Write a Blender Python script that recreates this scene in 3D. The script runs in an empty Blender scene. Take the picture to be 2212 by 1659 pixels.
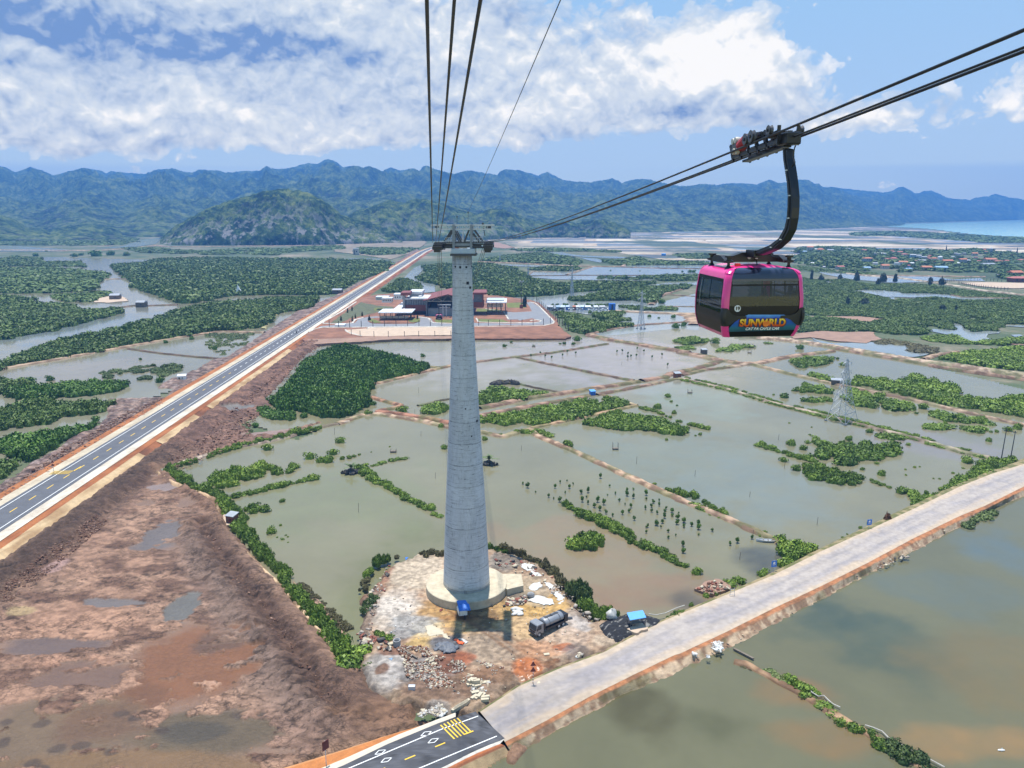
import bpy, bmesh, math, random
import numpy as np
from mathutils import Vector, Matrix, geometry as mgeo
random.seed(7); rng = np.random.default_rng(7)
R = math.radians
scene = bpy.context.scene
COL = scene.collection
# ------------------------------------------------------------------ camera
CAM_H, FOC, PITCH = 70.0, 1661.0, R(12.6)
SP, CP = math.sin(PITCH), math.cos(PITCH)
cam = bpy.data.cameras.new('camera'); cam.sensor_width = 36; cam.lens = 36 * FOC / 2212
cam.clip_start = .1; cam.clip_end = 40000
co = bpy.data.objects.new('camera', cam); COL.objects.link(co)
co.location = (0, 0, CAM_H); co.rotation_euler = (R(90) - PITCH, 0, 0)
scene.camera = co
scene.view_settings.view_transform = 'Standard'; scene.view_settings.look = 'None'
scene.view_settings.exposure = EXPOSURE = 0.75; scene.view_settings.gamma = 1
scene.cycles.max_bounces = 5; scene.cycles.diffuse_bounces = 2; scene.cycles.glossy_bounces = 2
scene.cycles.transparent_max_bounces = 8; scene.cycles.volume_bounces = 0
scene.cycles.use_denoising = True; scene.cycles.sample_clamp_indirect = 4
try: scene.cycles.denoiser = 'OPENIMAGEDENOISE'
except Exception: pass
# ------------------------------------------------------------------ sun
SUN_EL, SUN_AZ = 78.5, -14.0          # azimuth from +Y, positive towards +X
el, az = R(SUN_EL), R(SUN_AZ)
sdir = Vector((math.sin(az) * math.cos(el), math.cos(az) * math.cos(el), math.sin(el)))
sl = bpy.data.lights.new('sun', 'SUN'); sl.energy = 4.1; sl.angle = R(.53); sl.color = (1, .955, .88)
so = bpy.data.objects.new('sun', sl); COL.objects.link(so); so.rotation_euler = sdir.to_track_quat('Z', 'Y').to_euler()
# ------------------------------------------------------------------ world: sky with clouds
world = bpy.data.worlds.new('World'); scene.world = world; world.use_nodes = True
wt = world.node_tree; wt.nodes.clear()
class NT:
    def __init__(s, t): s.t = t
    def n(s, typ, **k):
        n = s.t.nodes.new(typ)
        for a, b in k.items(): setattr(n, a, b)
        return n
    def l(s, a, b): s.t.links.new(a, b)
    def m(s, op, a, b=None, c=None, clamp=False):
        n = s.t.nodes.new('ShaderNodeMath'); n.operation = op; n.use_clamp = clamp
        for i, v in enumerate((a, b, c)):
            if v is None: continue
            if isinstance(v, (int, float)): n.inputs[i].default_value = v
            else: s.l(v, n.inputs[i])
        return n.outputs[0]
    def mix(s, f, a, b, mode='MIX'):
        n = s.t.nodes.new('ShaderNodeMix'); n.data_type = 'RGBA'; n.blend_type = mode
        for i, v in ((0, f), (6, a), (7, b)):
            if isinstance(v, (int, float)): n.inputs[i].default_value = v
            elif isinstance(v, (tuple, list)): n.inputs[i].default_value = (*v[:3], 1)
            else: s.l(v, n.inputs[i])
        return n.outputs[2]
    def ramp(s, f, stops, interp='LINEAR'):
        n = s.t.nodes.new('ShaderNodeValToRGB'); cr = n.color_ramp; cr.interpolation = interp
        while len(cr.elements) < len(stops): cr.elements.new(.5)
        for e, (p, c) in zip(cr.elements, stops):
            e.position = p; e.color = (*c, 1) if isinstance(c, (tuple, list)) else (c, c, c, 1)
        s.l(f, n.inputs[0]); return n.outputs[0]
    def noise(s, vec, scale, detail=4, rough=.55, dist=0, dim='3D', out=0):
        n = s.t.nodes.new('ShaderNodeTexNoise'); n.noise_dimensions = dim
        n.inputs['Scale'].default_value = scale; n.inputs['Detail'].default_value = detail
        n.inputs['Roughness'].default_value = rough; n.inputs['Distortion'].default_value = dist
        if vec is not None: s.l(vec, n.inputs['Vector'])
        return n.outputs[out]
    def vec(s, x, y, z):
        n = s.t.nodes.new('ShaderNodeCombineXYZ')
        for i, v in enumerate((x, y, z)):
            if isinstance(v, (int, float)): n.inputs[i].default_value = v
            else: s.l(v, n.inputs[i])
        return n.outputs[0]
    def mapping(s, vec, sc=(1, 1, 1), loc=(0, 0, 0), rot=(0, 0, 0)):
        n = s.t.nodes.new('ShaderNodeMapping'); n.inputs['Scale'].default_value = sc; n.inputs['Location'].default_value = loc
        n.inputs['Rotation'].default_value = rot; s.l(vec, n.inputs[0]); return n.outputs[0]
W = NT(wt)
sky = W.n('ShaderNodeTexSky'); sky.sky_type = 'NISHITA'; sky.sun_disc = False
sky.sun_elevation = el; sky.sun_rotation = az; sky.altitude = 70; sky.air_density = 1.0; sky.dust_density = 1.2; sky.ozone_density = 2.0
tc = W.n('ShaderNodeTexCoord'); sep = W.n('ShaderNodeSeparateXYZ'); W.l(tc.outputs['Generated'], sep.inputs[0])
azn = W.m('ARCTAN2', sep.outputs[0], sep.outputs[1]); eln = W.m('ARCSINE', sep.outputs[2])
def ae(px, py):
    dx = (px - 1106) / FOC; dy = (829.5 - py) / FOC
    d = Vector((dx, CP + dy * SP, -SP + dy * CP)).normalized()
    return math.atan2(d.x, d.y), math.asin(d.z)
# cloud masses (bearing, height above the horizon, half sizes, weight)
BLOBS = [(1565, 105, 75, 70, .75), (1500, 160, 150, 60, .6), (1600, 190, 90, 55, .55), (1330, 205, 150, 45, .5), (1160, 235, 120, 45, .4),
         (1880, 262, 85, 42, .52), (1480, 245, 260, 30, .35), (1815, 125, 40, 28, .3), (2190, 195, 60, 32, .36), (1330, 30, 90, 60, .2), (1010, 120, 120, 60, .42),
         (880, 100, 150, 60, .36), (90, 230, 130, 60, .36), (330, 180, 240, 60, .36), (700, 230, 220, 70, .38), (520, 290, 260, 40, .34), (300, 80, 520, 90, .42), (480, 190, 560, 110, .34), (60, 30, 300, 80, .34), (560, 60, 300, 60, .25),
         (820, 20, 260, 50, .34), (60, 300, 140, 40, .3), (960, 260, 120, 50, .32), (2020, 310, 70, 25, .2), (1150, 315, 40, 20, .3), (560, 110, 260, 45, .34),
         (1950, 50, 300, 60, -.1), (1700, 330, 900, 24, -.25), (500, 345, 700, 22, -.22)]
DARK = [(330, 65, 330, 38, .9), (640, 120, 170, 32, .75), (560, 195, 170, 22, .5), (110, 165, 130, 30, .4), (1530, 232, 170, 26, .6), (1250, 300, 190, 16, .5),
        (150, 290, 140, 26, .45), (960, 200, 100, 26, .35), (20, 45, 200, 50, .5), (1120, 20, 60, 40, .3)]
LIGHT = [(1565, 95, 80, 62, .4), (1600, 165, 90, 45, .3), (1870, 252, 85, 34, .35), (1330, 190, 110, 30, .25), (1480, 150, 110, 40, .25), (1010, 100, 110, 40, .25), (2190, 190, 50, 28, .3), (1815, 120, 40, 26, .3), (90, 205, 120, 40, .2), (820, 90, 120, 40, .15), (440, 170, 160, 30, .12), (600, 250, 200, 26, .15), (1150, 230, 90, 40, .2), (700, 10, 120, 30, .2)]
def blobs(lst, u, v):
    tot = None
    for px, py, sx, sy, w in lst:
        a, e = ae(px, py)
        g = W.m('ADD', W.m('POWER', W.m('MULTIPLY', W.m('SUBTRACT', u, a), FOC / sx), 2), W.m('POWER', W.m('MULTIPLY', W.m('SUBTRACT', v, e), FOC / sy), 2))
        g = W.m('MULTIPLY', W.m('EXPONENT', W.m('MULTIPLY', g, -.7)), w)
        tot = g if tot is None else W.m('ADD', tot, g)
    return tot
wob = W.noise(W.vec(W.m('MULTIPLY', azn, 9), W.m('MULTIPLY', eln, 14), 3.1), 1.0, 4, .6, 0, out=1)
wsep = W.n('ShaderNodeSeparateXYZ'); W.l(wob, wsep.inputs[0])
u2 = W.m('ADD', azn, W.m('MULTIPLY', W.m('SUBTRACT', wsep.outputs[0], .5), .09))
v2 = W.m('ADD', eln, W.m('MULTIPLY', W.m('SUBTRACT', wsep.outputs[1], .5), .06))
bl = blobs(BLOBS, u2, v2)
def dens(dv):
    p = W.vec(W.m('MULTIPLY', azn, 11), W.m('MULTIPLY', W.m('ADD', eln, dv), 19), .7)
    nb = W.noise(p, 1.0, 9, .55, .2)
    n2 = 0.
    for sc_, wt_ in ((15, .5), (33, .3), (70, .2)):              # billows: rounded lumps with creases between
        q = W.noise(W.vec(W.m('MULTIPLY', u3, sc_), W.m('MULTIPLY', W.m('ADD', v3, dv), sc_ * 1.25), 5.2), 1.0, 2, .5)
        n2 = W.m('ADD', n2, W.m('MULTIPLY', W.m('ABSOLUTE', W.m('SUBTRACT', q, .5)), wt_ * 3.))
    return W.m('ADD', W.m('MULTIPLY', nb, .8), W.m('MULTIPLY', n2, .75))
u3 = W.m('ADD', azn, W.m('MULTIPLY', W.m('SUBTRACT', wsep.outputs[0], .5), .05)); v3 = W.m('ADD', eln, W.m('MULTIPLY', W.m('SUBTRACT', wsep.outputs[1], .5), .04))
d0, d1 = dens(0), dens(.014)
cov = W.m('ADD', W.m('MULTIPLY', W.m('SUBTRACT', d0, .67), .9), bl)
# ordinary broken cloud everywhere the picture does not look
mask = W.ramp(cov, [(.10, 0), (.19, .6), (.40, 1)], 'EASE')
lit = W.m('ADD', W.m('MULTIPLY', W.m('SUBTRACT', d0, d1), 1.3), .56)
lit = W.m('ADD', lit, blobs(LIGHT, u2, v2))
lit = W.m('SUBTRACT', lit, W.m('MULTIPLY', blobs(DARK, u2, v2), .45), clamp=True)
ccol = W.ramp(lit, [(0, (1.15, 2.05, 3.9)), (.28, (2.5, 3.25, 4.5)), (.5, (3.3, 3.95, 4.9)), (.75, (4.1, 4.6, 5.2)), (1, (5.7, 5.75, 5.85))])
skyc = W.mix(1.0, sky.outputs[0], (1.02, 1.16, 1.34), 'MULTIPLY')
hz = W.ramp(eln, [(0, (2.35, 3.5, 5.1)), (.1, (2.3, 3.45, 5.1)), (.3, (1.9, 3.4, 5.3)), (.8, (1.2, 2.6, 4.8))])
skyc = W.mix(.95, skyc, hz)
bg = W.n('ShaderNodeBackground'); bg.inputs[1].default_value = .1
# the sky is seen through the low haze: brighten it by what the haze takes on the way
HAZE_D, HAZE_TOP, HAZE_END, HAZE_COL, HS = .00017, 575., 9300., (.13, .40, 1.0), (.70, 2.1, 5.0)
T = W.m('EXPONENT', W.m('MULTIPLY', W.m('MINIMUM', W.m('DIVIDE', HAZE_TOP - CAM_H, W.m('MAXIMUM', sep.outputs[2], .001)), HAZE_END), -HAZE_D))
fc = W.mix(mask, skyc, ccol); s3 = W.n('ShaderNodeSeparateColor'); W.l(fc, s3.inputs[0])
ch = [W.m('MAXIMUM', W.m('DIVIDE', W.m('SUBTRACT', s3.outputs[k], W.m('MULTIPLY', W.m('SUBTRACT', 1., T), HS[k])), T), .2) for k in range(3)]
W.l(W.vec(*ch), bg.inputs[0])
wo = W.n('ShaderNodeOutputWorld'); W.l(bg.outputs[0], wo.inputs[0])
world.cycles.sampling_method = 'MANUAL'; world.cycles.sample_map_resolution = 512
# ------------------------------------------------------------------ coordinates
CROPS = {'A': (0, 328.35, .336), 'B': (734.5, 328.35, .336), 'C': (1468.9, 328.35, .336), 'D': (0, 691.25, .336), 'E': (734.5, 691.25, .336),
         'F': (1468.9, 691.25, .336), 'G': (0, 1106, .336), 'H': (734.5, 1106, .336), 'I': (1468.9, 1106, .336), 'O': (0, 0, 1.),
         'J': (743.1, 1278.9, .23438), 'K': (1088.8, 1278.9, .15626), 'L': (1728.2, 501.2, .21876), 'M': (1036.9, 466.6, .21876),
         'N': (1019.6, 777.7, .21876), 'Q': (311.1, 483.9, .27345), 'S': (674., 587.6, .25), 'T': (898.7, 449.3, .09375),
         'U': (1486.2, 259.2, .18751), 'V': (1486.2, 535.7, .13282)}
def D(c, x, y): o = CROPS[c]; return o[0] + x * o[2], o[1] + y * o[2]
def Gd(px, py, z=0.):
    dx = (px - 1106) / FOC; dy = (829.5 - py) / FOC
    t = (z - CAM_H) / (-SP + dy * CP)
    return dx * t, (CP + dy * SP) * t
def G(c, x, y, z=0.): return Gd(*D(c, x, y), z)
def plane_y(px, py, Y):
    dx = (px - 1106) / FOC; dy = (829.5 - py) / FOC; t = Y / (CP + dy * SP)
    return dx * t, CAM_H + (-SP + dy * CP) * t
def PY(c, x, y, Y): return plane_y(*D(c, x, y), Y)
def depth(x, y, z=0.): return y * CP + (CAM_H - z) * SP
def pts(c, s, z=0.):
    v = [float(a) for a in s.replace(',', ' ').split()]
    return [G(c, v[i], v[i + 1], z) for i in range(0, len(v), 2)]
def lin(r, g, b, k=.68):
    f = lambda v: (v / 255 / 12.92) if v / 255 < .04045 else ((v / 255 + .055) / 1.055) ** 2.4
    return (f(r) * k, f(g) * k, f(b) * k)
# ------------------------------------------------------------------ noise and polygons (numpy)
def _h(xi, yi, s):
    n = (xi * 374761393 + yi * 668265263 + s * 1274126177) & 0xFFFFFFFF
    n = ((n ^ (n >> 13)) * 1274126177) & 0xFFFFFFFF
    n = ((n ^ (n >> 16)) * 2246822519) & 0xFFFFFFFF
    return ((n ^ (n >> 15)) & 0xFFFFFF) / float(0xFFFFFF)
def vn(x, y, s=0):
    xf, yf = np.floor(x), np.floor(y); xi, yi = xf.astype(np.int64), yf.astype(np.int64)
    a, b = x - xf, y - yf; a = a * a * a * (a * (a * 6 - 15) + 10); b = b * b * b * (b * (b * 6 - 15) + 10)
    return (_h(xi, yi, s) * (1 - a) + _h(xi + 1, yi, s) * a) * (1 - b) + (_h(xi, yi + 1, s) * (1 - a) + _h(xi + 1, yi + 1, s) * a) * b
def fbm(x, y, o=4, s=0, g=.5):
    x = np.asarray(x, float); y = np.asarray(y, float); t = 0; a = 1; w = 0
    for i in range(o):
        t = t + a * vn(x * .8 - y * .6 + 17 * i, x * .6 + y * .8 + 31 * i, s + i); w += a; a *= g; x = x * 2.03; y = y * 2.03
    return t / w
def ridged(x, y, o=4, s=0):
    x = np.asarray(x, float); y = np.asarray(y, float); t = 0; a = 1; w = 0
    for i in range(o):
        t = t + a * (1 - np.abs(2 * vn(x * .8 - y * .6 + 13 * i, x * .6 + y * .8 + 7 * i, s + i) - 1)); w += a; a *= .5; x = x * 2.1; y = y * 2.1
    return t / w
def sst(a, b, x): t = np.clip((x - a) / (b - a), 0, 1); return t * t * (3 - 2 * t)
def inside(px, py, poly):
    r = np.zeros(px.shape, bool); n = len(poly)
    for i in range(n):
        x1, y1 = poly[i]; x2, y2 = poly[(i + 1) % n]
        if y1 == y2: continue
        r ^= ((y1 > py) != (y2 > py)) & (px < (x2 - x1) * (py - y1) / (y2 - y1) + x1)
    return r
def segdist(px, py, line, closed=False):
    d = np.full(px.shape, 1e9); n = len(line)
    for i in range(n if closed else n - 1):
        x1, y1 = line[i]; x2, y2 = line[(i + 1) % n]; ax, ay = x2 - x1, y2 - y1; L = ax * ax + ay * ay + 1e-9
        t = np.clip(((px - x1) * ax + (py - y1) * ay) / L, 0, 1)
        d = np.minimum(d, (px - x1 - t * ax) ** 2 + (py - y1 - t * ay) ** 2)
    return np.sqrt(d)
def sdf(px, py, poly): d = segdist(px, py, poly, True); return np.where(inside(px, py, poly), d, -d)
def resample(line, step):
    P = np.array(line, float); seg = np.linalg.norm(np.diff(P, axis=0), axis=1); s = np.r_[0, np.cumsum(seg)]
    n = max(2, int(s[-1] / step) + 1); t = np.linspace(0, s[-1], n)
    return np.stack([np.interp(t, s, P[:, i]) for i in range(P.shape[1])], 1)
# ------------------------------------------------------------------ objects
def tag(o, label=None, cat=None, group=None, kind=None):
    if label: o['label'] = label
    if cat: o['category'] = cat
    if group: o['group'] = group
    if kind: o['kind'] = kind
    return o
def empty(name, loc, label, cat, group=None, rz=0.):
    o = bpy.data.objects.new(name, None); COL.objects.link(o); o.location = loc; o.rotation_euler = (0, 0, rz)
    o.empty_display_size = .5
    return tag(o, label, cat, group)
def link(name, me, mat, parent=None, smooth=False):
    o = bpy.data.objects.new(name, me); COL.objects.link(o)
    for m in (mat if isinstance(mat, (list, tuple)) else [mat]): me.materials.append(m)
    if parent: o.parent = parent
    if smooth: me.polygons.foreach_set('use_smooth', np.ones(len(me.polygons), bool))
    return o
def npmesh(name, V, Q, attrs=None, smooth=False):
    V = np.asarray(V, np.float32); Q = np.asarray(Q, np.int32)
    me = bpy.data.meshes.new(name); me.vertices.add(len(V)); me.vertices.foreach_set('co', V.ravel())
    k = Q.shape[1]; me.loops.add(Q.size); me.loops.foreach_set('vertex_index', Q.ravel())
    me.polygons.add(len(Q)); me.polygons.foreach_set('loop_start', np.arange(0, Q.size, k, dtype=np.int32))
    if smooth: me.polygons.foreach_set('use_smooth', np.ones(len(Q), bool))
    for nm, v in (attrs or {}).items():
        v = np.asarray(v, np.float32)
        if v.ndim == 2:
            a = me.attributes.new(nm, 'FLOAT_COLOR', 'POINT'); a.data.foreach_set('color', np.c_[v, np.ones(len(v))].astype(np.float32).ravel())
        else:
            a = me.attributes.new(nm, 'FLOAT', 'POINT'); a.data.foreach_set('value', v)
    me.update(calc_edges=True)
    return me
class MB:
    def __init__(s): s.v = []; s.f = []
    def add(s, vs, fs):
        b = len(s.v); s.v += [tuple(v) for v in vs]; s.f += [tuple(i + b for i in f) for f in fs]; return s
    def box(s, c, d, rz=0., m=None):
        x, y, z = d[0] / 2, d[1] / 2, d[2] / 2
        vs = [Vector((a * x, b * y, e * z)) for a in (-1, 1) for b in (-1, 1) for e in (-1, 1)]
        M = Matrix.Rotation(rz, 3, 'Z') if m is None else m
        vs = [M @ v + Vector(c) for v in vs]
        return s.add(vs, [(0, 1, 3, 2), (4, 6, 7, 5), (0, 4, 5, 1), (2, 3, 7, 6), (0, 2, 6, 4), (1, 5, 7, 3)])
    def beam(s, p, q, w, h=None):
        h = h or w; p, q = Vector(p), Vector(q); d = (q - p); L = d.length
        if L < 1e-6: return s
        d.normalize(); up = Vector((0, 0, 1)) if abs(d.z) < .98 else Vector((1, 0, 0))
        a = d.cross(up).normalized(); b = a.cross(d)
        M = Matrix((a, d, b)).transposed()
        return s.box((p + q) / 2, (w, L, h), m=M)
    def tube(s, P, r, n=8, caps=True):
        P = [Vector(p) for p in P]; rings = []; rs = r if isinstance(r, (list, tuple)) else [r] * len(P)
        for i, p in enumerate(P):
            d = (P[min(i + 1, len(P) - 1)] - P[max(i - 1, 0)]).normalized()
            up = Vector((0, 0, 1)) if abs(d.z) < .9 else Vector((1, 0, 0))
            a = d.cross(up).normalized(); b = a.cross(d)
            rings.append([p + (a * math.cos(2 * math.pi * k / n) + b * math.sin(2 * math.pi * k / n)) * rs[i] for k in range(n)])
        vs = [v for g in rings for v in g]
        fs = [(i * n + k, i * n + (k + 1) % n, (i + 1) * n + (k + 1) % n, (i + 1) * n + k) for i in range(len(P) - 1) for k in range(n)]
        if caps: fs += [tuple(range(n))[::-1], tuple((len(P) - 1) * n + k for k in range(n))]
        return s.add(vs, fs)
    def lathe(s, prof, n=48, c=(0, 0, 0), caps=True):
        vs = [(c[0] + r * math.cos(2 * math.pi * k / n), c[1] + r * math.sin(2 * math.pi * k / n), c[2] + z) for r, z in prof for k in range(n)]
        fs = [(i * n + k, i * n + (k + 1) % n, (i + 1) * n + (k + 1) % n, (i + 1) * n + k) for i in range(len(prof) - 1) for k in range(n)]
        if caps: fs += [tuple(range(n))[::-1], tuple((len(prof) - 1) * n + k for k in range(n))]
        return s.add(vs, fs)
    def prism(s, poly, z0, z1):
        n = len(poly); A = sum(poly[i][0] * poly[(i + 1) % n][1] - poly[(i + 1) % n][0] * poly[i][1] for i in range(n))
        if A < 0: poly = poly[::-1]
        vs = [(x, y, z0) for x, y in poly] + [(x, y, z1) for x, y in poly]
        fs = [(i, (i + 1) % n, n + (i + 1) % n, n + i) for i in range(n)]
        tri = mgeo.tessellate_polygon([[Vector((x, y, 0)) for x, y in poly]])
        fs += [tuple(n + i for i in t) for t in tri]
        return s.add(vs, fs)
    def ellipsoid(s, c, r, nu=12, nv=8, jit=0., z0=-1.):
        vs = []; fs = []
        for j in range(nv + 1):
            ph = -math.pi / 2 + math.pi * j / nv
            for i in range(nu):
                th = 2 * math.pi * i / nu; k = 1 + random.uniform(-jit, jit)
                vs.append((c[0] + r[0] * math.cos(ph) * math.cos(th) * k, c[1] + r[1] * math.cos(ph) * math.sin(th) * k, c[2] + max(z0, math.sin(ph)) * r[2] * k))
        for j in range(nv):
            for i in range(nu): fs.append((j * nu + i, j * nu + (i + 1) % nu, (j + 1) * nu + (i + 1) % nu, (j + 1) * nu + i))
        return s.add(vs, fs)
    def build(s, name, mat, parent=None, origin=None, smooth=False, bevel=0.):
        o = origin or (0, 0, 0); me = bpy.data.meshes.new(name)
        me.from_pydata([(v[0] - o[0], v[1] - o[1], v[2] - o[2]) for v in s.v], [], s.f); me.update()
        ob = link(name, me, mat, parent, smooth)
        if origin and not parent: ob.location = origin
        bm = bmesh.new(); bm.from_mesh(me); bmesh.ops.recalc_face_normals(bm, faces=bm.faces); bm.to_mesh(me); bm.free()
        if bevel:
            b = ob.modifiers.new('bevel', 'BEVEL'); b.width = bevel; b.segments = 2; b.limit_method = 'ANGLE'
        return ob
def copy_tree(o, parent=None):
    c = o.copy(); COL.objects.link(c); c.parent = parent
    for ch in list(o.children): copy_tree(ch, c)
    return c
# ------------------------------------------------------------------ materials
def newmat(name):
    m = bpy.data.materials.new(name); m.use_nodes = True; t = m.node_tree; t.nodes.clear(); N = NT(t)
    b = N.n('ShaderNodeBsdfPrincipled'); o = N.n('ShaderNodeOutputMaterial'); N.l(b.outputs[0], o.inputs[0])
    return m, N, b
def bump(N, b, h, strength, dist=.1):
    n = N.n('ShaderNodeBump'); n.inputs['Strength'].default_value = strength; n.inputs['Distance'].default_value = dist
    N.l(h, n.inputs['Height']); N.l(n.outputs[0], b.inputs['Normal'])
def objco(N, which='Object'): return N.n('ShaderNodeTexCoord').outputs[which]
def worldco(N): return N.n('ShaderNodeNewGeometry').outputs['Position']
def simple(name, col, rough=.6, metal=0., var=.18, scale=3., spec=.5, bstr=0., coat=0.):
    m, N, b = newmat(name); p = objco(N)
    n = N.noise(p, scale, 5, .6)
    f = N.ramp(n, [(.25, 1 - var), (.75, 1 + var)])
    N.l(N.mix(1., col, f, 'MULTIPLY'), b.inputs['Base Color'])
    b.inputs['Roughness'].default_value = rough; b.inputs['Metallic'].default_value = metal; b.inputs['Specular IOR Level'].default_value = spec
    b.inputs['Coat Weight'].default_value = coat
    if bstr: bump(N, b, n, bstr, .05)
    return m
def vcolmat(name, scale=1.2, var=.25, bstr=.6, bdist=.15, rough=.85, scale2=6., crack=0.):
    m, N, b = newmat(name); p = worldco(N)
    a = N.n('ShaderNodeAttribute'); a.attribute_name = 'Col'
    w = N.n('ShaderNodeAttribute'); w.attribute_name = 'wet'
    n1 = N.noise(p, scale, 6, .65, .3); n2 = N.noise(p, scale2, 4, .6)
    dry = N.m('SUBTRACT', 1., w.outputs['Fac'], clamp=True)
    amt = N.m('MULTIPLY', N.m('SUBTRACT', N.m('ADD', N.m('MULTIPLY', n1, .65), N.m('MULTIPLY', n2, .35)), .5), N.m('ADD', N.m('MULTIPLY', dry, 2 * var * 1.6), .15))
    f = N.m('ADD', 1., amt)
    if crack:
        wv = N.n('ShaderNodeVectorMath', operation='ADD'); N.l(N.mapping(p, (1, 1.6, 1)), wv.inputs[0]); N.l(N.noise(p, .9, 4, .6, 0, out=1), wv.inputs[1])
        vo = N.n('ShaderNodeTexVoronoi', feature='DISTANCE_TO_EDGE'); vo.inputs['Scale'].default_value = 1.15; N.l(wv.outputs[0], vo.inputs['Vector'])
        ck = N.m('MULTIPLY', N.m('MULTIPLY', N.ramp(vo.outputs['Distance'], [(.0, 1), (.13, 0)]), N.ramp(N.noise(p, .13, 5, .65), [(.42, 0), (.56, 1)])), N.m('MULTIPLY', dry, crack))
        f = N.m('MULTIPLY', f, N.m('SUBTRACT', 1., ck))
    cv = N.vec(f, f, f)
    N.l(N.mix(1., a.outputs['Color'], cv, 'MULTIPLY'), b.inputs['Base Color'])
    N.l(N.m('ADD', N.m('MULTIPLY', dry, rough - .12), .12), b.inputs['Roughness'])
    b.inputs['Specular IOR Level'].default_value = .35
    n = N.n('ShaderNodeBump'); n.inputs['Distance'].default_value = bdist
    N.l(N.m('MULTIPLY', dry, bstr), n.inputs['Strength']); N.l(N.m('ADD', n1, N.m('MULTIPLY', n2, .5)), n.inputs['Height']); N.l(n.outputs[0], b.inputs['Normal'])
    return m
def watermat(name):
    m, N, b = newmat(name); p = worldco(N)
    a = N.n('ShaderNodeAttribute'); a.attribute_name = 'Col'
    n1 = N.noise(p, .05, 5, .6, .5); n2 = N.noise(p, .6, 4, .6, .4)
    f = N.m('ADD', N.m('ADD', .8, N.m('MULTIPLY', n1, .3)), N.m('MULTIPLY', n2, .1))
    N.l(N.mix(1., a.outputs['Color'], N.vec(f, f, f), 'MULTIPLY'), b.inputs['Base Color'])
    b.inputs['Roughness'].default_value = .12; b.inputs['IOR'].default_value = 1.33; b.inputs['Specular IOR Level'].default_value = .5
    w = N.noise(N.mapping(p, (1, 1.7, 1), rot=(0, 0, .5)), 1.6, 3, .55, .2); bump(N, b, w, .11, .05)
    return m
def leafmat(name, dark, light, alt=None):
    m, N, b = newmat(name)
    a = N.n('ShaderNodeAttribute'); a.attribute_name = 'tone'
    oi = N.n('ShaderNodeObjectInfo'); p = worldco(N)
    n = N.noise(p, .06, 5, .65)
    t = N.m('ADD', N.m('ADD', N.m('MULTIPLY', a.outputs['Fac'], .8), N.m('MULTIPLY', N.m('SUBTRACT', n, .5), .7)), N.m('MULTIPLY', N.m('SUBTRACT', oi.outputs['Random'], .5), .25))
    c = N.ramp(t, [(0, dark), (.45, tuple(.5 * (x + y) for x, y in zip(dark, light))), (.85, light), (1, alt or light)])
    N.l(c, b.inputs['Base Color']); b.inputs['Roughness'].default_value = .55; b.inputs['Specular IOR Level'].default_value = .25
    return m
M = {}
M['mud'] = vcolmat('mud', 1.1, .42, 1., .35, crack=.5)
M['sand'] = vcolmat('site_earth', 1.3, .42, 1., .2, scale2=8., crack=.18)
M['dike'] = vcolmat('dike_earth', .9, .34, .7, .15)
M['road'] = vcolmat('road_surface', .5, .12, .25, .04, .8, 3.)
M['water'] = watermat('pond_water')
M['leaf'] = leafmat('mangrove_leaves', (.040, .080, .010), (.23, .33, .045), (.31, .36, .06))
M['leaf_dark'] = leafmat('deep_mangrove_leaves', (.028, .068, .010), (.13, .235, .034), (.19, .28, .045))
M['leaf_far'] = leafmat('far_mangrove_leaves', (.042, .08, .014), (.145, .21, .045), (.21, .25, .06))
M['leaf_pale'] = leafmat('pale_marsh_leaves', (.04, .07, .02), (.16, .21, .06), (.2, .22, .09))
M['leaf_dry'] = leafmat('dry_brush', (.05, .045, .02), (.19, .17, .07), (.24, .2, .1))
M['casuarina'] = leafmat('needle_foliage', (.02, .035, .026), (.06, .085, .06))
M['trunk'] = simple('bark', (.12, .09, .07), .9, var=.3)
M['black'] = simple('black_paint', (.012, .013, .018), .38, var=.15)
M['pink'] = simple('pink_paint', (.78, .035, .26), .28, var=.03, coat=.5)
M['steel'] = simple('galvanised_steel', (.5, .52, .55), .5, .25, var=.15)
M['glass_st'] = simple('hall_glazing', (.12, .15, .18), .25, var=.3, scale=.5)
M['steel_d'] = simple('dark_steel', (.07, .075, .085), .5, .6, var=.25)
M['rope'] = simple('wire_rope', (.035, .036, .04), .5, .6, var=.2, scale=20)
M['white'] = simple('white_paint', (.74, .74, .72), .55, var=.08)
M['whiteg'] = simple('greyed_white_paint', (.55, .56, .57), .6, var=.15)
M['concrete_l'] = simple('pale_concrete', lin(222, 208, 180), .85, var=.14, scale=1.2, bstr=.2)
M['concrete_g'] = simple('grey_concrete', (.3, .3, .3), .85, var=.2, scale=1.5)
M['brick'] = simple('red_brick', (.22, .075, .05), .85, var=.3, scale=4)
M['roof_red'] = simple('red_roof_sheet', (.2, .055, .05), .6, var=.2, scale=.6)
M['roof_or'] = simple('orange_tiles', (.42, .15, .08), .7, var=.25, scale=.8)
M['roof_dr'] = simple('faded_red_tiles', (.36, .12, .1), .75, var=.25, scale=.8)
M['roof_gr'] = simple('grey_sheet_roof', (.3, .32, .35), .5, var=.2, scale=.8)
M['roof_bl'] = simple('blue_sheet_roof', (.24, .37, .52), .5, var=.2, scale=.8)
M['roof_wh'] = simple('white_sheet_roof', (.62, .64, .66), .5, var=.12, scale=.5)
M['wall_cream'] = simple('cream_wall', (.5, .46, .38), .85, var=.15)
M['wall_grey'] = simple('grey_wall', (.33, .35, .38), .85, var=.18)
M['wall_bl'] = simple('pale_blue_wall', (.28, .4, .55), .85, var=.15)
M['blue'] = simple('blue_tarpaulin', (.03, .16, .55), .5, var=.2)
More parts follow.
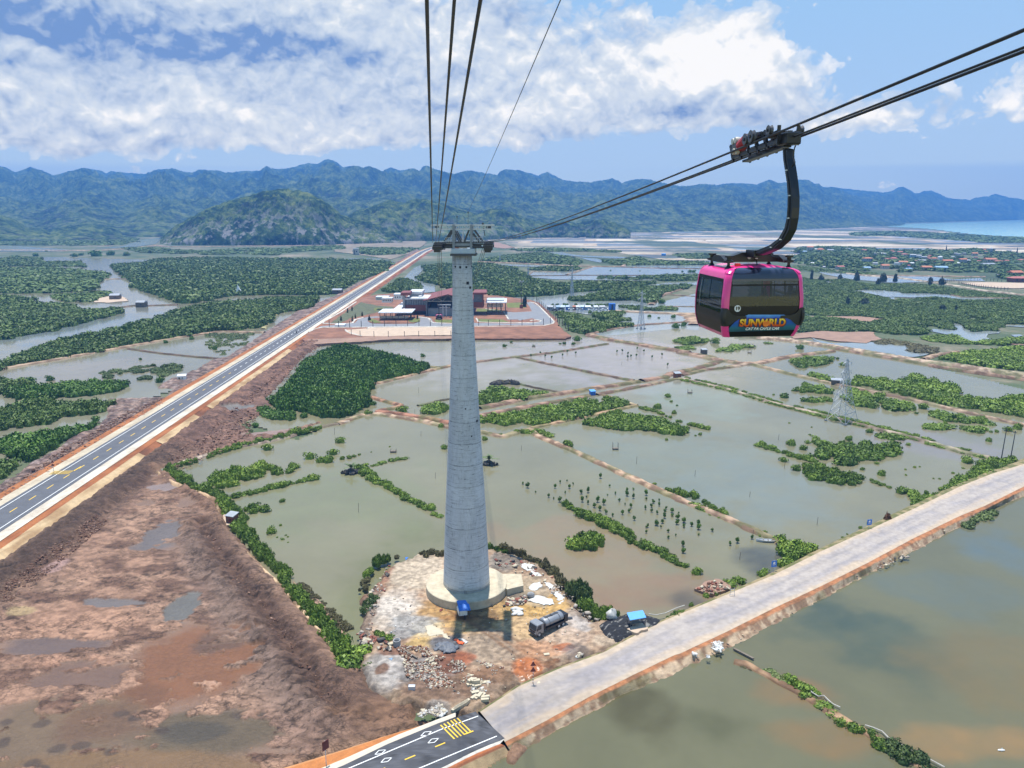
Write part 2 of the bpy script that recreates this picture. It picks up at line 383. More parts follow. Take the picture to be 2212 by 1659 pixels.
M['blue_l'] = simple('light_blue_sheet', (.10, .33, .72), .45, var=.1)
M['orange'] = simple('orange_tarpaulin', (.75, .12, .025), .6, var=.15)
M['red_d'] = simple('dark_red_paint', (.16, .03, .025), .6, var=.2)
M['tarp_w'] = simple('white_plastic_sheet', (.52, .51, .48), .6, var=.12, bstr=.4)
M['tarp_g'] = simple('grey_tarpaulin', (.12, .13, .15), .6, var=.25, bstr=.5)
M['glass_d'] = simple('dark_window_glass', (.03, .04, .05), .1, var=.1)
M['wood'] = simple('weathered_wood', (.16, .13, .1), .85, var=.3)
M['clod'] = simple('mud_clod', lin(128, 92, 74), .95, var=.35, scale=2)
M['wood_w'] = simple('grey_driftwood', (.42, .40, .36), .85, var=.2)
M['rock'] = simple('rubble_stone', (.36, .31, .26), .9, var=.35, scale=6)
M['rock_d'] = simple('dark_rock', (.07, .065, .06), .9, var=.35, scale=4)
M['paint_w'] = simple('white_road_paint', (.72, .72, .70), .6, var=.12, scale=2)
M['paint_y'] = simple('yellow_road_paint', (.72, .46, .04), .6, var=.12, scale=2)
M['rubber'] = simple('tyre_rubber', (.02, .02, .02), .85)
M['lawn'] = simple('lawn_grass', lin(116, 124, 60), .9, var=.35, scale=.4)
M['sky_l'] = simple('skylight_panel', (.5, .58, .66), .3, var=.1)
M['lawn_d'] = simple('rough_grass', lin(100, 105, 75), .9, var=.35, scale=.3)
M['redearth'] = simple('red_earth', lin(150, 104, 80), .9, var=.5, scale=.12, bstr=.5)
M['sandlot'] = simple('sandy_gravel', lin(215, 190, 165), .9, var=.15, scale=.3)
M['asphalt'] = simple('asphalt', (.085, .088, .1), .75, var=.2, scale=.4)
M['tarmac_l'] = simple('weathered_asphalt', (.19, .195, .21), .8, var=.15, scale=.3)
M['redsoil'] = simple('red_brown_marsh', lin(168, 134, 114), .9, var=.25, scale=.15)
# ================================================================== GROUND, WATER, ROADS
def graded(poly, k, grow=0.):
    """grid whose cells grow with the distance, cut to a polygon"""
    P = np.array(poly); y0, y1 = max(60, P[:, 1].min() - grow), P[:, 1].max() + grow
    ns = max(2, int(math.log(y1 / y0) / k)); ys = y0 * np.exp(np.linspace(0, math.log(y1 / y0), ns))
    U = P[:, 0] / P[:, 1]; u0, u1 = U.min() - grow / y0, U.max() + grow / y0
    us = np.linspace(u0, u1, max(2, int((u1 - u0) / k)))
    X = us[None, :] * ys[:, None]; Y = np.repeat(ys[:, None], len(us), 1)
    return X, Y
def field(name, poly, k, height, color, mat, wet=None, rim=1.5, rimn=1.0, floor=-.6, kind='structure', label=None, cat=None):
    X, Y = graded(poly, k, rim); s = sdf(X.ravel(), Y.ravel(), poly); x, y = X.ravel(), Y.ravel()
    sn = s + (fbm(x / 2.5, y / 2.5, 4, 3) - .5) * 2 * rimn
    z = height(x, y, sn); t = sst(-rim * .5, rim, sn); z = floor + (z - floor) * t
    ny, nx = X.shape; idx = np.arange(ny * nx).reshape(ny, nx)
    Q = np.stack([idx[:-1, :-1], idx[:-1, 1:], idx[1:, 1:], idx[1:, :-1]], -1).reshape(-1, 4)
    keep = (sn[Q] > -rim * .55).any(1); Q = Q[keep]
    used = np.unique(Q); mp = np.full(ny * nx, -1, np.int64); mp[used] = np.arange(len(used)); Q = mp[Q]
    x, y, z, sn = x[used], y[used], z[used], sn[used]
    me = npmesh(name, np.c_[x, y, z], Q, {'Col': color(x, y, sn, z), 'wet': wet(x, y, sn) if wet else np.zeros(len(x))}, True)
    o = link(name, me, mat); return tag(o, label, cat, None, kind)
def sheet(name, poly, z, col, k=.012, spots=(), mat='water', label=None, cat='water', var=.12, kind='structure', jag=0.):
    """flat sheet (water, marsh floor) with colour patches given in metres"""
    if jag:
        p2 = resample(list(poly) + [poly[0]], jag * 2)[:-1]; j = (np.c_[fbm(p2[:, 0] / jag / 3, p2[:, 1] / jag / 3, 3, 5), fbm(p2[:, 0] / jag / 3 + 50, p2[:, 1] / jag / 3, 3, 6)] - .5) * jag * 2
        poly = [tuple(v) for v in p2 + j]
    c0 = np.array(lin(*col, .9))
    def color(x, y):
        n = fbm(x / 25, y / 25, 4, 9); C = c0[None, :] * (1 + (n[:, None] - .5) * 2 * var)
        for (cx, cy, rx, ry, cc, w) in spots:
            d = np.sqrt(((x - cx) / rx) ** 2 + ((y - cy) / ry) ** 2) + (fbm(x / 9, y / 9, 5, 21) - .5) * 1.3
            a = (1 - sst(.5, 1.15, d)) * w * (.55 + .9 * (fbm(x / 3, y / 3, 3, 8)))
            a = np.clip(a, 0, 1)[:, None]; C = C * (1 - a) + np.array(lin(*cc, .9))[None, :] * a
        return C
    if spots or k:
        X, Y = graded(poly, k); x, y = X.ravel(), Y.ravel(); ny, nx = X.shape; idx = np.arange(ny * nx).reshape(ny, nx)
        Q = np.stack([idx[:-1, :-1], idx[:-1, 1:], idx[1:, 1:], idx[1:, :-1]], -1).reshape(-1, 4)
        cx, cy = x[Q].mean(1), y[Q].mean(1); Q = Q[inside(cx, cy, poly)]
        used = np.unique(Q); mp = np.full(ny * nx, -1, np.int64); mp[used] = np.arange(len(used)); Q = mp[Q]; x, y = x[used], y[used]
    else:
        x, y = np.array(poly).T; Q = np.array([t for t in mgeo.tessellate_polygon([[Vector((a, b, 0)) for a, b in poly]])])
    me = npmesh(name, np.c_[x, y, np.full(len(x), z)], Q, {'Col': color(x, y), 'wet': np.zeros(len(x))})
    if me.polygons and me.polygons[0].normal.z < 0: me.flip_normals()
    return tag(link(name, me, M[mat]), label, cat, None, kind)
def flat(name, poly, z0, z1, mat, label, cat, kind='structure', jag=0.):
    if jag:
        p2 = resample(list(poly) + [poly[0]], jag * 1.5)[:-1]; j = (np.c_[fbm(p2[:, 0] / jag / 2, p2[:, 1] / jag / 2, 3, 5), fbm(p2[:, 0] / jag / 2 + 50, p2[:, 1] / jag / 2, 3, 6)] - .5) * jag * 2.2
        poly = [tuple(v) for v in p2 + j]
    return tag(MB().prism(poly, z0, z1).build(name, M[mat] if isinstance(mat, str) else mat), label, cat, None, kind)
# ---- base ground, to the horizon
gm, N, b = newmat('marsh_ground'); p = worldco(N)
n1 = N.noise(N.mapping(p, (1, .55, 1)), .012, 6, .6, .4); n2 = N.noise(p, .12, 5, .65)
f = N.m('ADD', N.m('MULTIPLY', n1, .75), N.m('MULTIPLY', n2, .3))
N.l(N.ramp(f, [(.36, lin(58, 78, 52)), (.5, lin(88, 104, 68)), (.58, lin(120, 118, 92)), (.68, lin(165, 150, 128))]), b.inputs['Base Color'])
b.inputs['Roughness'].default_value = .9; bump(N, b, n2, .6, 1.)
gx = np.array([-9000, -3000, -1500, -700, -300, 0, 300, 700, 1500, 3000, 5000, 14000.]); gy = np.array([-300, 0, 200, 400, 700, 1100, 1700, 2600, 4000, 7000, 16000.])
GX, GY = np.meshgrid(gx, gy); idx = np.arange(GX.size).reshape(GX.shape)
Q = np.stack([idx[:-1, :-1], idx[:-1, 1:], idx[1:, 1:], idx[1:, :-1]], -1).reshape(-1, 4)
tag(link('ground', npmesh('ground', np.c_[GX.ravel(), GY.ravel(), np.full(GX.size, -.35)], Q), gm), 'low marshy ground reaching to the hills', 'ground', None, 'structure')
# ---- water
CEN = pts('O', '700,748 800,741 1000,735 1290,728 1420,692 1500,700 1600,735 1760,735 2000,790 2230,845 2400,900 2400,960 2260,1020 1720,1232 1520,1342 1400,1425 1000,1420 770,1450 690,1400 600,1270 500,1140 420,1070 345,1015 470,965 690,930 640,950 510,905 550,815')
def S(c, x, y, rx, ry, col, w=.9):
    gx_, gy_ = G(c, x, y); s = {k: v[2] for k, v in CROPS.items()}[c] * depth(gx_, gy_) / FOC
    return (gx_, gy_, rx * s, ry * s / max(.12, (CAM_H / math.hypot(gy_, CAM_H))), col, w)
sheet('pond_water', CEN, 0., (122, 117, 92), .006, [
    S('O', 1250, 1200, 260, 110, (132, 112, 88), .6), S('O', 1450, 1290, 200, 60, (128, 104, 82), .6), S('O', 860, 1250, 130, 160, (108, 108, 74), .6),
    S('O', 700, 1080, 240, 90, (118, 120, 88), .5), S('O', 1480, 1000, 240, 120, (118, 122, 108), .6), S('O', 1650, 1060, 200, 80, (116, 121, 112), .6),
    S('O', 1290, 770, 260, 60, (150, 140, 140), .6), S('O', 950, 790, 240, 50, (146, 140, 132), .6), S('O', 1500, 860, 120, 40, (124, 134, 118), .5),
    S('O', 2000, 960, 140, 40, (130, 120, 120), .5), S('O', 1640, 1215, 70, 40, (60, 62, 62), .6), S('O', 1480, 1300, 60, 30, (62, 62, 60), .6)],
    label='murky fish ponds between earth dikes around the tower')
RB = pts('O', '1080,1640 1110,1575 1400,1455 1600,1370 1900,1200 2100,1090 2212,1060 2700,900 2900,1100 2700,2000 1000,2300 900,1760')
sheet('pond_water', RB, 0., (100, 98, 74), .006, [
    S('I', 1250, 800, 520, 300, (70, 80, 68), .65), S('I', 1000, 680, 300, 110, (66, 76, 66), .55), S('I', 1750, 520, 500, 180, (92, 98, 88), .6), S('I', 2000, 1000, 500, 300, (108, 96, 66), .7),
    S('I', 700, 1150, 300, 110, (128, 98, 64), .5), S('I', 900, 1450, 400, 120, (124, 96, 62), .5), S('I', 200, 1350, 300, 160, (80, 80, 56), .45), S('I', 1900, 1500, 500, 120, (126, 104, 70), .8),
    S('I', -200, 1300, 300, 200, (80, 76, 52), .8), S('I', 2050, 250, 300, 160, (90, 100, 98), .7)], label='wide brown pond with dark weed patches beside the pale road')
LW = pts('A', '-900,672 400,676 850,690 1150,700 1500,900 2060,930 2190,928 2050,1010 1750,1170 1450,1340 1150,1510 760,1690 360,1860 -900,2300')
sheet('pond_water', LW, 0., (128, 124, 104), .01, [S('A', 400, 1130, 700, 120, (104, 120, 128), .6), S('A', 500, 1400, 500, 100, (140, 130, 112), .7), S('A', 1300, 1230, 300, 70, (132, 130, 116), .6)],
      label='tidal creek and ponds between mangroves left of the highway')
for k, (c, s, z) in enumerate([
    ('A', '790,606 900,568 1030,550 1040,560 1000,590 860,612 600,622', .1), ('A', '-900,610 100,604 300,618 500,632 300,640 -900,640', .1),
    ('B', '-60,684 250,684 360,708 200,704 -60,692', .1), ('B', '410,810 480,740 550,722 560,735 500,790 540,830 612,850 612,900 540,905 520,860', .1),
    ('M', '470,560 520,545 760,550 880,552 1100,503 1400,510 2212,522 2300,580 1000,582 500,588', .05), ('M', '480,600 700,588 1000,588 1700,590 2200,590 2200,620 1650,640 1100,632 1000,630 750,625 560,612', .04),
    ('M', '1400,490 1800,482 2212,486 2212,515 1420,505', .04), ('M', '0,478 300,478 520,486 980,508 990,514 500,500 0,490', .05),
    ('M', '200,800 600,800 850,770 1000,745 1170,750 1050,780 900,800 870,840 930,850 1500,835 1700,870 2160,760 2160,1130 1950,1110 1600,1150 1300,1180 1050,1185 1200,1140 1500,1090 1300,1010 1000,960 850,945 640,930 560,860 440,850', .02),
    ('M', '1150,720 1500,690 1780,672 1850,655 2160,648 2160,680 1900,680 1500,706 1250,735', .04), ('M', '650,352 800,360 1000,390 1350,400 1500,412 1340,420 1000,402 780,385', .1), ('M', '980,410 1150,420 1220,440 1200,462 1080,440', .1),
    ('L', '100,370 300,375 500,420 870,435 1270,430 1500,470 1780,455 1830,485 1450,475 1250,492 1000,500 860,498 500,465 250,420', .05),
    ('L', '450,590 600,568 760,573 980,588 1010,605 1260,605 1500,620 1600,645 1880,650 2110,655 2140,668 1700,682 1300,652 930,640 800,640 600,612', .03), ('L', '800,648 930,645 935,680 870,672', .03),
    ('L', '1250,970 1320,955 1530,970 1550,950 1490,905 1540,900 1640,940 1720,990 1850,975 1980,985 1960,1000 1860,1005 1840,1040 1930,1070 1720,1088 1500,1022', .02),
    ('F', '830,108 900,130 980,150 1230,143 1450,163 1500,215 1600,205 1610,215 1500,240 1280,218 960,165', .02), ('L', '2000,925 2212,920 2400,940 2400,955 2212,940', .03), ('L', '2080,1015 2170,1010 2200,1025 2120,1035', .03),
    ('L', '230,490 320,485 335,510 260,512', .03), ('L', '0,230 800,232 1700,205 1700,215 800,240 0,240', .05), ('L', '2040,215 2500,205 2500,228 2080,232', .05)]):
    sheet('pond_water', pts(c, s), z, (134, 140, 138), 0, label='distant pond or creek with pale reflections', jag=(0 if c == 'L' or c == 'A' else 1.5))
SEA = pts('O', '1885,487.5 1960,483.5 2120,478.5 2190,476 2330,473 3000,470') + pts('O', '3000,545 2212,513 2100,506 2000,494')
sheet('sea', SEA, .3, (190, 235, 220), .01, label='pale green sea beyond the salt pans', var=.04)
# ---- salt pans: one sheet of small basins
sm, N, b = newmat('salt_pans'); p = worldco(N)
br = N.n('ShaderNodeTexBrick'); br.offset = .37; br.inputs['Scale'].default_value = 1; br.inputs['Brick Width'].default_value = 420; br.inputs['Row Height'].default_value = 150
br.inputs['Mortar Size'].default_value = 16.; br.inputs['Mortar Smooth'].default_value = .2; br.inputs['Bias'].default_value = 0
br.inputs['Color1'].default_value = (0, 0, 0, 1); br.inputs['Color2'].default_value = (1, 1, 1, 1); br.inputs['Mortar'].default_value = (.5, .5, .5, 1)
N.l(N.mapping(p, rot=(0, 0, .1)), br.inputs['Vector'])
n1 = N.noise(N.mapping(p, (1, .6, 1)), .006, 5, .6); n2 = N.noise(p, .05, 3, .6)
rnd = N.n('ShaderNodeSeparateColor'); N.l(br.outputs['Color'], rnd.inputs[0])
n3 = N.noise(N.mapping(p, (.16, 1.3, 1), rot=(0, 0, .1)), .012, 5, .65)
v = N.m('ADD', N.m('MULTIPLY', rnd.outputs[0], .55), N.m('MULTIPLY', N.m('SUBTRACT', n3, .36), 1.5))
pan = N.ramp(v, [(.2, lin(160, 172, 184)), (.38, lin(84, 104, 120)), (.5, lin(130, 122, 112)), (.72, lin(238, 224, 200))])
dk = N.ramp(n2, [(.35, lin(170, 145, 122)), (.65, lin(236, 220, 196))])
c1 = N.mix(br.outputs['Fac'], pan, dk)
green = N.ramp(N.noise(N.mapping(p, (1, .45, 1)), .004, 6, .62, .3), [(.52, 0), (.58, 1)])
N.l(N.mix(N.m('MULTIPLY', green, .8), c1, lin(84, 104, 84)), b.inputs['Base Color']); b.inputs['Roughness'].default_value = .8; b.inputs['Specular IOR Level'].default_value = .08
M['salt'] = sm
flat('salt_pans', pts('O', '1085,522 1350,503 1560,499 1700,497 1760,494 1890,489 2000,496 2110,508 2300,520 2500,535 2500,552 2212,548 2050,542 1900,538 1800,530 1700,560 1560,566 1440,562 1330,545 1250,541 1130,545'), -.5, .1, 'salt', 'salt pans divided into many small basins', 'salt pans')
# ---- dikes
def band(name, line, w, h, step=1.2, c=(176, 146, 122), c2=None, rough=.35, label=None, z0=-.25, green=0., seed=0, up=0.):
    P = resample(line, step); n = len(P); T = np.gradient(P, axis=0); T /= np.linalg.norm(T, axis=1)[:, None] + 1e-9; Nn = np.c_[-T[:, 1], T[:, 0]]
    offs = np.array([-.5 * w - h * 1.2, -.5 * w - h * .3, -.36 * w, 0, .36 * w, .5 * w + h * .3, .5 * w + h * 1.2]); zz = np.array([z0, h * .55, h, h * 1.02, h, h * .55, z0])
    wob = (fbm(P[:, 0] / 4, P[:, 1] / 4, 3, 2 + seed) - .5)[:, None] * w * rough
    O = offs[None, :] * (1 + (fbm(P[:, 0] / 3, P[:, 1] / 3, 3, 11 + seed) - .5)[:, None] * rough * 2) + wob
    X = P[:, 0, None] + Nn[:, 0, None] * O; Y = P[:, 1, None] + Nn[:, 1, None] * O
    Z = zz[None, :] + (fbm(X / 1.3, Y / 1.3, 3, 4) - .5) * h * .6 * (zz[None, :] > 0) + up
    idx = np.arange(n * 7).reshape(n, 7); Q = np.stack([idx[:-1, :-1], idx[:-1, 1:], idx[1:, 1:], idx[1:, :-1]], -1).reshape(-1, 4)[:, ::-1]
    x, y = X.ravel(), Y.ravel(); t = fbm(x / 2.2, y / 2.2, 4, 7)[:, None]
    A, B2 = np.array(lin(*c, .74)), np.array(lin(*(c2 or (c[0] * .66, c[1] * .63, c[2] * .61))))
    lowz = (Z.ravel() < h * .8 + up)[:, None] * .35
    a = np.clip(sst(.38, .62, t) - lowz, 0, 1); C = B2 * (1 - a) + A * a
    if green:
        g = (sst(.5, .62, fbm(x / 5, y / 5, 3, 77)) * green)[:, None]; C = C * (1 - g) + np.array(lin(92, 112, 58)) * g
    me = npmesh(name, np.c_[x, y, Z.ravel()], Q, {'Col': C, 'wet': np.zeros(len(x))}, True)
    if me.polygons[len(me.polygons) // 2].normal.z < 0: me.flip_normals()
    return tag(link(name, me, M['dike']), label or 'low earth dike between two ponds', 'dike', None, 'structure')
DK = [('E', '-20,664 150,605 250,600 420,625 560,652 720,688 912,716 1010,738 1060,742 1150,715 1228,698', 2.0, .6, (205, 175, 145)),
      ('D', '2240,648 1980,702 1760,768 1500,818 1280,880 1130,925', 1.6, .5, (200, 180, 160)),
      ('E', '1225,692 1400,655 1600,612 1905,546', 1.6, .5, (200, 165, 130)), ('E', '1905,546 1800,515 1690,475', 1.3, .5, (196, 176, 140)),
      ('E', '1230,700 1270,740 1420,800 1600,880 1800,975 2000,1065 2212,1160', 1.7, .6, (205, 172, 142)), ('F', '-10,1147 200,1225 400,1310 560,1385 672,1442', 1.7, .6, (196, 165, 138)),
      ('E', '895,562 1200,500 1430,465 1700,425 1918,391', 2.8, .8, (178, 145, 122)), ('E', '895,612 1200,552 1450,510 1600,482', 2.4, .6, (176, 142, 120)), ('E', '1650,476 1900,430 2150,377 2240,378', 2.0, .6, (176, 145, 124)),
      ('E', '1940,385 2080,365 2150,335 2212,325', 3., .8, (170, 136, 115)), ('F', '0,330 100,310 210,275 262,258 200,235 0,200', 3.2, .8, (178, 144, 122)),
      ('E', '720,290 885,265 1120,235 1350,210 1720,150', 1.8, .6, (150, 125, 108)), ('E', '1130,235 1260,262 1620,335 1885,387', 1.7, .6, (140, 118, 100)),
      ('E', '72,452 120,425 300,390 580,320 715,290', 2.2, .6, (196, 162, 132)), ('E', '580,298 640,302', 2., .5, (190, 160, 130)), ('E', '1140,405 1250,432 1420,462', 1.0, .45, (110, 100, 84)),
      ('E', '200,490 300,520 395,545 330,568 250,578', 1.8, .6, (185, 140, 112)), ('E', '240,582 400,602 560,628 710,656', 2.2, .7, (186, 132, 106)), ('E', '500,548 640,515 705,505', 1.2, .4, (130, 125, 100)),
      ('F', '-5,372 300,440 600,530 900,605 1200,680 1500,755 1800,840 2030,890', 1.5, .7, (188, 170, 148)),
      ('F', '470,280 700,340 980,405 1100,430 1500,510 1800,580 2240,678', 1.7, .7, (190, 164, 138)), ('F', '-5,205 200,245 400,275 480,278 700,230 985,195', 3., .8, (186, 155, 130)), ('F', '10,352 150,318 310,300 370,287', 2.2, .6, (172, 140, 118)), ('F', '300,300 400,285 480,278', 3, .6, (190, 165, 140)),
      ('F', '390,95 700,125 980,165 1500,252 1900,305 2300,362', 5.5, 1.0, (212, 186, 160)), ('F', '980,178 1400,250 1800,318 2300,388', 2.2, .8, (168, 138, 116)), ('F', '1560,245 1640,222 1780,200', 2.5, .6, (200, 170, 142)),
      ('E', '1600,90 1720,120 2000,165 2240,205', 4.5, .9, (178, 146, 122)), ('M', '1050,1168 1300,1115 1600,1070 2000,1045 2120,1040', 2.5, .6, (165, 135, 115)),
      ('M', '1280,932 1500,942 1800,955 2050,962', 5, .8, (205, 182, 158)), ('M', '2040,960 2110,1000 2170,1070', 12, .9, (205, 170, 140)), ('M', '1690,872 1740,800 1830,765 2050,695', 4, .7, (170, 142, 120)),
      ('M', '468,582 520,546 750,549', 3, .7, (175, 160, 140)), ('M', '500,588 1000,583 1500,584 2190,585', 2.2, .7, (120, 110, 100)), ('M', '855,577 1000,532 1100,502', 3.5, .7, (180, 155, 130)),
      ('M', '-20,448 400,465 800,487 1100,496 1400,496 1450,468', 4, .7, (205, 175, 150)), ('M', '1400,500 1800,515 2300,522', 3, .7, (150, 130, 115)), ('M', '1700,770 1900,775 2160,795', 2, .5, (150, 130, 110)), ('M', '1840,890 2160,893', 2, .5, (160, 135, 115)),
      ('A', '-100,1408 0,1392 300,1342 600,1287 850,1242 1150,1190 1400,1152 1700,1157', 2.4, .7, (196, 168, 140)), ('A', '820,1262 1000,1288 1200,1310 1400,1326', 1.6, .5, (120, 100, 84)),
      ('A', '590,1015 750,1000 860,985 960,985 1140,980', 2.4, .7, (140, 120, 104)), ('A', '1690,1135 1730,1080 1770,1045', 2.4, .6, (190, 180, 130)),
      ('A', '-400,626 300,630 600,634 800,622 1000,600', 9, .8, (206, 178, 150)), ('A', '1000,598 1060,606 1300,608 1700,602 2300,596', 8, .8, (196, 166, 140)), ('A', '640,820 700,815 860,812', 3, .7, (170, 150, 130)),
      ('M', '60,240 420,220 1000,212 1560,200 1850,212 2212,240', 9, 1.0, (228, 212, 190)),
      ('L', '120,345 330,378 560,420 1000,452 1450,512 1800,572 2260,622', 4.5, .8, (214, 198, 176)), ('L', '560,422 800,428 1270,432 1830,440', 3, .7, (188, 160, 138)), ('L', '1500,618 1600,640 2100,652', 2, .6, (160, 140, 118))]
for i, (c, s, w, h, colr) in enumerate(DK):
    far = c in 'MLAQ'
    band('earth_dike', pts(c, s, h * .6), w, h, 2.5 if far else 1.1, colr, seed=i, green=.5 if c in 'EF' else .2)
# ---- highway: straight, along (-.034, 1); lateral offsets measured from the left verge
HX = lambda y: -122.6 - .0338 * y
ys = np.r_[np.arange(60, 420, 4.), np.arange(420, 900, 12.), np.arange(900, 1720, 30.)]
def bend(y): return np.where(y > 1350, (y - 1350) ** 2 * .00022, 0)
def strip(name, o0, o1, zf, mat, label, cat='road', n=2, y0=60, y1=1720, kind='structure', col=None, cvar=.2, wob=0.):
    Y = ys[(ys >= y0) & (ys <= y1)]; T = np.linspace(0, 1, n); X = HX(Y)[:, None] + bend(Y)[:, None] + (o0 + (o1 - o0) * T)[None, :] + (0 if not wob else (fbm(Y / 3, Y * 0, 3, 5) - .5)[:, None] * wob * T[None, :])
    Yg = np.repeat(Y[:, None], n, 1); Z = np.repeat(zf(T)[None, :], len(Y), 0)
    if col is not None: Z = Z + (fbm(X / 1.2, Yg / 1.2, 3, 3) - .5) * cvar
    idx = np.arange(X.size).reshape(X.shape); Q = np.stack([idx[:-1, :-1], idx[:-1, 1:], idx[1:, 1:], idx[1:, :-1]], -1).reshape(-1, 4)
    at = {'wet': np.zeros(X.size)}
    if col is not None:
        t = fbm(X.ravel() / 1.6, Yg.ravel() / 4, 4, 12)[:, None]; a = sst(.35, .65, t)
        at['Col'] = np.array(lin(*col[0])) * a + np.array(lin(*col[1])) * (1 - a)
    return tag(link(name, npmesh(name, np.c_[X.ravel(), Yg.ravel(), Z.ravel()], Q, at, True), mat), label, cat, None, kind)
HZ = 1.0
flatz = lambda z: (lambda T: np.full(len(T), z))
strip('highway_bank', -1.6, 0.02, lambda T: -.6 + (HZ + .58) * T, M['dike'], 'orange earth bank along the left edge of the highway', 'verge', 4, col=((186, 112, 62), (150, 84, 48)))
strip('highway_verge', 0, 2.9, flatz(HZ), M['dike'], 'orange earth verge left of the highway', 'verge', 5, col=((192, 124, 74), (160, 96, 54)), cvar=.1)
strip('highway_shoulder', 2.75, 5.75, flatz(HZ + .12), M['dike'], 'pale concrete shoulder on the left of the highway', 'shoulder', 4, col=((222, 208, 182), (200, 184, 158)), cvar=.02)
strip('highway_asphalt', 5.7, 15.1, flatz(HZ + .16), M['asphalt'], 'dark asphalt carriageway of the highway', 'road', 2)
strip('highway_shoulder', 15.0, 18.0, flatz(HZ + .12), M['dike'], 'white concrete shoulder on the right of the highway', 'shoulder', 4, col=((236, 226, 208), (212, 198, 178)), cvar=.02)
strip('highway_verge', 17.9, 20.3, flatz(HZ), M['dike'], 'orange earth verge right of the highway', 'verge', 4, col=((184, 114, 66), (146, 86, 50)), cvar=.12)
SL0 = lambda T: HZ + .02 - 1.5 * T
for y0, y1, lb in ((60, 218, 'nearest'), (228, 262, 'middle'), (270, 392, 'farther')):
    strip('stone_revetment', 20.25, 23.4, SL0, M['dike'], f'{lb} stretch of tan stone slope below the highway', 'revetment', 7, y0, y1, col=((226, 196, 152), (180, 146, 106)), cvar=.22)
strip('highway_bank', 20.2, 22.4, lambda T: HZ - .04 - 1.4 * T, M['dike'], 'brown earth bank along the right edge of the highway', 'verge', 4, col=((176, 112, 74), (120, 80, 60)))
strip('road_line', 6.75, 6.97, flatz(HZ + .185), M['paint_w'], 'left white edge line of the highway', 'road marking')
strip('road_line', 13.75, 13.97, flatz(HZ + .185), M['paint_w'], 'right white edge line of the highway', 'road marking')
mb, mbw = MB(), MB()
for k in range(150):
    y = 146 + k * 7.9; x = HX(y) + 10.3 + float(bend(np.array(y))); w = .13 if y < 400 else .2
    (mb if y < 330 else mbw).prism([(x - w, y), (x + w, y), (x + w - .1, y + 3), (x - w - .1, y + 3)], HZ + .17, HZ + .19)
tag(mb.build('road_dashes', M['paint_y']), 'dashed yellow centre line of the nearer highway', 'road marking', None, 'structure')
tag(mbw.build('road_dashes', M['paint_w']), 'dashed white centre line of the farther highway', 'road marking', None, 'structure')
mb = MB()
for k in range(5):
    y = 199 - k * .62; mb.prism([(HX(y) + 4.6, y), (HX(y) + 4.6, y + .22), (HX(y) + 9.9, y + .52), (HX(y) + 9.9, y + .3)], HZ + .2, HZ + .21)
mb.prism([(HX(201) + 9.8, 199.2), (HX(201) + 10.2, 199.2), (HX(204) + 10.3, 203), (HX(204) + 9.9, 203)], HZ + .2, HZ + .21)
tag(mb.build('hatch_marking', M['paint_y']), 'yellow hatched box painted across the highway lane', 'road marking', None, 'structure')
# ---- pale road on the right, loft between traced edges
def loft(name, lines, zs, nsub, step, colf, mat, label, cat='road', rough=0., kind='structure', rmask=None):
    n = max(3, int(np.linalg.norm(np.diff(np.array(lines[0]), axis=0), axis=1).sum() / step)); Ls = []
    for L in lines:
        P = np.array(L); s = np.r_[0, np.cumsum(np.linalg.norm(np.diff(P, axis=0), axis=1))]; t = np.linspace(0, s[-1], n); Ls.append(np.c_[np.interp(t, s, P[:, 0]), np.interp(t, s, P[:, 1])])
    rows, V, zz = [], [], []
    for i in range(len(Ls) - 1):
        m = nsub[i]
        for j in range(m + (i == len(Ls) - 2)):
            t = j / m; rows.append(Ls[i] * (1 - t) + Ls[i + 1] * t); V.append(i + t); zz.append(zs[i] * (1 - t) + zs[i + 1] * t)
    X = np.stack([r[:, 0] for r in rows], 1); Y = np.stack([r[:, 1] for r in rows], 1); Vv = np.repeat(np.array(V)[None, :], n, 0); Z = np.repeat(np.array(zz)[None, :], n, 0)
    Z = Z + (fbm(X / 1.1, Y / 1.1, 4, 3) - .5) * rough * (rmask(Vv) if rmask else 1)
    idx = np.arange(X.size).reshape(X.shape); Q = np.stack([idx[:-1, :-1], idx[:-1, 1:], idx[1:, 1:], idx[1:, :-1]], -1).reshape(-1, 4)
    me = npmesh(name, np.c_[X.ravel(), Y.ravel(), Z.ravel()], Q, {'Col': colf(X.ravel(), Y.ravel(), Vv.ravel()), 'wet': np.zeros(X.size)}, True)
    if me.polygons[len(me.polygons) // 2].normal.z < 0: me.flip_normals()
    return tag(link(name, me, mat), label, cat, None, kind)
RZ = 1.2
left = pts('H', '900,1285 1150,1120 1400,1010 1700,900 1900,790 2080,700', RZ) + pts('F', '600,1640 900,1490 1200,1355 1500,1215 1800,1070 2000,990 2212,925 2700,730', RZ)
right = pts('H', '1060,1478 1300,1355 1600,1190 1900,1040 2150,920', RZ) + pts('I', '0,910 300,770 600,620 900,480 1200,330 1500,170 1800,25', RZ) + pts('F', '1960,1195 2212,1070 2700,840', RZ)
ver = pts('H', '1075,1500 1300,1378 1600,1215 1900,1065 2150,945', RZ) + pts('I', '0,935 300,795 600,648 900,505 1200,355 1500,195 1800,50', RZ) + pts('F', '1990,1200 2212,1090 2700,862', RZ)
foot = pts('H', '1110,1562 1300,1452 1500,1340 1800,1180 2150,1030') + pts('I', '0,1010 300,870 500,770 700,662 900,560 1100,450 1300,350 1500,250 1700,140 1840,75') + pts('F', '2040,1195 2212,1130 2700,900')
gl = pts('H', '890,1278 1140,1110 1390,1000 1690,890 1890,780 2070,690', RZ) + pts('F', '575,1632 880,1480 1180,1345 1480,1200 1785,1055 1990,972 2200,905 2700,715', RZ)
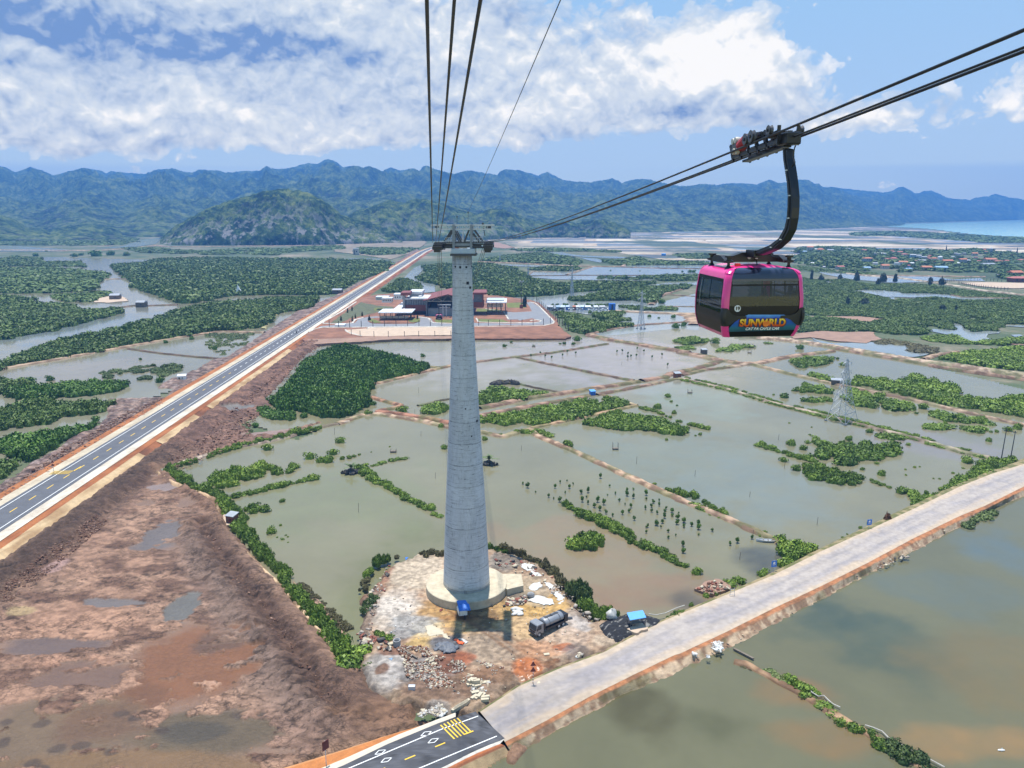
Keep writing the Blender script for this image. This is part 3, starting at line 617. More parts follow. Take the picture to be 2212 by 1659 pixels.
gl2 = pts('H', '880,1270 1130,1100 1380,990 1680,880 1880,770 2050,690', .3) + pts('F', '545,1628 850,1473 1150,1332 1455,1188 1760,1043 1965,960 2190,880 2700,695', .3)
def roadcol(x, y, v):
    al = x * .82 + y * .57; t = (.55 * fbm(v * 9, al / 14, 5, 4) + .45 * fbm(x / 2.5, y / 2.5, 5, 4))[:, None]; e = np.abs(v - .5)[:, None] * 2; fine = fbm(x / .6, y / .6, 4, 14)[:, None]
    c = np.array(lin(190, 179, 170)) * (1 - sst(.35, .7, t)) + np.array(lin(170, 163, 163)) * sst(.35, .7, t)
    ed = sst(.5, .95, e + (t - .5) * 1.1); c = c * (1 - ed) + np.array(lin(208, 187, 163)) * ed
    track = np.exp(-((v[:, None] - .33 + (t - .5) * .06) / .05) ** 2) + np.exp(-((v[:, None] - .66 + (t - .5) * .06) / .05) ** 2)
    c = c * (1 - .1 * track)
    near = (1 - sst(92, 112, y))[:, None]; c = c * (1 - .16 * near)
    return c * (.78 + .42 * fine)
loft('road', [left, right], [RZ, RZ], [26], .5, roadcol, M['road'], 'wide pale dusty concrete road crossing the ponds', rough=.05)
def vercol(x, y, v):
    t = fbm(x / 1.2, y / 1.2, 5, 6)[:, None]; f2 = fbm(x / .45, y / .45, 4, 16)[:, None]; k = v[:, None]
    a = np.array(lin(188, 126, 84)) * (1 - sst(.4, .65, t)) + np.array(lin(150, 104, 72)) * sst(.4, .65, t)
    bb = np.array(lin(226, 196, 162)) * (1 - sst(.45, .65, t)) + np.array(lin(172, 138, 110)) * sst(.45, .65, t)
    g = sst(.57, .66, fbm(x / 6, y / 6, 4, 31))[:, None] * .55; bb = bb * (1 - g) + np.array(lin(98, 104, 60)) * g
    w = sst(.9, 1.25, k); c = a * (1 - w) + bb * w; wet = sst(1.8, 2.0, k); c = c * (1 - .25 * wet)
    return c * (.72 + .56 * f2)
foot2 = [(x + .9, y - .9) for x, y in foot]
loft('road_revetment', [right, ver, foot, foot2], [RZ - .02, RZ - .1, .12, -.5], [5, 12, 3], .4, vercol, M['dike'], 'tan eroded stone slope between the pale road and the wide pond', 'revetment', rough=.55, rmask=lambda v: sst(.3, 1.2, v))
loft('road_verge', [gl2, gl, left], [-.3, RZ - .08, RZ - .02], [5, 4], .6, lambda x, y, v: np.array(lin(116, 116, 70)) * (1 - sst(.4, .6, fbm(x / 1.5, y / 1.5, 4, 5))[:, None]) + np.array(lin(168, 150, 112)) * sst(.4, .6, fbm(x / 1.5, y / 1.5, 4, 5))[:, None], M['dike'], 'grassy verge on the pond side of the pale road', 'verge', rough=.15)
# ---- asphalt stub at the bottom
def ext(a, b_, k): return (b_[0] + (b_[0] - a[0]) * k, b_[1] + (b_[1] - a[1]) * k)
def jl(s, z=RZ): p = pts('J', s, z); return [ext(p[-1], p[0], 1.6)] + p
aL, aR = jl('0,1598 400,1405 880,1207 1212,1105'), jl('900,1622 1200,1468 1482,1352')
loft('asphalt_road', [aL, aR], [RZ + .06, RZ + .06], [14], .5, lambda x, y, v: np.array((.06, .061, .068)) * (1 - sst(.6, .75, fbm(x / 1.4, y / 1.4, 5, 9))[:, None] * .45 + sst(.56, .7, fbm(x / .8, y / .8, 4, 19))[:, None] * .5), M['road'], 'new asphalt end of the road with white and yellow markings', rough=.01)
kl = [jl('0,1598 400,1405 880,1207 1030,1150'), jl('0,1562 500,1338 860,1195 1030,1128'), jl('0,1545 500,1322 860,1182 1025,1120')]
loft('kerb', kl, [RZ + .02, RZ + .16, RZ + .14], [3, 2], .5, lambda x, y, v: np.array(lin(232, 218, 196)) * (.9 + .2 * fbm(x / .7, y / .7, 3, 2))[:, None], M['road'], 'cream concrete kerb strip beside the asphalt end', 'kerb', rough=.02)
ol = [jl('0,1547 500,1324 860,1184 960,1146'), jl('0,1455 350,1340 640,1255 900,1180'), jl('0,1430 300,1340 600,1258 890,1176')]
loft('road_verge', ol, [RZ + .04, RZ + .05, RZ - .6], [6, 2], .4, lambda x, y, v: np.array(lin(206, 132, 74)) * (.8 + .4 * fbm(x / .8, y / .8, 4, 2))[:, None] * np.where(v[:, None] < .85, 1, np.array([1.2, 1.55, 2.2])), M['dike'], 'orange earth verge with a pale lip by the asphalt end', 'verge', rough=.1)
rl = [jl('900,1622 1200,1468 1482,1352'), jl('935,1630 1230,1483 1440,1400'), jl('960,1632 1245,1492 1455,1405'), jl('1000,1640 1260,1510 1480,1412'), jl('1210,1700 1400,1575 1552,1512', 0)]
def rlc(x, y, v):
    f2 = fbm(x / .5, y / .5, 4, 2)[:, None]; c = np.where(v[:, None] < 1.1, np.array(lin(226, 220, 208)), np.where(v[:, None] < 2.1, np.array(lin(190, 112, 66)), np.where(v[:, None] < 3.02, np.array(lin(150, 92, 62)), np.array(lin(206, 174, 132)))))
    return c * (.72 + .56 * f2)
loft('stone_revetment', rl, [RZ + .02, RZ + .1, RZ + .05, RZ - .05, -.4], [3, 2, 2, 10], .35, rlc, M['dike'], 'tan stone slope below the asphalt end of the road', 'revetment', rough=.12)
def jmark(lst, z=RZ + .085):
    mb = MB()
    for s, w in lst:
        p = [Vector(q) for q in pts('J', s, z)]
        for a, b_ in zip(p[:-1], p[1:]):
            d = (b_ - a).normalized(); nn = Vector((-d.y, d.x)) * w / 2
            mb.prism([tuple(a - nn), tuple(b_ - nn), tuple(b_ + nn), tuple(a + nn)], z, z + .012)
    return mb
tag(jmark([('-300,1775 50,1622 890,1268 1237,1143', .17)]).build('road_line', M['paint_w']), 'upper white lane line on the asphalt end', 'road marking', None, 'structure')
tag(jmark([('600,1668 700,1622 1100,1455 1408,1328', .17)]).build('road_line', M['paint_w']), 'lower white edge line on the asphalt end', 'road marking', None, 'structure')
tag(jmark([('300,1655 380,1622', .2), ('560,1545 657,1505', .2), ('840,1427 932,1389', .2)]).build('road_dashes', M['paint_y']), 'yellow centre dashes on the asphalt end', 'road marking', None, 'structure')
tag(jmark([('890,1226 1018,1354', .2), ('920,1213 1050,1340', .2), ('952,1198 1080,1328', .2), ('984,1184 1112,1316', .2), ('1012,1174 1142,1302', .2), ('1044,1162 1172,1290', .2)]).build('hatch_marking', M['paint_y']), 'yellow hatched box painted on the asphalt end', 'road marking', None, 'structure')
tag(jmark([('1105,1313 1192,1280', .24)], RZ + .1).build('hatch_bar', M['paint_y']), 'yellow bar closing the hatched box on the asphalt end', 'road marking', None, 'structure')
for i, (x, y) in enumerate(((757, 1306), (822, 1371), (335, 1476), (390, 1549))):
    tag(jmark([(f'{x-50},{y+22} {x+12},{y+14} {x+50},{y-22} {x-14},{y-16} {x-50},{y+22}', .11)]).build('diamond_marking', M['paint_w']), 'white diamond outline painted on the asphalt end', 'road marking', 'white diamonds on the asphalt end', 'structure')
# ================================================================== MUD FLAT, LEFT MUD STRIP, TOWER ISLAND, HILLS
def zones(x, y, C, lst, cell=3.5, edge=.25, seed=0):
    """lay irregular patches of differently coloured earth over C; lst rows: crop, cx, cy, rx, ry, colour, weight, noise"""
    for i, (c, cx, cy, rx, ry, cc, w, nz) in enumerate(lst):
        X0, Y0 = G(c, cx, cy, .5); sc = CROPS[c][2] * depth(X0, Y0) / FOC; a, b_ = rx * sc, ry * sc / max(.15, CAM_H / math.hypot(Y0, CAM_H))
        d = np.sqrt(((x - X0) / a) ** 2 + ((y - Y0) / b_) ** 2); m = d < 2.4
        if not m.any(): continue
        n = fbm(x[m] / cell, y[m] / (cell * .6), 5, 40 + i + seed); dd = d[m] + (n - .5) * nz
        t = ((1 - sst(1 - edge, 1 + edge, dd)) * w)[:, None]
        C[m] = C[m] * (1 - t) + np.array(lin(*cc)) * t
    return C
MUDPOLY = [(HX(60) + 22.9, 60), (HX(190) + 22.9, 190), (HX(300) + 22.9, 300), (HX(395) + 22.9, 395), (HX(418) + 20, 418)] + pts('O', '735,738 690,745 665,765 640,790 605,830 575,860 590,875 552,905 520,915 545,935 640,925 735,900 600,945 520,965 440,990 345,1012 400,1050 470,1085 482,1110') + \
    pts('G', '1440,75 1500,140 1560,200 1700,360 1830,500 1950,640 2060,770 2180,930 2260,1010') + pts('H', '60,960 150,930 190,1130 330,1200 500,1230 480,1330') + pts('J', '900,1178 640,1256 350,1338 0,1452 -300,1560 -700,1760')
PUD = [('G', 1060, 125, 112, 75, .5), ('G', 1180, 600, 90, 95, .5), ('G', 720, 585, 230, 32, .6), ('G', 1100, 870, 170, 120, .8), ('G', 1330, 960, 230, 170, .9), ('G', 1000, 1000, 120, 120, .9), ('G', 820, 1180, 150, 70, .9),
       ('G', 450, 1060, 320, 70, .9), ('G', 380, 850, 280, 50, .8), ('G', 1330, 1420, 420, 120, .55), ('G', 300, 1480, 420, 220, .8), ('G', 700, 1400, 420, 170, 1.), ('G', 1000, 1610, 900, 90, .7), ('G', 60, 1290, 200, 110, .8), ('G', 1180, 1250, 150, 60, 1.),
       ('D', 1010, 1075, 70, 18, .5), ('D', 930, 1175, 60, 22, .5), ('D', 1200, 1170, 70, 30, .5), ('D', 1120, 1060, 60, 30, .5), ('D', 1060, 975, 60, 20, .8), ('D', 1540, 560, 100, 18, .4), ('D', 1720, 700, 150, 45, .5), ('D', 1330, 870, 60, 16, .6), ('G', 905, 230, 70, 22, .5), ('G', 1080, 222, 60, 25, .5)]
def wetmask(x, y):
    m = np.zeros(len(x))
    for i, (c, cx, cy, rx, ry, nz) in enumerate(PUD):
        X0, Y0 = G(c, cx, cy, .4); sc = CROPS[c][2] * depth(X0, Y0) / FOC; a, b_ = rx * sc, ry * sc / max(.15, CAM_H / math.hypot(Y0, CAM_H))
        d = np.sqrt(((x - X0) / a) ** 2 + ((y - Y0) / b_) ** 2); k = d < 2.2
        if k.any():
            n = fbm(x[k] / 4.2, y[k] / 2.2, 5, 60 + i); m[k] = np.maximum(m[k], 1 - sst(.98, 1.02, d[k] + (n - .5) * nz * 2.6))
    return m
RIDGE1 = [(HX(y) + 27 + 2.5 * math.sin(y * .07), y) for y in range(60, 232, 6)]
RIDGE2 = pts('G', '1290,90 1360,200 1450,330 1600,510 1740,690 1850,850 1960,1010 2080,1180 2180,1290')
RIDGE3 = pts('D', '1000,960 1180,1080 1330,1190 1400,1270 1430,1330'); CRACK = pts('G', '1250,180 1330,330 1450,500 1560,680 1680,850 1760,1000 1900,1150 2050,1330')
def mud_h(x, y, s):
    w = wetmask(x, y); d1 = segdist(x, y, RIDGE1); d2 = segdist(x, y, RIDGE2); d3 = segdist(x, y, RIDGE3); dc = segdist(x, y, CRACK); dw = np.abs(x - HX(y) - 27)
    n = ridged(x / 2.6, y / 1.8, 5, 5); n2 = ridged(x / 1.1, y / .8, 3, 15); n3 = fbm(x / 7, y / 7, 4, 8)
    ch = np.exp(-(dw / 7.) ** 2) * .9 + np.exp(-(d2 / 3.4) ** 2) * .9 + np.exp(-(d3 / 2.) ** 2) * .6 + np.exp(-(dc / 4.5) ** 2) * .55 + sst(200, 235, y) * .55
    h = .5 + .3 * (n3 - .5) + (n - .5) * (.22 + 1.0 * ch) + (n2 - .5) * (.14 + .6 * ch)
    h = h + np.exp(-((d2 - 3.0) / 2.2) ** 2) * .9 - np.exp(-(d2 / 1.4) ** 2) * .5 + np.exp(-(d3 / 1.3) ** 2) * .6 + np.exp(-((dw - 1.5) / 2.4) ** 2) * .7 - np.exp(-((dw - 5.2) / 1.4) ** 2) * .7
    return np.maximum(h * (1 - w) + .3 * w, .12)
def mud_c(x, y, s, z):
    n1 = fbm(x / 5, y / 3.2, 5, 1)[:, None]; n2 = fbm(x / 1.3, y / .8, 5, 2)[:, None]; n3 = fbm(x / 14, y / 9, 4, 3)[:, None]
    C = np.array(lin(174, 136, 112)) * (1 - sst(.42, .6, n1)) + np.array(lin(126, 95, 78)) * sst(.42, .6, n1)
    C = C * (1 - .5 * sst(.55, .7, n3)) + np.array(lin(190, 152, 126)) * .5 * sst(.55, .7, n3)
    dw = np.abs(x - HX(y) - 27); d2 = segdist(x, y, RIDGE2); dc = segdist(x, y, CRACK); d3 = segdist(x, y, RIDGE3)
    for d, wd, cc in ((dc, 5., (146, 122, 108)), (dw, 6.5, (88, 68, 57)), (d2, 3.6, (104, 78, 64)), (d3, 2., (132, 98, 78))):  # dug mud bands; the highway ridge is coloured darker for its shadows
        a = np.exp(-((d + (n1[:, 0] - .5) * 5) / wd) ** 2)[:, None] * .95; C = C * (1 - a) + np.array(lin(*cc)) * a
    far = sst(205, 240, y)[:, None] * .9; C = C * (1 - far) + (np.array(lin(122, 92, 80)) * (1 - sst(.42, .58, n1)) + np.array(lin(154, 116, 98)) * sst(.4, .6, n1)) * far
    edge = np.exp(-np.maximum(s, 0) / 1.2)[:, None] * (y < 260)[:, None] * .5; C = C * (1 - edge) + np.array(lin(196, 160, 128)) * edge
    C = zones(x, y, C, [('G', 500, 720, 420, 120, (196, 152, 124), .6, 1.2), ('G', 900, 900, 120, 60, (196, 156, 130), .8, 1), ('G', 1000, 1180, 420, 120, (190, 148, 122), .85, 1.1), ('G', 450, 960, 420, 40, (186, 142, 116), .7, 1), ('G', 120, 640, 90, 30, (190, 168, 120), .6, 1),
        ('G', 350, 350, 60, 40, (196, 160, 150), .7, 1), ('G', 1600, 1450, 160, 60, (190, 140, 100), .6, 1), ('G', 1850, 1400, 300, 120, (158, 126, 108), .6, 1), ('H', 300, 1240, 320, 140, (138, 104, 80), .9, .6), ('H', 120, 1150, 160, 120, (120, 92, 76), .8, .8)])
    n4 = ridged(x / 1.7, y / 1.1, 4, 66)[:, None]; dkk = (sst(.70, .84, n4) * (.15 + .5 * sst(.4, .6, n3)))
    C = C * (.68 + .6 * sst(.2, .8, n2)) * (1 - dkk)
    w = wetmask(x, y)[:, None]; P = np.zeros_like(C) + np.array(lin(142, 112, 92))
    P = zones(x, y, P, [('G', 1060, 130, 170, 110, (116, 106, 102), 1, .3), ('G', 1180, 600, 120, 120, (112, 108, 102), 1, .3), ('G', 720, 585, 260, 50, (118, 108, 104), 1, .4), ('G', 1250, 960, 420, 240, (134, 88, 56), 1, .5), ('G', 1400, 830, 160, 70, (98, 74, 60), .8, .7),
        ('G', 830, 1180, 220, 90, (118, 78, 50), 1, .6), ('G', 450, 1060, 420, 100, (122, 94, 78), 1, .5), ('G', 380, 850, 330, 75, (112, 92, 84), 1, .5), ('G', 1330, 1420, 480, 150, (100, 84, 62), 1, .4), ('G', 1250, 1400, 220, 60, (74, 66, 54), .8, .7), ('G', 250, 1500, 600, 320, (118, 96, 72), 1, .4), ('G', 650, 1350, 300, 120, (112, 82, 58), .9, .7),
        ('G', 900, 1620, 900, 90, (126, 96, 62), .9, .5), ('D', 1540, 560, 120, 40, (128, 122, 116), 1, .3), ('D', 1720, 700, 180, 60, (168, 140, 128), .9, .4), ('D', 1150, 1060, 300, 60, (150, 132, 126), .9, .4)] +
        [('G', a, b_, 55, 26, (72, 56, 46), .75, 1.7) for a, b_ in ((40, 1345), (265, 1355), (365, 1520), (515, 1495), (715, 1537), (205, 1610), (30, 1480), (270, 1640), (780, 1296), (855, 1315), (1035, 1325), (1030, 1390), (1545, 1305), (1670, 1235), (1710, 1285))])
    return C * (1 - w) + P * (.9 + .2 * n1) * w
field('mud_flat', MUDPOLY, .0026, mud_h, mud_c, M['mud'], lambda x, y, s: wetmask(x, y) * np.where(y > 112, .5, .5), 1.2, .8, label='churned brown mud flat with shallow rusty pools beside the highway', cat='mud')
LMUD = [(HX(y) - .4, y) for y in (110, 200, 300, 420, 560, 700, 900, 1100, 1400)] + pts('O', '905,532 870,558 820,590 770,612 722,640') + pts('A', '2140,930 2000,985 1900,1030 1700,1160 1620,1215 1450,1320 1380,1330 1260,1400 1160,1440') + pts('D', '1060,395 1000,440 1110,445 1050,500 900,505 720,510 640,540 690,600 640,680 450,760 350,840 200,920 90,1000 -100,1120 -500,1300')
def lmud_h(x, y, s): return .45 + (ridged(x / 3, y / 2.4, 4, 5) - .5) * 1.1 + (ridged(x / 1.1, y / .9, 3, 25) - .5) * .4
def lmud_c(x, y, s, z):
    n1 = fbm(x / 3, y / 2, 5, 31)[:, None]; n2 = fbm(x / 1.2, y / .7, 4, 32)[:, None]
    C = np.array(lin(118, 96, 90)) * (1 - sst(.42, .6, n1)) + np.array(lin(152, 126, 112)) * sst(.35, .65, n1)
    a = sst(.58, .68, fbm(x / 2, y / 2, 4, 35))[:, None] * .5; C = C * (1 - a) + np.array(lin(176, 160, 152)) * a
    return C * (.4 + 1.2 * sst(.25, .75, n2))
field('mud_bank', LMUD, .0034, lmud_h, lmud_c, M['mud'], None, 1.5, 1.2, label='dark broken mud along the far side of the highway', cat='mud')
# ---- island under the tower
ISL = pts('H', '230,430 340,330 480,275 660,240 820,225 960,215 1100,280 1280,330 1400,430 1480,530 1560,640 1640,690 1750,690 1850,660 2000,655 2075,690', .8) + pts('H', '2000,770 1850,830 1700,905 1400,1015 1150,1125 905,1290', RZ) + pts('H', '800,1330 500,1250 330,1215 200,1130 120,960 110,870 130,780 140,640 130,560 190,490', .8)
TBX, TBY = Gd(1008, 1258, 2.6)
def isl_h(x, y, s):
    n = ridged(x / 1.6, y / 1.3, 4, 3); b_ = fbm(x / 6, y / 6, 4, 4); rough = np.exp(-np.maximum(s, 0) / 3.5) * .8 + .10
    yy = sst(112, 104, y) * .35
    fl = sst(7.5, 9.5, np.hypot(x - TBX, y - TBY)); k = sst(.0, 6, s)
    return 1.0 + .25 * k * 0 + ((b_ - .5) * .5 + (n - .5) * (rough + yy) * 1.1) * (.15 + .85 * fl)
SANDZ = [('H', 480, 380, 190, 130, (224, 204, 178), .95, .5), ('H', 360, 640, 170, 130, (226, 208, 188), .95, .6), ('H', 330, 620, 130, 60, (236, 226, 214), .6, 1.0), ('H', 230, 420, 90, 180, (178, 126, 100), .9, .8), ('H', 160, 700, 60, 200, (160, 136, 120), .9, .8),
    ('H', 1000, 690, 420, 110, (214, 172, 112), .95, .7), ('H', 1300, 620, 200, 70, (222, 178, 108), .9, .7), ('H', 1250, 780, 260, 90, (216, 182, 138), .8, .8), ('H', 720, 640, 220, 70, (206, 162, 104), .9, .7), ('H', 560, 770, 100, 60, (226, 202, 160), .9, .6), ('H', 520, 860, 90, 50, (212, 176, 110), .85, .8),
    ('H', 900, 690, 140, 70, (112, 84, 60), .6, .9), ('H', 780, 700, 200, 16, (150, 100, 58), .6, .9), ('H', 470, 730, 150, 60, (178, 176, 172), .8, .9), ('H', 400, 800, 80, 40, (160, 160, 158), .8, .9), ('H', 1480, 740, 130, 60, (206, 200, 196), .75, .9), ('H', 1430, 830, 160, 90, (214, 186, 162), .8, .8), ('H', 1250, 900, 220, 60, (212, 160, 122), .8, .8),  # leading dark brown patch: stain plus some of the tower's cast shadow, painted
    ('H', 1440, 890, 70, 26, (186, 112, 72), .9, .5), ('H', 1530, 930, 80, 60, (134, 120, 112), .8, .9), ('H', 940, 880, 230, 100, (178, 156, 132), .9, .7), ('H', 680, 870, 110, 50, (106, 108, 114), .9, .4), ('H', 290, 1040, 160, 130, (204, 196, 188), .95, .5), ('H', 270, 1035, 50, 30, (128, 88, 66), .9, .8), ('H', 540, 1060, 170, 110, (146, 140, 136), .9, .8),
    ('H', 340, 910, 90, 30, (140, 96, 74), .9, .7), ('H', 720, 980, 110, 90, (138, 88, 66), .95, .8), ('H', 800, 960, 70, 40, (176, 104, 70), .8, .8), ('H', 960, 1090, 190, 70, (150, 112, 84), .9, .7), ('H', 700, 1160, 300, 70, (146, 114, 92), .9, .7), ('H', 1210, 1030, 100, 68, (206, 122, 66), 1, .35), ('H', 1345, 1000, 40, 26, (132, 76, 50), .9, .4), ('H', 1390, 972, 25, 14, (132, 76, 50), .9, .4),
    ('H', 1050, 330, 110, 60, (150, 140, 128), .9, .8), ('H', 1130, 560, 100, 40, (140, 128, 112), .9, .8), ('H', 1400, 330, 100, 60, (150, 130, 100), .8, .9), ('H', 1700, 850, 90, 40, (220, 196, 168), .8, .8), ('H', 1560, 660, 90, 40, (186, 170, 156), .8, .9), ('H', 1000, 1180, 120, 40, (190, 160, 134), .7, .8), ('H', 1250, 520, 80, 110, (196, 176, 146), .7, 1.), ('H', 600, 1290, 110, 50, (186, 182, 178), .9, .8)]
def isl_c(x, y, s, z):
    n1 = fbm(x / 3, y / 3, 5, 51)[:, None]; n2 = fbm(x / .7, y / .6, 5, 52)[:, None]
    C = np.array(lin(206, 176, 146)) * (1 - sst(.35, .65, n1)) + np.array(lin(182, 148, 120)) * sst(.35, .65, n1)
    C = zones(x, y, C, SANDZ, 2.2, .22, 100)
    for line, wd in (('700,640 900,740 1100,850 1300,960 1420,1010', .5), ('760,640 960,735 1160,840 1380,960', .4), ('620,600 800,690 960,800 1150,930', .35)):
        d = segdist(x, y, pts('H', line, 1)); a = (np.exp(-((d + (n1[:, 0] - .5) * .9) / wd) ** 2) * .65)[:, None]; C = C * (1 - a) + np.array(lin(150, 104, 68)) * a
    e = np.exp(-np.maximum(s, 0) / 2.2)[:, None] * .75; C = C * (1 - e) + np.array(lin(132, 112, 90)) * e
    return C * (.56 + .62 * sst(.2, .8, n2))
ISWET = [('H', 1210, 1030, 100, 68, .35), ('H', 1440, 890, 70, 26, .5)]
def iswet(x, y, s):
    m = np.zeros(len(x))
    for i, (c, cx, cy, rx, ry, nz) in enumerate(ISWET):
        X0, Y0 = G(c, cx, cy, 1); sc = CROPS[c][2] * depth(X0, Y0) / FOC
        d = np.sqrt(((x - X0) / rx / sc) ** 2 + ((y - Y0) / (ry * sc / .5)) ** 2); m = np.maximum(m, 1 - sst(.9, 1.1, d + (fbm(x / 2.2, y / 1.3, 5, 100 + 40) - .5) * nz))
    return m * .8
field('island_ground', ISL, .0022, isl_h, isl_c, M['sand'], iswet, 1.2, 1.2, label='sandy rubble-strewn building ground around the tower foot', cat='ground')
field('earth_bank', pts('H', '1030,1462 1070,1455 1150,1425 1230,1440 1200,1500 1125,1590 1070,1580', .9), .0016, lambda x, y, s: .2 + .9 * sst(0, 2.2, s) + (ridged(x / .9, y / .8, 4, 3) - .5) * .4, lambda x, y, s, z: np.array(lin(150, 116, 92))[None, :] * (.5 + 1. * fbm(x / .6, y / .5, 4, 8))[:, None], M['dike'], None, .6, .5, label='broken earth bank at the asphalt end', cat='bank')
M['bareg'] = simple('bare_building_ground', lin(150, 136, 114), .9, var=.5, scale=.03)
# ---- station ground
flat('station_ground', pts('S', '-60,555 60,470 250,330 400,235 560,205 760,190 1500,200 1880,250 1960,275 2120,420 2130,480 2240,570 2180,590 1500,590 700,592 560,600 420,612 -20,640 -80,600'), -.5, 1.0, 'redearth', 'red earth ground of the cable car station', 'ground', jag=1.)
SZ = 1.0
def lay(name, s, z, mat, label, cat='ground', c='S', jag=0.): return flat(name, pts(c, s, SZ), SZ - .1, SZ + z, mat, label, cat, 'structure', jag)
lay('lawn', '300,340 420,260 560,290 700,300 700,330 560,350 330,400 250,440 160,440', .03, 'lawn_d', 'rough olive grass strip beside the highway at the station', jag=1.)
lay('lawn', '530,318 560,308 620,312 600,330 540,334', .06, 'lawn', 'small bright grass patch behind the left canopy', jag=.8)
lay('lawn', '1425,316 1560,318 1640,330 1640,345 1425,345', .03, 'lawn', 'bright grass right of the station hall', jag=.8)
lay('lawn', '1425,405 1640,410 1700,432 1440,432', .03, 'lawn', 'bright grass along the station loop road', jag=.8)
lay('lawn', '1060,412 1220,412 1220,438 1070,436', .03, 'lawn', 'grass patch in front of the station hall', jag=.8)
lay('lawn', '1680,268 1830,262 1855,290 1850,308 1690,308', .03, 'lawn', 'green lawn beside the right canopy', jag=.5)
lay('parking_lot', '300,500 480,487 520,480 1160,476 1220,484 1225,552 430,555 330,535 290,515', .05, 'sandlot', 'sandy parking lot in front of the station', 'parking')
lay('site_road', '60,470 270,452 370,440 400,410 470,390 560,382 600,392 500,400 478,425 520,446 700,450 880,446 935,428 930,400 915,388 960,388 1030,400 1045,430 1120,446 1230,448 1230,470 700,472 300,476 80,480', .05, 'tarmac_l', 'grey loop road in front of the station', 'road')
lay('site_road', '1400,440 1700,446 1930,440 1980,424 1900,400 1790,420 1780,410 1690,412 1670,345 1760,348 1900,340 1880,300 1850,262 1900,262 1960,300 2085,420 2085,445 2000,462 1700,466 1400,466', .05, 'tarmac_l', 'grey loop road and car park right of the station', 'road')
lay('forecourt', '1010,250 1220,250 1400,255 1400,380 1010,380', .04, 'concrete_g', 'grey concrete floor of the station hall', 'floor')
def kerbline(c, s, w, label, z=.25):
    return band('kerb', pts(c, s, SZ), w, z, 1.5, (232, 226, 214), (205, 198, 186), .02, label, -.1, up=SZ)
kerbline('S', '-30,520 20,492 90,478 300,478 520,476 820,472 1220,470 1420,470 1700,470 2000,464 2080,446 2092,428 1960,292 1930,268 1880,260', .8, 'white kerb around the outside of the station road')
kerbline('S', '440,395 370,412 350,440 270,448 100,444 90,436 250,345 380,258', 1.0, 'white kerb between the highway and the station road')
kerbline('S', '925,388 1010,400 1028,430 1060,440 1230,446', .8, 'white kerb in front of the station hall')
kerbline('S', '1420,400 1440,432 1600,438 1900,440 1965,432 1980,420 1940,414 1880,420', .8, 'white kerb inside the right loop road')
kerbline('S', '475,492 490,480 540,477 1170,476 1215,482 1200,494 1170,492', .7, 'white kerb round the parking lot island')
kerbline('S', '290,500 310,520 430,554', .7, 'white kerb at the left end of the parking lot'); kerbline('S', '1500,318 1560,328 1660,345 1700,412', .7, 'white kerb of the small car park')
lay('traffic_island', '490,425 510,402 600,398 850,398 930,405 930,430 880,443 560,444 500,440', .3, 'redearth', 'oval red earth island inside the loop road', 'traffic island')
lay('lawn', '860,402 935,405 930,432 870,440 830,430', .36, 'lawn', 'grass tip of the oval traffic island'); lay('lawn', '490,425 520,405 600,440 540,444', .36, 'lawn', 'grass at the left of the oval traffic island')
flat('earth_bank', pts('S', '1400,478 2085,470 2150,500 2230,565 2180,584 1700,586 1400,584'), -.3, 1.06, 'redearth', 'red earth bank in front of the right loop road', 'bank', jag=1.)
flat('mud_bank', pts('S', '-40,600 200,590 560,570 1220,560 1220,592 700,596 560,606 420,618 0,640'), -.3, 1.05, M['redsoil'], 'brown earth bank between parking lot and pond', 'bank', jag=1.5)
flat('reed_marsh', pts('L', '-20,842 110,832 600,835 860,860 800,880 620,900 400,865 150,848'), -.2, .2, 'redsoil', 'red-brown reed patch among green scrub', 'marsh', jag=2.)
flat('reed_marsh', pts('L', '-80,1010 200,980 480,990 700,990 800,1060 720,1082 650,1100 350,1080 100,1040 -80,1060'), -.2, .25, 'redsoil', 'red-brown reed patch beside the pale pond', 'marsh', jag=2.)
flat('reed_marsh', pts('F', '2105,150 2150,130 2300,120 2300,165 2150,162'), -.2, .2, 'redsoil', 'red-brown reed patch at the right edge', 'marsh', jag=2.)
flat('sandy_yard', pts('L', '1590,506 1800,500 2300,508 2300,552 2130,560 1960,555 1750,535'), -.2, .5, 'sandlot', 'bare sandy yard behind the post fence', 'yard', jag=1.)
flat('building_ground', pts('B', '-30,590 150,575 300,545 500,550 560,580 480,640 330,690 120,660 -40,640'), -.2, .3, 'bareg', 'bare building ground at the far end of the highway', 'ground', jag=4.)
flat('bare_ground', pts('M', '60,250 180,262 340,310 240,322 60,300'), -.2, .3, M['redsoil'], 'bare pinkish ground behind the tower head', 'ground', jag=4.)
# ---- hills
hm, N, b = newmat('forested_limestone'); p = worldco(N)
at = N.n('ShaderNodeAttribute'); at.attribute_name = 'tone'
n1 = N.noise(p, .011, 6, .62, .3); n2 = N.noise(p, .045, 6, .75)
f = N.m('ADD', N.m('MULTIPLY', n1, .4), N.m('MULTIPLY', n2, .6))
veg = N.ramp(f, [(.4, (.004, .011, .005)), (.47, (.018, .04, .012)), (.52, (.06, .095, .022)), (.6, (.15, .175, .05))])  # foliage colours, contrast widened to stand in for shading among the crowns
rk = N.m('MULTIPLY', N.ramp(N.noise(N.mapping(p, (1, 1, .45)), .05, 6, .72), [(.5, 0), (.56, 1)]), at.outputs['Fac'])
N.l(N.mix(rk, veg, (.24, .23, .22)), b.inputs['Base Color']); b.inputs['Roughness'].default_value = .95; b.inputs['Specular IOR Level'].default_value = .1
bump(N, b, f, 1., 9.)
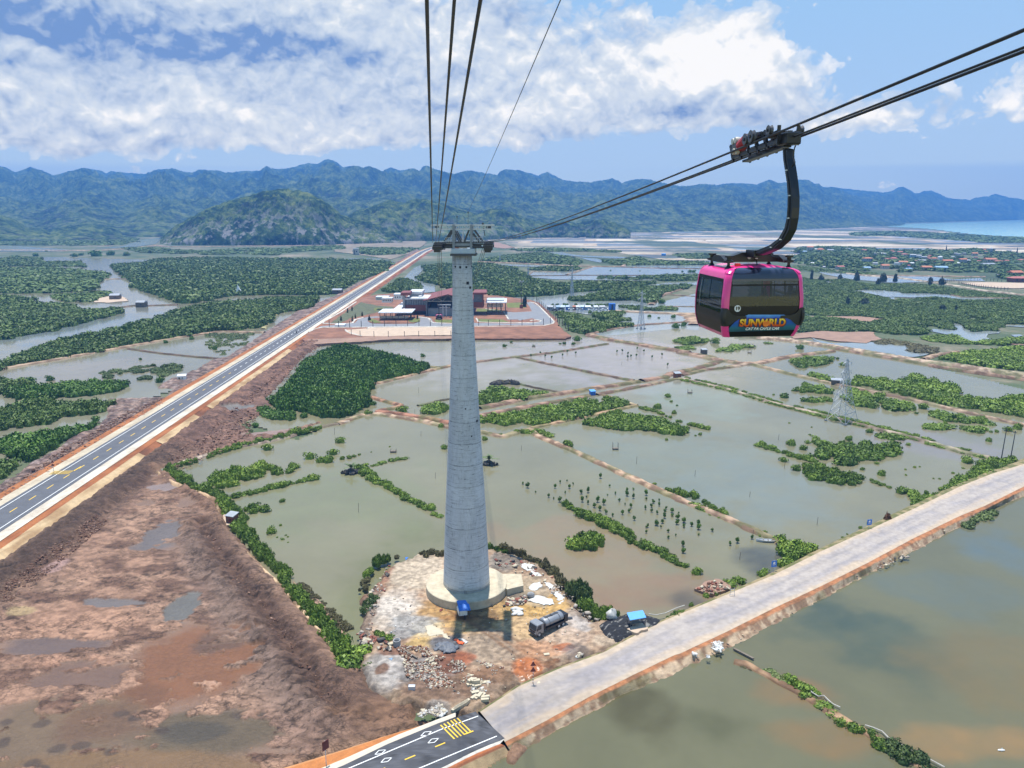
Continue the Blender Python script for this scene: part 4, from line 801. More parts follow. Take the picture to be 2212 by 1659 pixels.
def hill(name, sil, yr, base, label, dpx=2.0, rows=60, amp=.5, cell=260, back=900, rock=0., seed=0, fine=6., pw=.75, wob=.1):
    xs = np.array([a for a, _ in sil], float); hs = np.array([c_ for _, c_ in sil], float); px = np.arange(xs[0], xs[-1] + .1, dpx); py = np.interp(px, xs, hs)
    py = py + (fbm(px / 6, px * 0, 3, seed) - .5) * 3.4
    Yr = yr * (1 + wob * (fbm(px / 90, px * 0 + 3, 3, seed + 4) - .5) * 2)
    bx = np.array([a for a, _ in base], float); by = np.array([c_ for _, c_ in base], float)
    Yb = np.array([Gd(a, c_)[1] for a, c_ in zip(px, np.interp(px, bx, by))]); Yb = np.minimum(Yb, Yr * .93)
    u = (px - 1106) / FOC
    zr = np.array([plane_y(a, c_, Y)[1] for a, c_, Y in zip(px, py, Yr)]); zr = np.maximum(zr, 2)
    t = np.r_[np.linspace(0, 1, rows), 1 + np.linspace(.06, 1, 10)]; T = t[:, None]
    Y = np.where(T <= 1, Yb + (Yr - Yb) * T, Yr + back * (T - 1)); X = u[None, :] * (Y * CP + CAM_H * SP)
    rn = ridged(X / cell, Y / cell, 5, seed + 9); r2 = fbm(X / 60, Y / 60, 4, seed + 20)
    prof = np.where(T <= 1, T ** pw, np.clip(1 - (T - 1), 0, 1) ** 1.4)
    bumpf = np.where(T <= 1, 4 * T * (1 - T), 0)
    Z = zr[None, :] * np.clip(prof + amp * (rn - .62) * bumpf, 0, None) + (r2 - .5) * 40 * np.minimum(1, bumpf * 2) * (zr[None, :] / 250)
    Z = Z + (fbm(X / 14, Y / 14, 4, seed + 30) - .5) * fine * np.minimum(1, T * 8) * np.where(np.abs(T - 1) < .02, .4, 1)
    lim = CAM_H + (zr[None, :] - CAM_H) * Y / Yr[None, :] - 2                  # no spur stands above the crest line
    Z = np.where(T < .985, np.minimum(Z, lim), Z); Z = np.where(T == 0, -4, np.maximum(Z, -2))
    ny, nx = X.shape; idx = np.arange(ny * nx).reshape(ny, nx); Q = np.stack([idx[:-1, :-1], idx[:-1, 1:], idx[1:, 1:], idx[1:, :-1]], -1).reshape(-1, 4)
    tone = rock * np.clip(1.25 - Z / np.maximum(zr[None, :], 1) * 1.4, .0, 1) * np.ones_like(X)
    return tag(link(name, npmesh(name, np.c_[X.ravel(), Y.ravel(), Z.ravel()], Q, {'tone': tone.ravel()}, False), hm), label, 'hills', None, 'structure')
FARS = [(-300, 350), (-200, 366), (-120, 352), (-60, 360), (0, 355), (30, 362), (47, 372), (80, 361), (105, 368), (129, 379), (160, 370), (196, 362), (225, 368), (242, 374), (252, 370), (290, 373), (324, 375.5), (349, 366), (383, 364), (405, 371), (423, 373), (440, 367.5), (484, 369), (497, 373), (530, 370), (568, 369), (576, 362), (584, 358), (592, 363), (601, 365), (620, 364), (638, 362), (655, 357), (672, 352), (692, 354), (705, 347), (716, 344), (728, 347), (740, 356), (748, 362), (762, 359), (773, 357), (788, 362), (805, 358.5), (818, 365), (830, 371), (840, 363), (849, 361), (858, 364), (866, 368), (880, 366), (896, 363.5), (909, 369), (915, 361), (923, 357), (930, 360), (936, 364), (960, 369), (983, 375.5), (1000, 370), (1017, 368.5), (1045, 373), (1074, 378), (1082, 370), (1091, 366), (1108, 367), (1124, 368), (1145, 374), (1161, 380), (1172, 374), (1181, 370), (1190, 376), (1215, 389), (1240, 392), (1272, 394), (1295, 390), (1319, 385.5), (1332, 389), (1341, 395.5), (1360, 389), (1383, 385.5), (1410, 390), (1440, 397), (1469, 402), (1490, 400), (1513, 397), (1545, 399), (1576, 394.5), (1605, 396), (1630, 398), (1645, 392), (1657, 388), (1668, 392), (1677, 395.5), (1690, 394), (1701, 393), (1716, 389), (1734, 387), (1744, 391), (1751, 397), (1762, 397), (1775, 406), (1790, 404), (1805, 406), (1830, 416), (1870, 436), (1915, 460), (1955, 485)]
hill('mountain_ridge', FARS, 7000, [(-300, 505), (900, 505), (1500, 500), (1650, 498), (1805, 490), (1955, 487)], 'long blue limestone ridge behind everything', 2.2, 90, .6, 700, 1600, .1, 1, 10, .8)
hill('mountain_ridge', [(1640, 470), (1700, 425), (1775, 404), (1805, 405), (1850, 411), (1902, 415.5), (1922, 412), (1932, 406), (1943, 403), (1955, 409), (1973, 419), (1988, 413), (2003, 410.5), (2020, 417), (2040, 427), (2065, 430), (2090, 432), (2100, 427), (2111, 425), (2125, 425), (2141, 419), (2160, 423), (2174, 426), (2195, 429), (2212, 432.5), (2280, 440), (2400, 452), (2500, 470)], 8000, [(1640, 486), (1900, 483), (2100, 477), (2300, 472), (2500, 470.5)], 'farthest ridge ending in the sea on the right', 2.2, 50, .5, 700, 1200, .1, 2, 8, .8, .04)
hill('mountain_spur', [(-300, 400), (-200, 415), (-100, 400), (0, 440), (40, 425), (90, 432), (140, 405), (185, 400), (215, 420), (262, 438), (300, 426), (340, 412), (380, 430), (420, 445), (470, 440), (520, 420), (590, 400), (640, 388), (690, 380), (740, 388), (800, 400), (850, 395), (900, 410), (960, 405), (1020, 412), (1090, 405), (1160, 420), (1230, 425), (1300, 418), (1380, 430), (1450, 425), (1530, 440), (1600, 436), (1680, 440), (1750, 452), (1800, 470), (1880, 474), (1950, 487)], 4500, [(-300, 512), (300, 512), (800, 508), (1200, 504), (1600, 499), (1800, 493), (1950, 487.2)], 'forested spurs in front of the long ridge', 2.2, 90, .65, 420, 900, .2, 3, 9, .7, .1)
hill('mountain_spur', [(-300, 440), (-100, 455), (0, 462), (30, 470), (60, 490), (110, 497), (150, 488), (200, 484), (240, 490), (262, 500), (275, 521)], 2300, [(-300, 526), (0, 524), (150, 522), (275, 520)], 'low dark hill at the left edge', 1.6, 50, .4, 160, 400, .3, 4, 7, .55, .04)
hill('rocky_hill', [(346, 526), (350, 516), (358, 505), (370, 496), (385, 485), (403, 476), (425, 464), (447, 453), (475, 443), (504, 433), (525, 427), (544, 424), (556, 420), (571, 414), (592, 410), (615, 408), (645, 411), (672, 416), (695, 428), (716, 443), (728, 452), (739, 463), (760, 470), (790, 478), (820, 484), (850, 505), (870, 522)], 1980, [(346, 528), (420, 530), (560, 530), (700, 529), (870, 524)], 'rounded green limestone hill behind the mangroves', 1.1, 110, 0.6, 80, 500, 1.0, 5, 18, .5, .03)
hill('rocky_hill', [(700, 520), (740, 474), (770, 456), (800, 447), (845, 432), (875, 438), (900, 428), (930, 432), (960, 440), (990, 450), (1030, 462), (1064, 449), (1085, 452), (1104, 459), (1125, 466), (1148, 476), (1180, 482), (1215, 478), (1245, 482), (1272, 476), (1305, 473), (1325, 478), (1349, 490), (1362, 502)], 2380, [(700, 524), (900, 521), (1100, 517), (1250, 510), (1362, 503)], 'wooded hills right behind the tower head', 1.3, 90, .5, 120, 500, .5, 6, 15, .5, .05)
# ================================================================== VEGETATION
def bush_np(nl, seed, lobes=8, flat_=.75, leaf=.24, spiky=False):
    r = np.random.default_rng(seed); V, Q, T = [], [], []
    L = np.c_[r.uniform(-.58, .58, lobes), r.uniform(-.58, .58, lobes), r.uniform(.18, .55, lobes)]; Lr = r.uniform(.30, .50, lobes)
    L[0] = (0, 0, .45); Lr[0] = .55; Lt = r.uniform(-.18, .18, lobes)
    k = r.integers(0, lobes, nl); d = r.normal(size=(nl, 3)); d[:, 2] = np.abs(d[:, 2]) * 1.1 - .25; d /= np.linalg.norm(d, axis=1)[:, None]
    P = L[k] + d * (Lr[k] * r.uniform(.72, 1.12, nl))[:, None]; P[:, 2] = np.maximum(P[:, 2], .02)
    nn = d + r.normal(size=(nl, 3)) * .45; nn /= np.linalg.norm(nn, axis=1)[:, None]
    a = np.cross(nn, r.normal(size=(nl, 3))); a /= np.linalg.norm(a, axis=1)[:, None]; b_ = np.cross(nn, a)
    s = (leaf * r.uniform(.6, 1.2, nl))[:, None]; w = s * r.uniform(.45, .8, nl)[:, None]
    V = np.stack([P - a * s, P - b_ * w, P + a * s, P + b_ * w], 1).reshape(-1, 3)
    Q = np.arange(nl * 4).reshape(-1, 4); T = np.repeat(np.clip(r.uniform(.15, .95, nl) + Lt[k], 0, 1), 4)
    nu, nv = 8, 4; cv = []
    for j in range(nv + 1):
        ph = math.pi / 2 * j / nv
        for i in range(nu):
            th = 2 * math.pi * i / nu; q = .72 * r.uniform(.8, 1.12); cv.append((q * math.cos(ph) * math.cos(th), q * math.cos(ph) * math.sin(th), .72 * math.sin(ph) * q / .72))
    b0 = len(V); cq = [(b0 + j * nu + i, b0 + j * nu + (i + 1) % nu, b0 + (j + 1) * nu + (i + 1) % nu, b0 + (j + 1) * nu + i) for j in range(nv) for i in range(nu)]
    return np.r_[V, np.array(cv)], np.r_[Q, np.array(cq)], np.r_[T, np.full(len(cv), .3)]
VAR = {'near': [bush_np(300, 100 + i, 9, leaf=.15) for i in range(6)], 'mid': [bush_np(130, 200 + i, 8, leaf=.19) for i in range(6)], 'far': [bush_np(44, 300 + i, 6, leaf=.28) for i in range(6)]}
def merge(P, Rr, Hh, lod, tone, seed=0):
    r = np.random.default_rng(seed); vs, qs, ts = [], [], []; off = 0; n = len(P); pick = r.integers(0, 6, n)
    for v in range(6):
        m = pick == v; k = m.sum()
        if not k: continue
        V, Q, T = VAR[lod][v]; th = r.uniform(0, 6.28, k); c, s = np.cos(th), np.sin(th)
        X = (V[None, :, 0] * c[:, None] - V[None, :, 1] * s[:, None]) * Rr[m][:, None] + P[m][:, 0, None]
        Y = (V[None, :, 0] * s[:, None] + V[None, :, 1] * c[:, None]) * Rr[m][:, None] + P[m][:, 1, None]
        Z = V[None, :, 2] * Hh[m][:, None] + P[m][:, 2, None]
        vs.append(np.stack([X, Y, Z], -1).reshape(-1, 3)); qs.append((Q[None] + (np.arange(k) * len(V))[:, None, None]).reshape(-1, 4) + off); off += k * len(V)
        ts.append((T[None, :] + tone[m][:, None]).reshape(-1))
    T = np.concatenate(ts); return np.concatenate(vs), np.concatenate(qs), .42 + (T - .42) * {'near': 1., 'mid': .75, 'far': .55}[lod]
NV = [0]
def thicket(poly, h, label, mat='leaf', sp=None, lod=None, holes=(), name='mangrove_thicket', gaps=0., z=0., tone=0., jag=1., cat='mangrove thicket', size=1.):
    NV[0] += 1; sd = NV[0]; r = np.random.default_rng(sd); P = np.array(poly); cen = P.mean(0); dist = math.hypot(*cen)
    sp = sp or max(1.35, min(8, dist * .0062)); lod = lod or ('near' if dist < 235 else 'mid' if dist < 480 else 'far')
    lo, hi = P.min(0) - 2, P.max(0) + 2; X, Y = np.meshgrid(np.arange(lo[0], hi[0], sp), np.arange(lo[1], hi[1], sp))
    x = X.ravel() + r.uniform(-.5, .5, X.size) * sp; y = Y.ravel() + r.uniform(-.5, .5, X.size) * sp
    jx = (fbm(x / sp / 3, y / sp / 3, 3, sd) - .5) * 2.4 * sp * jag; jy = (fbm(x / sp / 3 + 90, y / sp / 3, 3, sd) - .5) * 2.4 * sp * jag
    m = inside(x + jx, y + jy, poly)
    for hp in holes: m &= ~inside(x + jx * .5, y + jy * .5, hp)
    if lod != 'near': m[m] = segdist(x[m], y[m], poly, True) > sp * (.12 if lod == 'mid' else .4)
    if gaps: m &= fbm(x / sp / 5, y / sp / 5, 4, sd + 50) > gaps
    x, y = x[m], y[m]; n = len(x)
    if n == 0: return
    big = fbm(x / sp / 7, y / sp / 7, 3, sd + 9); Rr = sp * r.uniform(.55, 1.4, n) * (.7 + .6 * big) * (1.05 if lod == 'near' else 1.2) * size; Hh = h * (r.uniform(.7, 1.15, n) if lod == 'near' else r.uniform(.85, 1.1, n)) * (.6 + .75 * big)
    tn = r.uniform(-.2, .2, n) + (fbm(x / sp / 5, y / sp / 5, 4, sd + 12) - .5) * 1.0 + tone
    V, Q, T = merge(np.c_[x, y, np.full(n, z - .25)], Rr, Hh, lod, tn, sd)
    return tag(link(name, npmesh(name, V, Q, {'tone': T}), M[mat]), label, cat, None, 'stuff')
def hedge(line, w, h, label, mat='leaf', lod='near', name='mangrove_hedge', sp=1.15, z=.1, gaps=.0, taper=True, tone=0., cat='mangrove hedge', size=1.):
    NV[0] += 1; sd = NV[0]; r = np.random.default_rng(sd); P = resample(line, sp * .62); T = np.gradient(P, axis=0); T /= np.linalg.norm(T, axis=1)[:, None] + 1e-9
    k = max(1, int(w / sp + .5)); P = np.repeat(P, k, 0); T = np.repeat(T, k, 0); n = len(P)
    lat = r.uniform(-.5, .5, n) * w; x = P[:, 0] - T[:, 1] * lat + r.uniform(-.3, .3, n) * sp; y = P[:, 1] + T[:, 0] * lat + r.uniform(-.3, .3, n) * sp
    f = fbm(x / 4, y / 4, 3, sd); m = f > gaps; x, y, f = x[m], y[m], f[m]; n = len(x)
    if n == 0: return
    Rr = sp * r.uniform(.6, 1.15, n) * (.5 + f) * 1.05 * size; Hh = h * r.uniform(.65, 1.2, n) * (.5 + f)
    V, Q, T2 = merge(np.c_[x, y, np.full(n, z - .2)], Rr, Hh, lod, r.uniform(-.2, .2, n) + (f - .5) * .5 + tone, sd)
    return tag(link(name, npmesh(name, V, Q, {'tone': T2}), M[mat]), label, cat, None, 'stuff')
def px2m(c, x, y): X, Y = G(c, x, y); return CROPS[c][2] * depth(X, Y) / FOC
def TP(c, s, h):
    v = [float(q) for q in s.replace(',', ' ').split()]; P = [(v[i], v[i + 1]) for i in range(0, len(v), 2)]; ee = 3.
    up = inside(np.array([p[0] for p in P]), np.array([p[1] + ee for p in P]), P)
    return [G(c, x, y, h * .6 if u else 0.) for (x, y), u in zip(P, up)]
# --- thickets near and mid
thicket(TP('O', '578,866 602,848 662,772 742,742 800,757 928,795 900,808 820,822 802,838 792,858 803,874 742,902 690,902 645,888 600,888', 3.2), 3.4, 'dense deep green triangular mangrove stand right of the highway', 'leaf_dark', 1.35, 'mid', jag=.6)
thicket(TP('O', '556,885 580,878 600,886 632,898 632,908 590,906 560,900', 2), 2.2, 'small dark mangrove strip at the corner of the triangular stand', 'leaf_dark', 1.4, 'mid')
CE = 'E'
for c, s, h, lb, mt in [
    (CE, '890,478 960,432 1060,424 1340,457 1350,476 1200,510 1050,532 890,552', 2.2, 'wedge of bright mangroves north of the canal right of the tower', 'leaf'),
    (CE, '890,625 1100,592 1400,533 1530,508 1640,513 1750,557 1740,577 1500,642 1400,652 1300,677 1180,667 1100,682 950,662 890,660', 2.4, 'long mangrove block between canal and dike right of the tower', 'leaf'),
    (CE, '1640,482 1700,484 1882,542 1862,557 1760,572 1740,542', 1.8, 'small mangrove corner below the blue shed', 'leaf'),
    (CE, '1558,660 1622,632 1700,592 1800,580 1900,602 2000,617 2080,632 2200,690 2235,722 2200,745 2130,737 2000,717 1880,707 1800,717 1700,692 1600,682', 2.2, 'spreading mangrove island at the edge of the large right pond', 'leaf'),
    (CE, '525,592 540,552 600,545 640,532 700,577 690,602 600,607', 2.0, 'rounded mangrove clump just left of the tower', 'leaf'),
    ('D', '1352,1048 1380,990 1480,942 1600,932 1660,905 1697,930 1690,1000 1610,1037 1530,1022 1500,1072 1420,1077', 2.2, 'largest mangrove islet in the pond left of the tower', 'leaf'),
    ('D', '1708,942 1780,930 1830,962 1862,920 1917,935 1880,972 1770,1012 1715,987', 2.0, 'twin mangrove islet right of the largest one in the left pond', 'leaf'),
    ('D', '1578,1217 1640,1180 1720,1175 1758,1210 1710,1242 1620,1247', 1.7, 'oval mangrove islet in the middle of the left pond', 'leaf'),
    (CE, '1484,1462 1500,1400 1540,1360 1600,1370 1640,1362 1697,1390 1690,1442 1640,1472 1560,1482', 2.4, 'round mangrove islet alone in the brown pond right of the tower', 'leaf'),
    ('F', '848,770 900,765 960,790 1000,792 1080,762 1130,790 1180,775 1240,800 1300,795 1360,788 1422,838 1412,867 1320,892 1200,912 1130,932 1050,937 1000,922 980,890 900,892 800,882 830,850 900,840 860,800', 1.9, 'ragged mangrove island below the pylon', 'leaf'),
    ('F', '806,940 880,915 1000,950 1100,980 1172,1020 1120,1062 980,1057 930,1030 850,1037 812,1010', 1.9, 'southern mangrove lobe of the island below the pylon', 'leaf'),
    ('F', '1250,742 1290,730 1390,745 1385,772 1300,772', 1.6, 'small mangrove clump against the pylon dike', 'leaf'),
    ('F', '1090,412 1110,370 1160,350 1230,375 1300,360 1370,385 1430,375 1500,343 1560,360 1680,390 1802,450 1770,477 1850,480 1950,490 2060,500 2120,485 2300,490 2300,640 2212,627 2080,602 1850,572 1600,522 1400,472 1200,432', 2.6, 'large mangrove wood along the dike behind the pylon', 'leaf'),
    ('F', '738,452 790,405 870,415 930,430 1000,455 1020,482 900,477 840,467 770,477', 2.1, 'mangrove clump left of the pylon, upper one', 'leaf'),
    ('F', '616,482 700,485 790,505 900,490 992,510 990,527 860,532 790,527 650,502', 1.8, 'low mangrove strip left of the pylon, lower one', 'leaf'),
    ('F', '1080,440 1180,460 1220,480 1332,490 1290,522 1260,532 1130,562 1090,542', 2.1, 'mangrove clump just right of the pylon', 'leaf'),
    ('F', '1298,512 1380,498 1450,520 1542,550 1520,572 1400,582 1310,572', 2.0, 'mangrove islet right of the pylon below the dike', 'leaf'),
    ('F', '1588,602 1620,560 1740,590 1772,630 1690,647', 1.9, 'mangrove islet in the grey right pond', 'leaf'), ('F', '1778,600 1850,620 1940,620 2018,660 1960,677 1880,667 1800,642', 1.8, 'flat mangrove islet in the grey right pond near the edge', 'leaf'),
    ('F', '1588,692 1640,658 1730,690 1700,712 1610,712', 1.6, 'small mangrove islet in the grey right pond', 'leaf'), ('F', '1812,692 1880,668 1967,700 1940,727 1830,717', 1.6, 'small oval mangrove islet near the twin poles', 'leaf'),
    ('F', '708,272 760,240 870,230 988,250 940,287 830,302 780,307 720,292', 2.0, 'mangrove clump in the pond behind the pylon', 'leaf'), ('F', '813,347 860,333 1000,365 1012,387 920,387', 1.8, 'thin mangrove strip along the dike behind the pylon', 'leaf'),
    ('F', '-30,117 100,103 187,125 170,152 60,157 -30,150', 1.8, 'mangrove clump below the cable car cabin', 'leaf'), ('F', '-40,165 60,163 92,185 0,197 -40,190', 1.6, 'low mangrove clump below the cable car cabin', 'leaf'),
    ('F', '198,207 300,175 400,160 478,160 420,182 300,197 220,214', 1.6, 'narrow mangrove strip in the pond below the cabin', 'leaf'), ('F', '500,150 550,136 620,140 560,156', 1.2, 'small green strip right below the cabin', 'leaf'),
    ('F', '1418,1105 1500,1098 1640,1100 1700,1080 1750,1040 1900,950 1960,890 2080,880 2142,900 2142,932 1980,1012 1800,1082 1600,1152 1505,1192 1520,1150 1440,1122', 1.7, 'mangroves lining the far side of the pale road', 'leaf'),
    ('I', '560,150 640,148 720,168 800,200 900,205 980,178 1003,195 900,240 800,282 700,342 620,372 650,300 680,240 660,200', 1.9, 'bright mangroves at the corner of dike and pale road', 'leaf'),
    ('I', '450,440 520,370 600,365 545,412 470,450', 1.5, 'mangroves beside the blue sign on the pale road', 'leaf'), ('I', '310,470 380,420 440,425 400,470 330,490', 1.3, 'low shrubs beside the debris at the pale road', 'leaf'),
    ('I', '1775,85 1860,0 2035,-5 1960,48 1850,102 1800,108', 1.2, 'bright green grassy slope on the right bank of the pale road', 'leaf_pale')]:
    thicket(TP(c, s, h), h, lb, mt)
hedge(pts('D', '2060,700 1980,715 1800,762 1600,803 1400,860 1200,930 1090,955'), 1.6, 1.6, 'green hedge along the upper dike of the left pond', gaps=.25)
hedge(pts('D', '1075,965 1120,1000 1200,1050 1320,1110 1440,1160 1450,1215 1560,1280') + pts('D', '1530,1335 1600,1400 1650,1470 1760,1590 1830,1650') + pts('G', '1900,540 2000,660 2100,770 2190,890 2240,960'), 2.5, 1.8, 'long bright mangrove hedge between mud flat and left pond', size=.92)
thicket(TP('H', '-15,960 -10,830 20,800 70,830 110,870 130,900 100,960 50,1010 10,1000', 2), 2.2, 'dark mangrove clump at the lower end of the long hedge')
hedge(pts('D', '1508,1142 1600,1118 1800,1072 2030,1018'), 1.5, 1.3, 'straight mangrove row crossing the left pond')
thicket(TP('E', '92,1000 100,935 160,925 192,945 185,985 250,1030 240,1052 180,1020', 1.5), 1.7, 'mangrove clump beside the dark rocks in the left pond')
hedge(pts('E', '160,965 220,1015 250,1045'), 1.6, 1.3, 'upper piece of the mangrove row left of the tower'); hedge(pts('E', '268,1050 330,1090 430,1150 520,1195 578,1225'), 1.4, 1.2, 'mangrove row running towards the tower from the left')
hedge(pts('E', '595,1250 630,1262'), .8, .7, 'last tuft of the mangrove row left of the tower')
hedge(pts('E', '330,905 360,898 410,893'), .8, .8, 'small row of shrubs in the pond left of the tower'); hedge(pts('E', '200,940 240,930 290,912'), .7, .6, 'scrubby tufts on a submerged bank left of the tower')
hedge(pts('E', '1445,1195 1500,1222 1560,1255 1640,1285 1720,1325 1800,1365 1868,1400'), 1.8, 1.5, 'upper mangrove row in the brown pond right of the tower'); hedge(pts('E', '1868,1425 1960,1458 2050,1495 2130,1535 2215,1588'), 1.7, 1.3, 'lower mangrove row in the brown pond right of the tower')
hedge(pts('E', '1925,568 1990,580 2062,605'), 1.3, 1.1, 'thin shrub row in the large right pond, upper piece'); hedge(pts('E', '2100,620 2160,645 2212,662') + pts('F', '30,665 110,685 180,705'), 1.3, 1.1, 'thin shrub row in the large right pond, lower piece', gaps=.35)
hedge(pts('E', '1255,712 1300,725 1340,748'), 1.5, 1.2, 'shrubs at the dike junction right of the tower'); hedge(pts('E', '1140,728 1190,720 1232,728'), 1.6, 1.2, 'shrubs below the dike bend right of the tower')
hedge(pts('E', '2110,1100 2160,1112 2215,1130') + pts('F', '20,1130 100,1140'), 2., 1.6, 'mangroves on the far side of the diagonal dike'); hedge(pts('F', '160,1175 200,1215 280,1250'), 1.5, 1.4, 'mangroves along the diagonal dike near its end'); hedge(pts('F', '80,1190 150,1225'), 1., .8, 'low tufts on the near side of the diagonal dike')
hedge(pts('F', '0,384 300,450 600,542 900,617 1200,692 1500,768 1800,853 2030,902'), .9, .8, 'green fringe along the near side of the pylon dike', gaps=.33); hedge(pts('F', '30,368 300,430 600,520 900,594 1200,668 1500,742 1800,828 1900,850'), .8, .7, 'green fringe along the far side of the pylon dike', gaps=.42)
hedge(pts('F', '505,806 650,852 780,892 870,912'), 1.8, 1.3, 'mangrove row at the left of the island below the pylon'); hedge(pts('F', '1185,1030 1270,1050 1350,1078'), 1.4, 1.0, 'trailing mangrove row right of the southern lobe', gaps=.3)
hedge(pts('I', '415,985 470,1010'), .5, .5, 'dry tufts at the start of the lower dike', 'leaf_dry'); hedge(pts('I', '560,1030 620,1050 670,1080'), 1.6, .5, 'yellow grass on the lower dike', 'leaf_pale', tone=.2)
hedge(pts('I', '680,1080 750,1110'), 1.1, 1.1, 'first dark shrubs on the lower dike'); hedge(pts('I', '785,1140 850,1165'), 1., 1., 'second dark shrubs on the lower dike'); hedge(pts('I', '790,1190 840,1205'), .9, .9, 'shrubs on the pond side of the lower dike'); hedge(pts('I', '900,1245 940,1255'), .6, .6, 'small tuft on the lower dike'); hedge(pts('I', '990,1315 1035,1335'), .9, .9, 'round shrub on the lower dike')
hedge(pts('I', '1065,1365 1150,1405 1250,1465 1330,1520'), 1.5, 1.3, 'long dark shrubs on the lower dike'); hedge(pts('I', '1350,1520 1430,1570 1500,1610 1620,1660 1750,1720'), 2., 1.3, 'yellow-green shrubs on the lower dike at the frame edge', 'leaf_pale', tone=-.25)
band('earth_dike', pts('I', '350,955 430,975 560,1045 650,1095 760,1150 860,1210 960,1275 1080,1350 1200,1415 1350,1510 1500,1600 1700,1690', .2), 1.2, .3, .8, (186, 150, 116), label='narrow crumbling dike running across the wide brown pond', seed=90)
thicket(TP('D', '1640,575 1700,570 1880,600 1890,645 1800,640 1660,615', 1.5), 1.8, 'dark shrubs beside the little pond at the triangular stand', 'leaf_dark', 1.3, 'near'); thicket(TP('D', '1575,700 1600,690 1620,730 1590,745', 1), 1., 'pale tufts in the little mud pond', 'leaf_pale', 1., 'near')
band('earth_dike', pts('D', '1010,972 1130,1048 1300,1112 1398,1155 1398,1225 1425,1300', .8), .5, .9, .7, (222, 186, 146), label='narrow tan bank between mud flat and hedge', seed=91); band('earth_dike', pts('G', '1545,205 1620,295 1830,495 1940,625 2080,795 2175,925', .8), .45, .8, .7, (222, 190, 152), label='narrow tan bank along the lower hedge', seed=92)
# island fringe
for s, w, h, lb, mt, g in [('330,305 400,292 480,285 600,275 665,270', 1.2, 1.5, 'dry reeds along the upper left shore of the island', 'leaf_dry', .3), ('235,340 270,310 310,300', 1.6, 2., 'bush on the upper left shore of the island', 'leaf', 0), ('170,420 180,390 200,370', 1., 1.1, 'low shrubs on the left shore of the island', 'leaf', .2), ('140,500 150,470 160,440', 1., .9, 'scrub on the left shore below the bush', 'leaf_dry', .2),
    ('165,640 180,600 200,560 215,550', 1.5, 1.3, 'bright green shrub on the left shore of the island', 'leaf_pale', 0), ('225,770 245,790', .8, .8, 'green tuft among the rubble on the left shore', 'leaf', 0), ('275,790 300,820', .9, .9, 'second green tuft among the rubble on the left shore', 'leaf', 0), ('165,975 185,970', .7, .6, 'green tuft on the white gravel', 'leaf', 0),
    ('955,235 1000,240 1060,262', 1.4, 1.5, 'weeds behind the tower base', 'leaf', 0), ('1040,240 1060,250 1120,262 1180,285', .9, 1.8, 'tall dry reeds right behind the tower', 'leaf_dry', .2), ('1200,300 1290,320 1350,370 1400,420 1440,470', 1.6, 1.2, 'green scrub along the right shore of the island', 'leaf_dry', .2), ('1480,520 1530,500 1590,530 1560,560', 2.4, 2.2, 'bright bush on the right shore of the island', 'leaf_pale', 0),
    ('1560,600 1620,640 1680,690', 1.8, 1.6, 'dark scrub along the right shore of the island', 'leaf', .1), ('1690,650 1740,665 1760,690', 1.8, 1.8, 'dark bush beside the white bag', 'leaf', 0), ('2090,690 2150,660 2200,640', 1.2, .8, 'scrub beside the pale road at the coal heap', 'leaf', .2), ('1190,480 1205,500', .6, .6, 'tuft beside the concrete block of the tower foot', 'leaf_pale', 0), ('1065,320 1085,330', .7, .5, 'weeds on the rubble behind the foot', 'leaf', 0)]:
    hedge(pts('H', s, .9), w, h, lb, mt, 'near', name='shore_scrub', sp=.8, z=.8, gaps=g, cat='scrub')
hedge(pts('G', '1920,470 2000,560 2080,620 2160,700 2220,760'), 2.2, .7, 'dry grass strip between the long hedge and the left pond', 'leaf_dry', 'near', 'dry_grass', sp=.8, z=0, cat='grass')
flat('mud_spit', pts('G', '1890,440 1960,500 2060,590 2150,690 2240,790 2240,930 2150,800 2020,640 1930,540'), -.3, .12, M['redsoil'], 'narrow mud spit between hedge and pond', 'mud', jag=.8)
# --- left of the highway
for s, h, lb, sp, lod in [('-300,378 0,372 160,378 190,398 232,400 160,442 0,478 -300,500', 3, 'mangroves at the left edge below the pale pond', 2.2, 'mid'), ('38,492 180,420 290,412 400,395 560,380 720,385 802,427 760,462 600,482 400,502 250,522 110,517', 3, 'dark mangrove wood left of the small hut', 1.9, 'mid'),
    ('-300,575 0,560 170,520 300,505 450,530 640,508 692,570 640,602 400,632 200,682 0,707 -300,760', 3, 'mixed green wood beside the highway mud', 1.9, 'mid'), ('-300,780 0,750 150,730 350,690 560,660 642,638 600,702 450,752 350,822 260,882 200,912 150,882 0,852 -300,930', 3, 'lowest big mangrove wood left of the highway', 1.8, 'mid'),
    ('-300,940 0,900 100,888 142,920 80,982 0,1022 -300,1100', 2.6, 'last mangroves at the left edge above the highway', 1.8, 'mid')]:
    thicket(TP('D', s, h), h, lb, 'leaf_dark' if 'dark' in lb or 'lowest' in lb else 'leaf_far', sp, lod)
thicket(TP('D', '658,342 760,310 880,290 1020,280 1180,290 1222,310 1100,342 1050,372 940,387 880,362 700,377', 1.2), 1.5, 'yellow-green marsh plants in the left pond beside the hut', 'leaf_pale', 1.7, 'mid', gaps=.4, tone=-.1)
thicket(TP('A', '1100,1190 1300,1160 1550,1160 1700,1170 1640,1220 1480,1260 1440,1310 1300,1240 1200,1215', .8), .9, 'sparse pale tufts in the shallow pond by the highway', 'leaf_pale', 2.4, 'mid', gaps=.52, tone=-.15, size=.6)
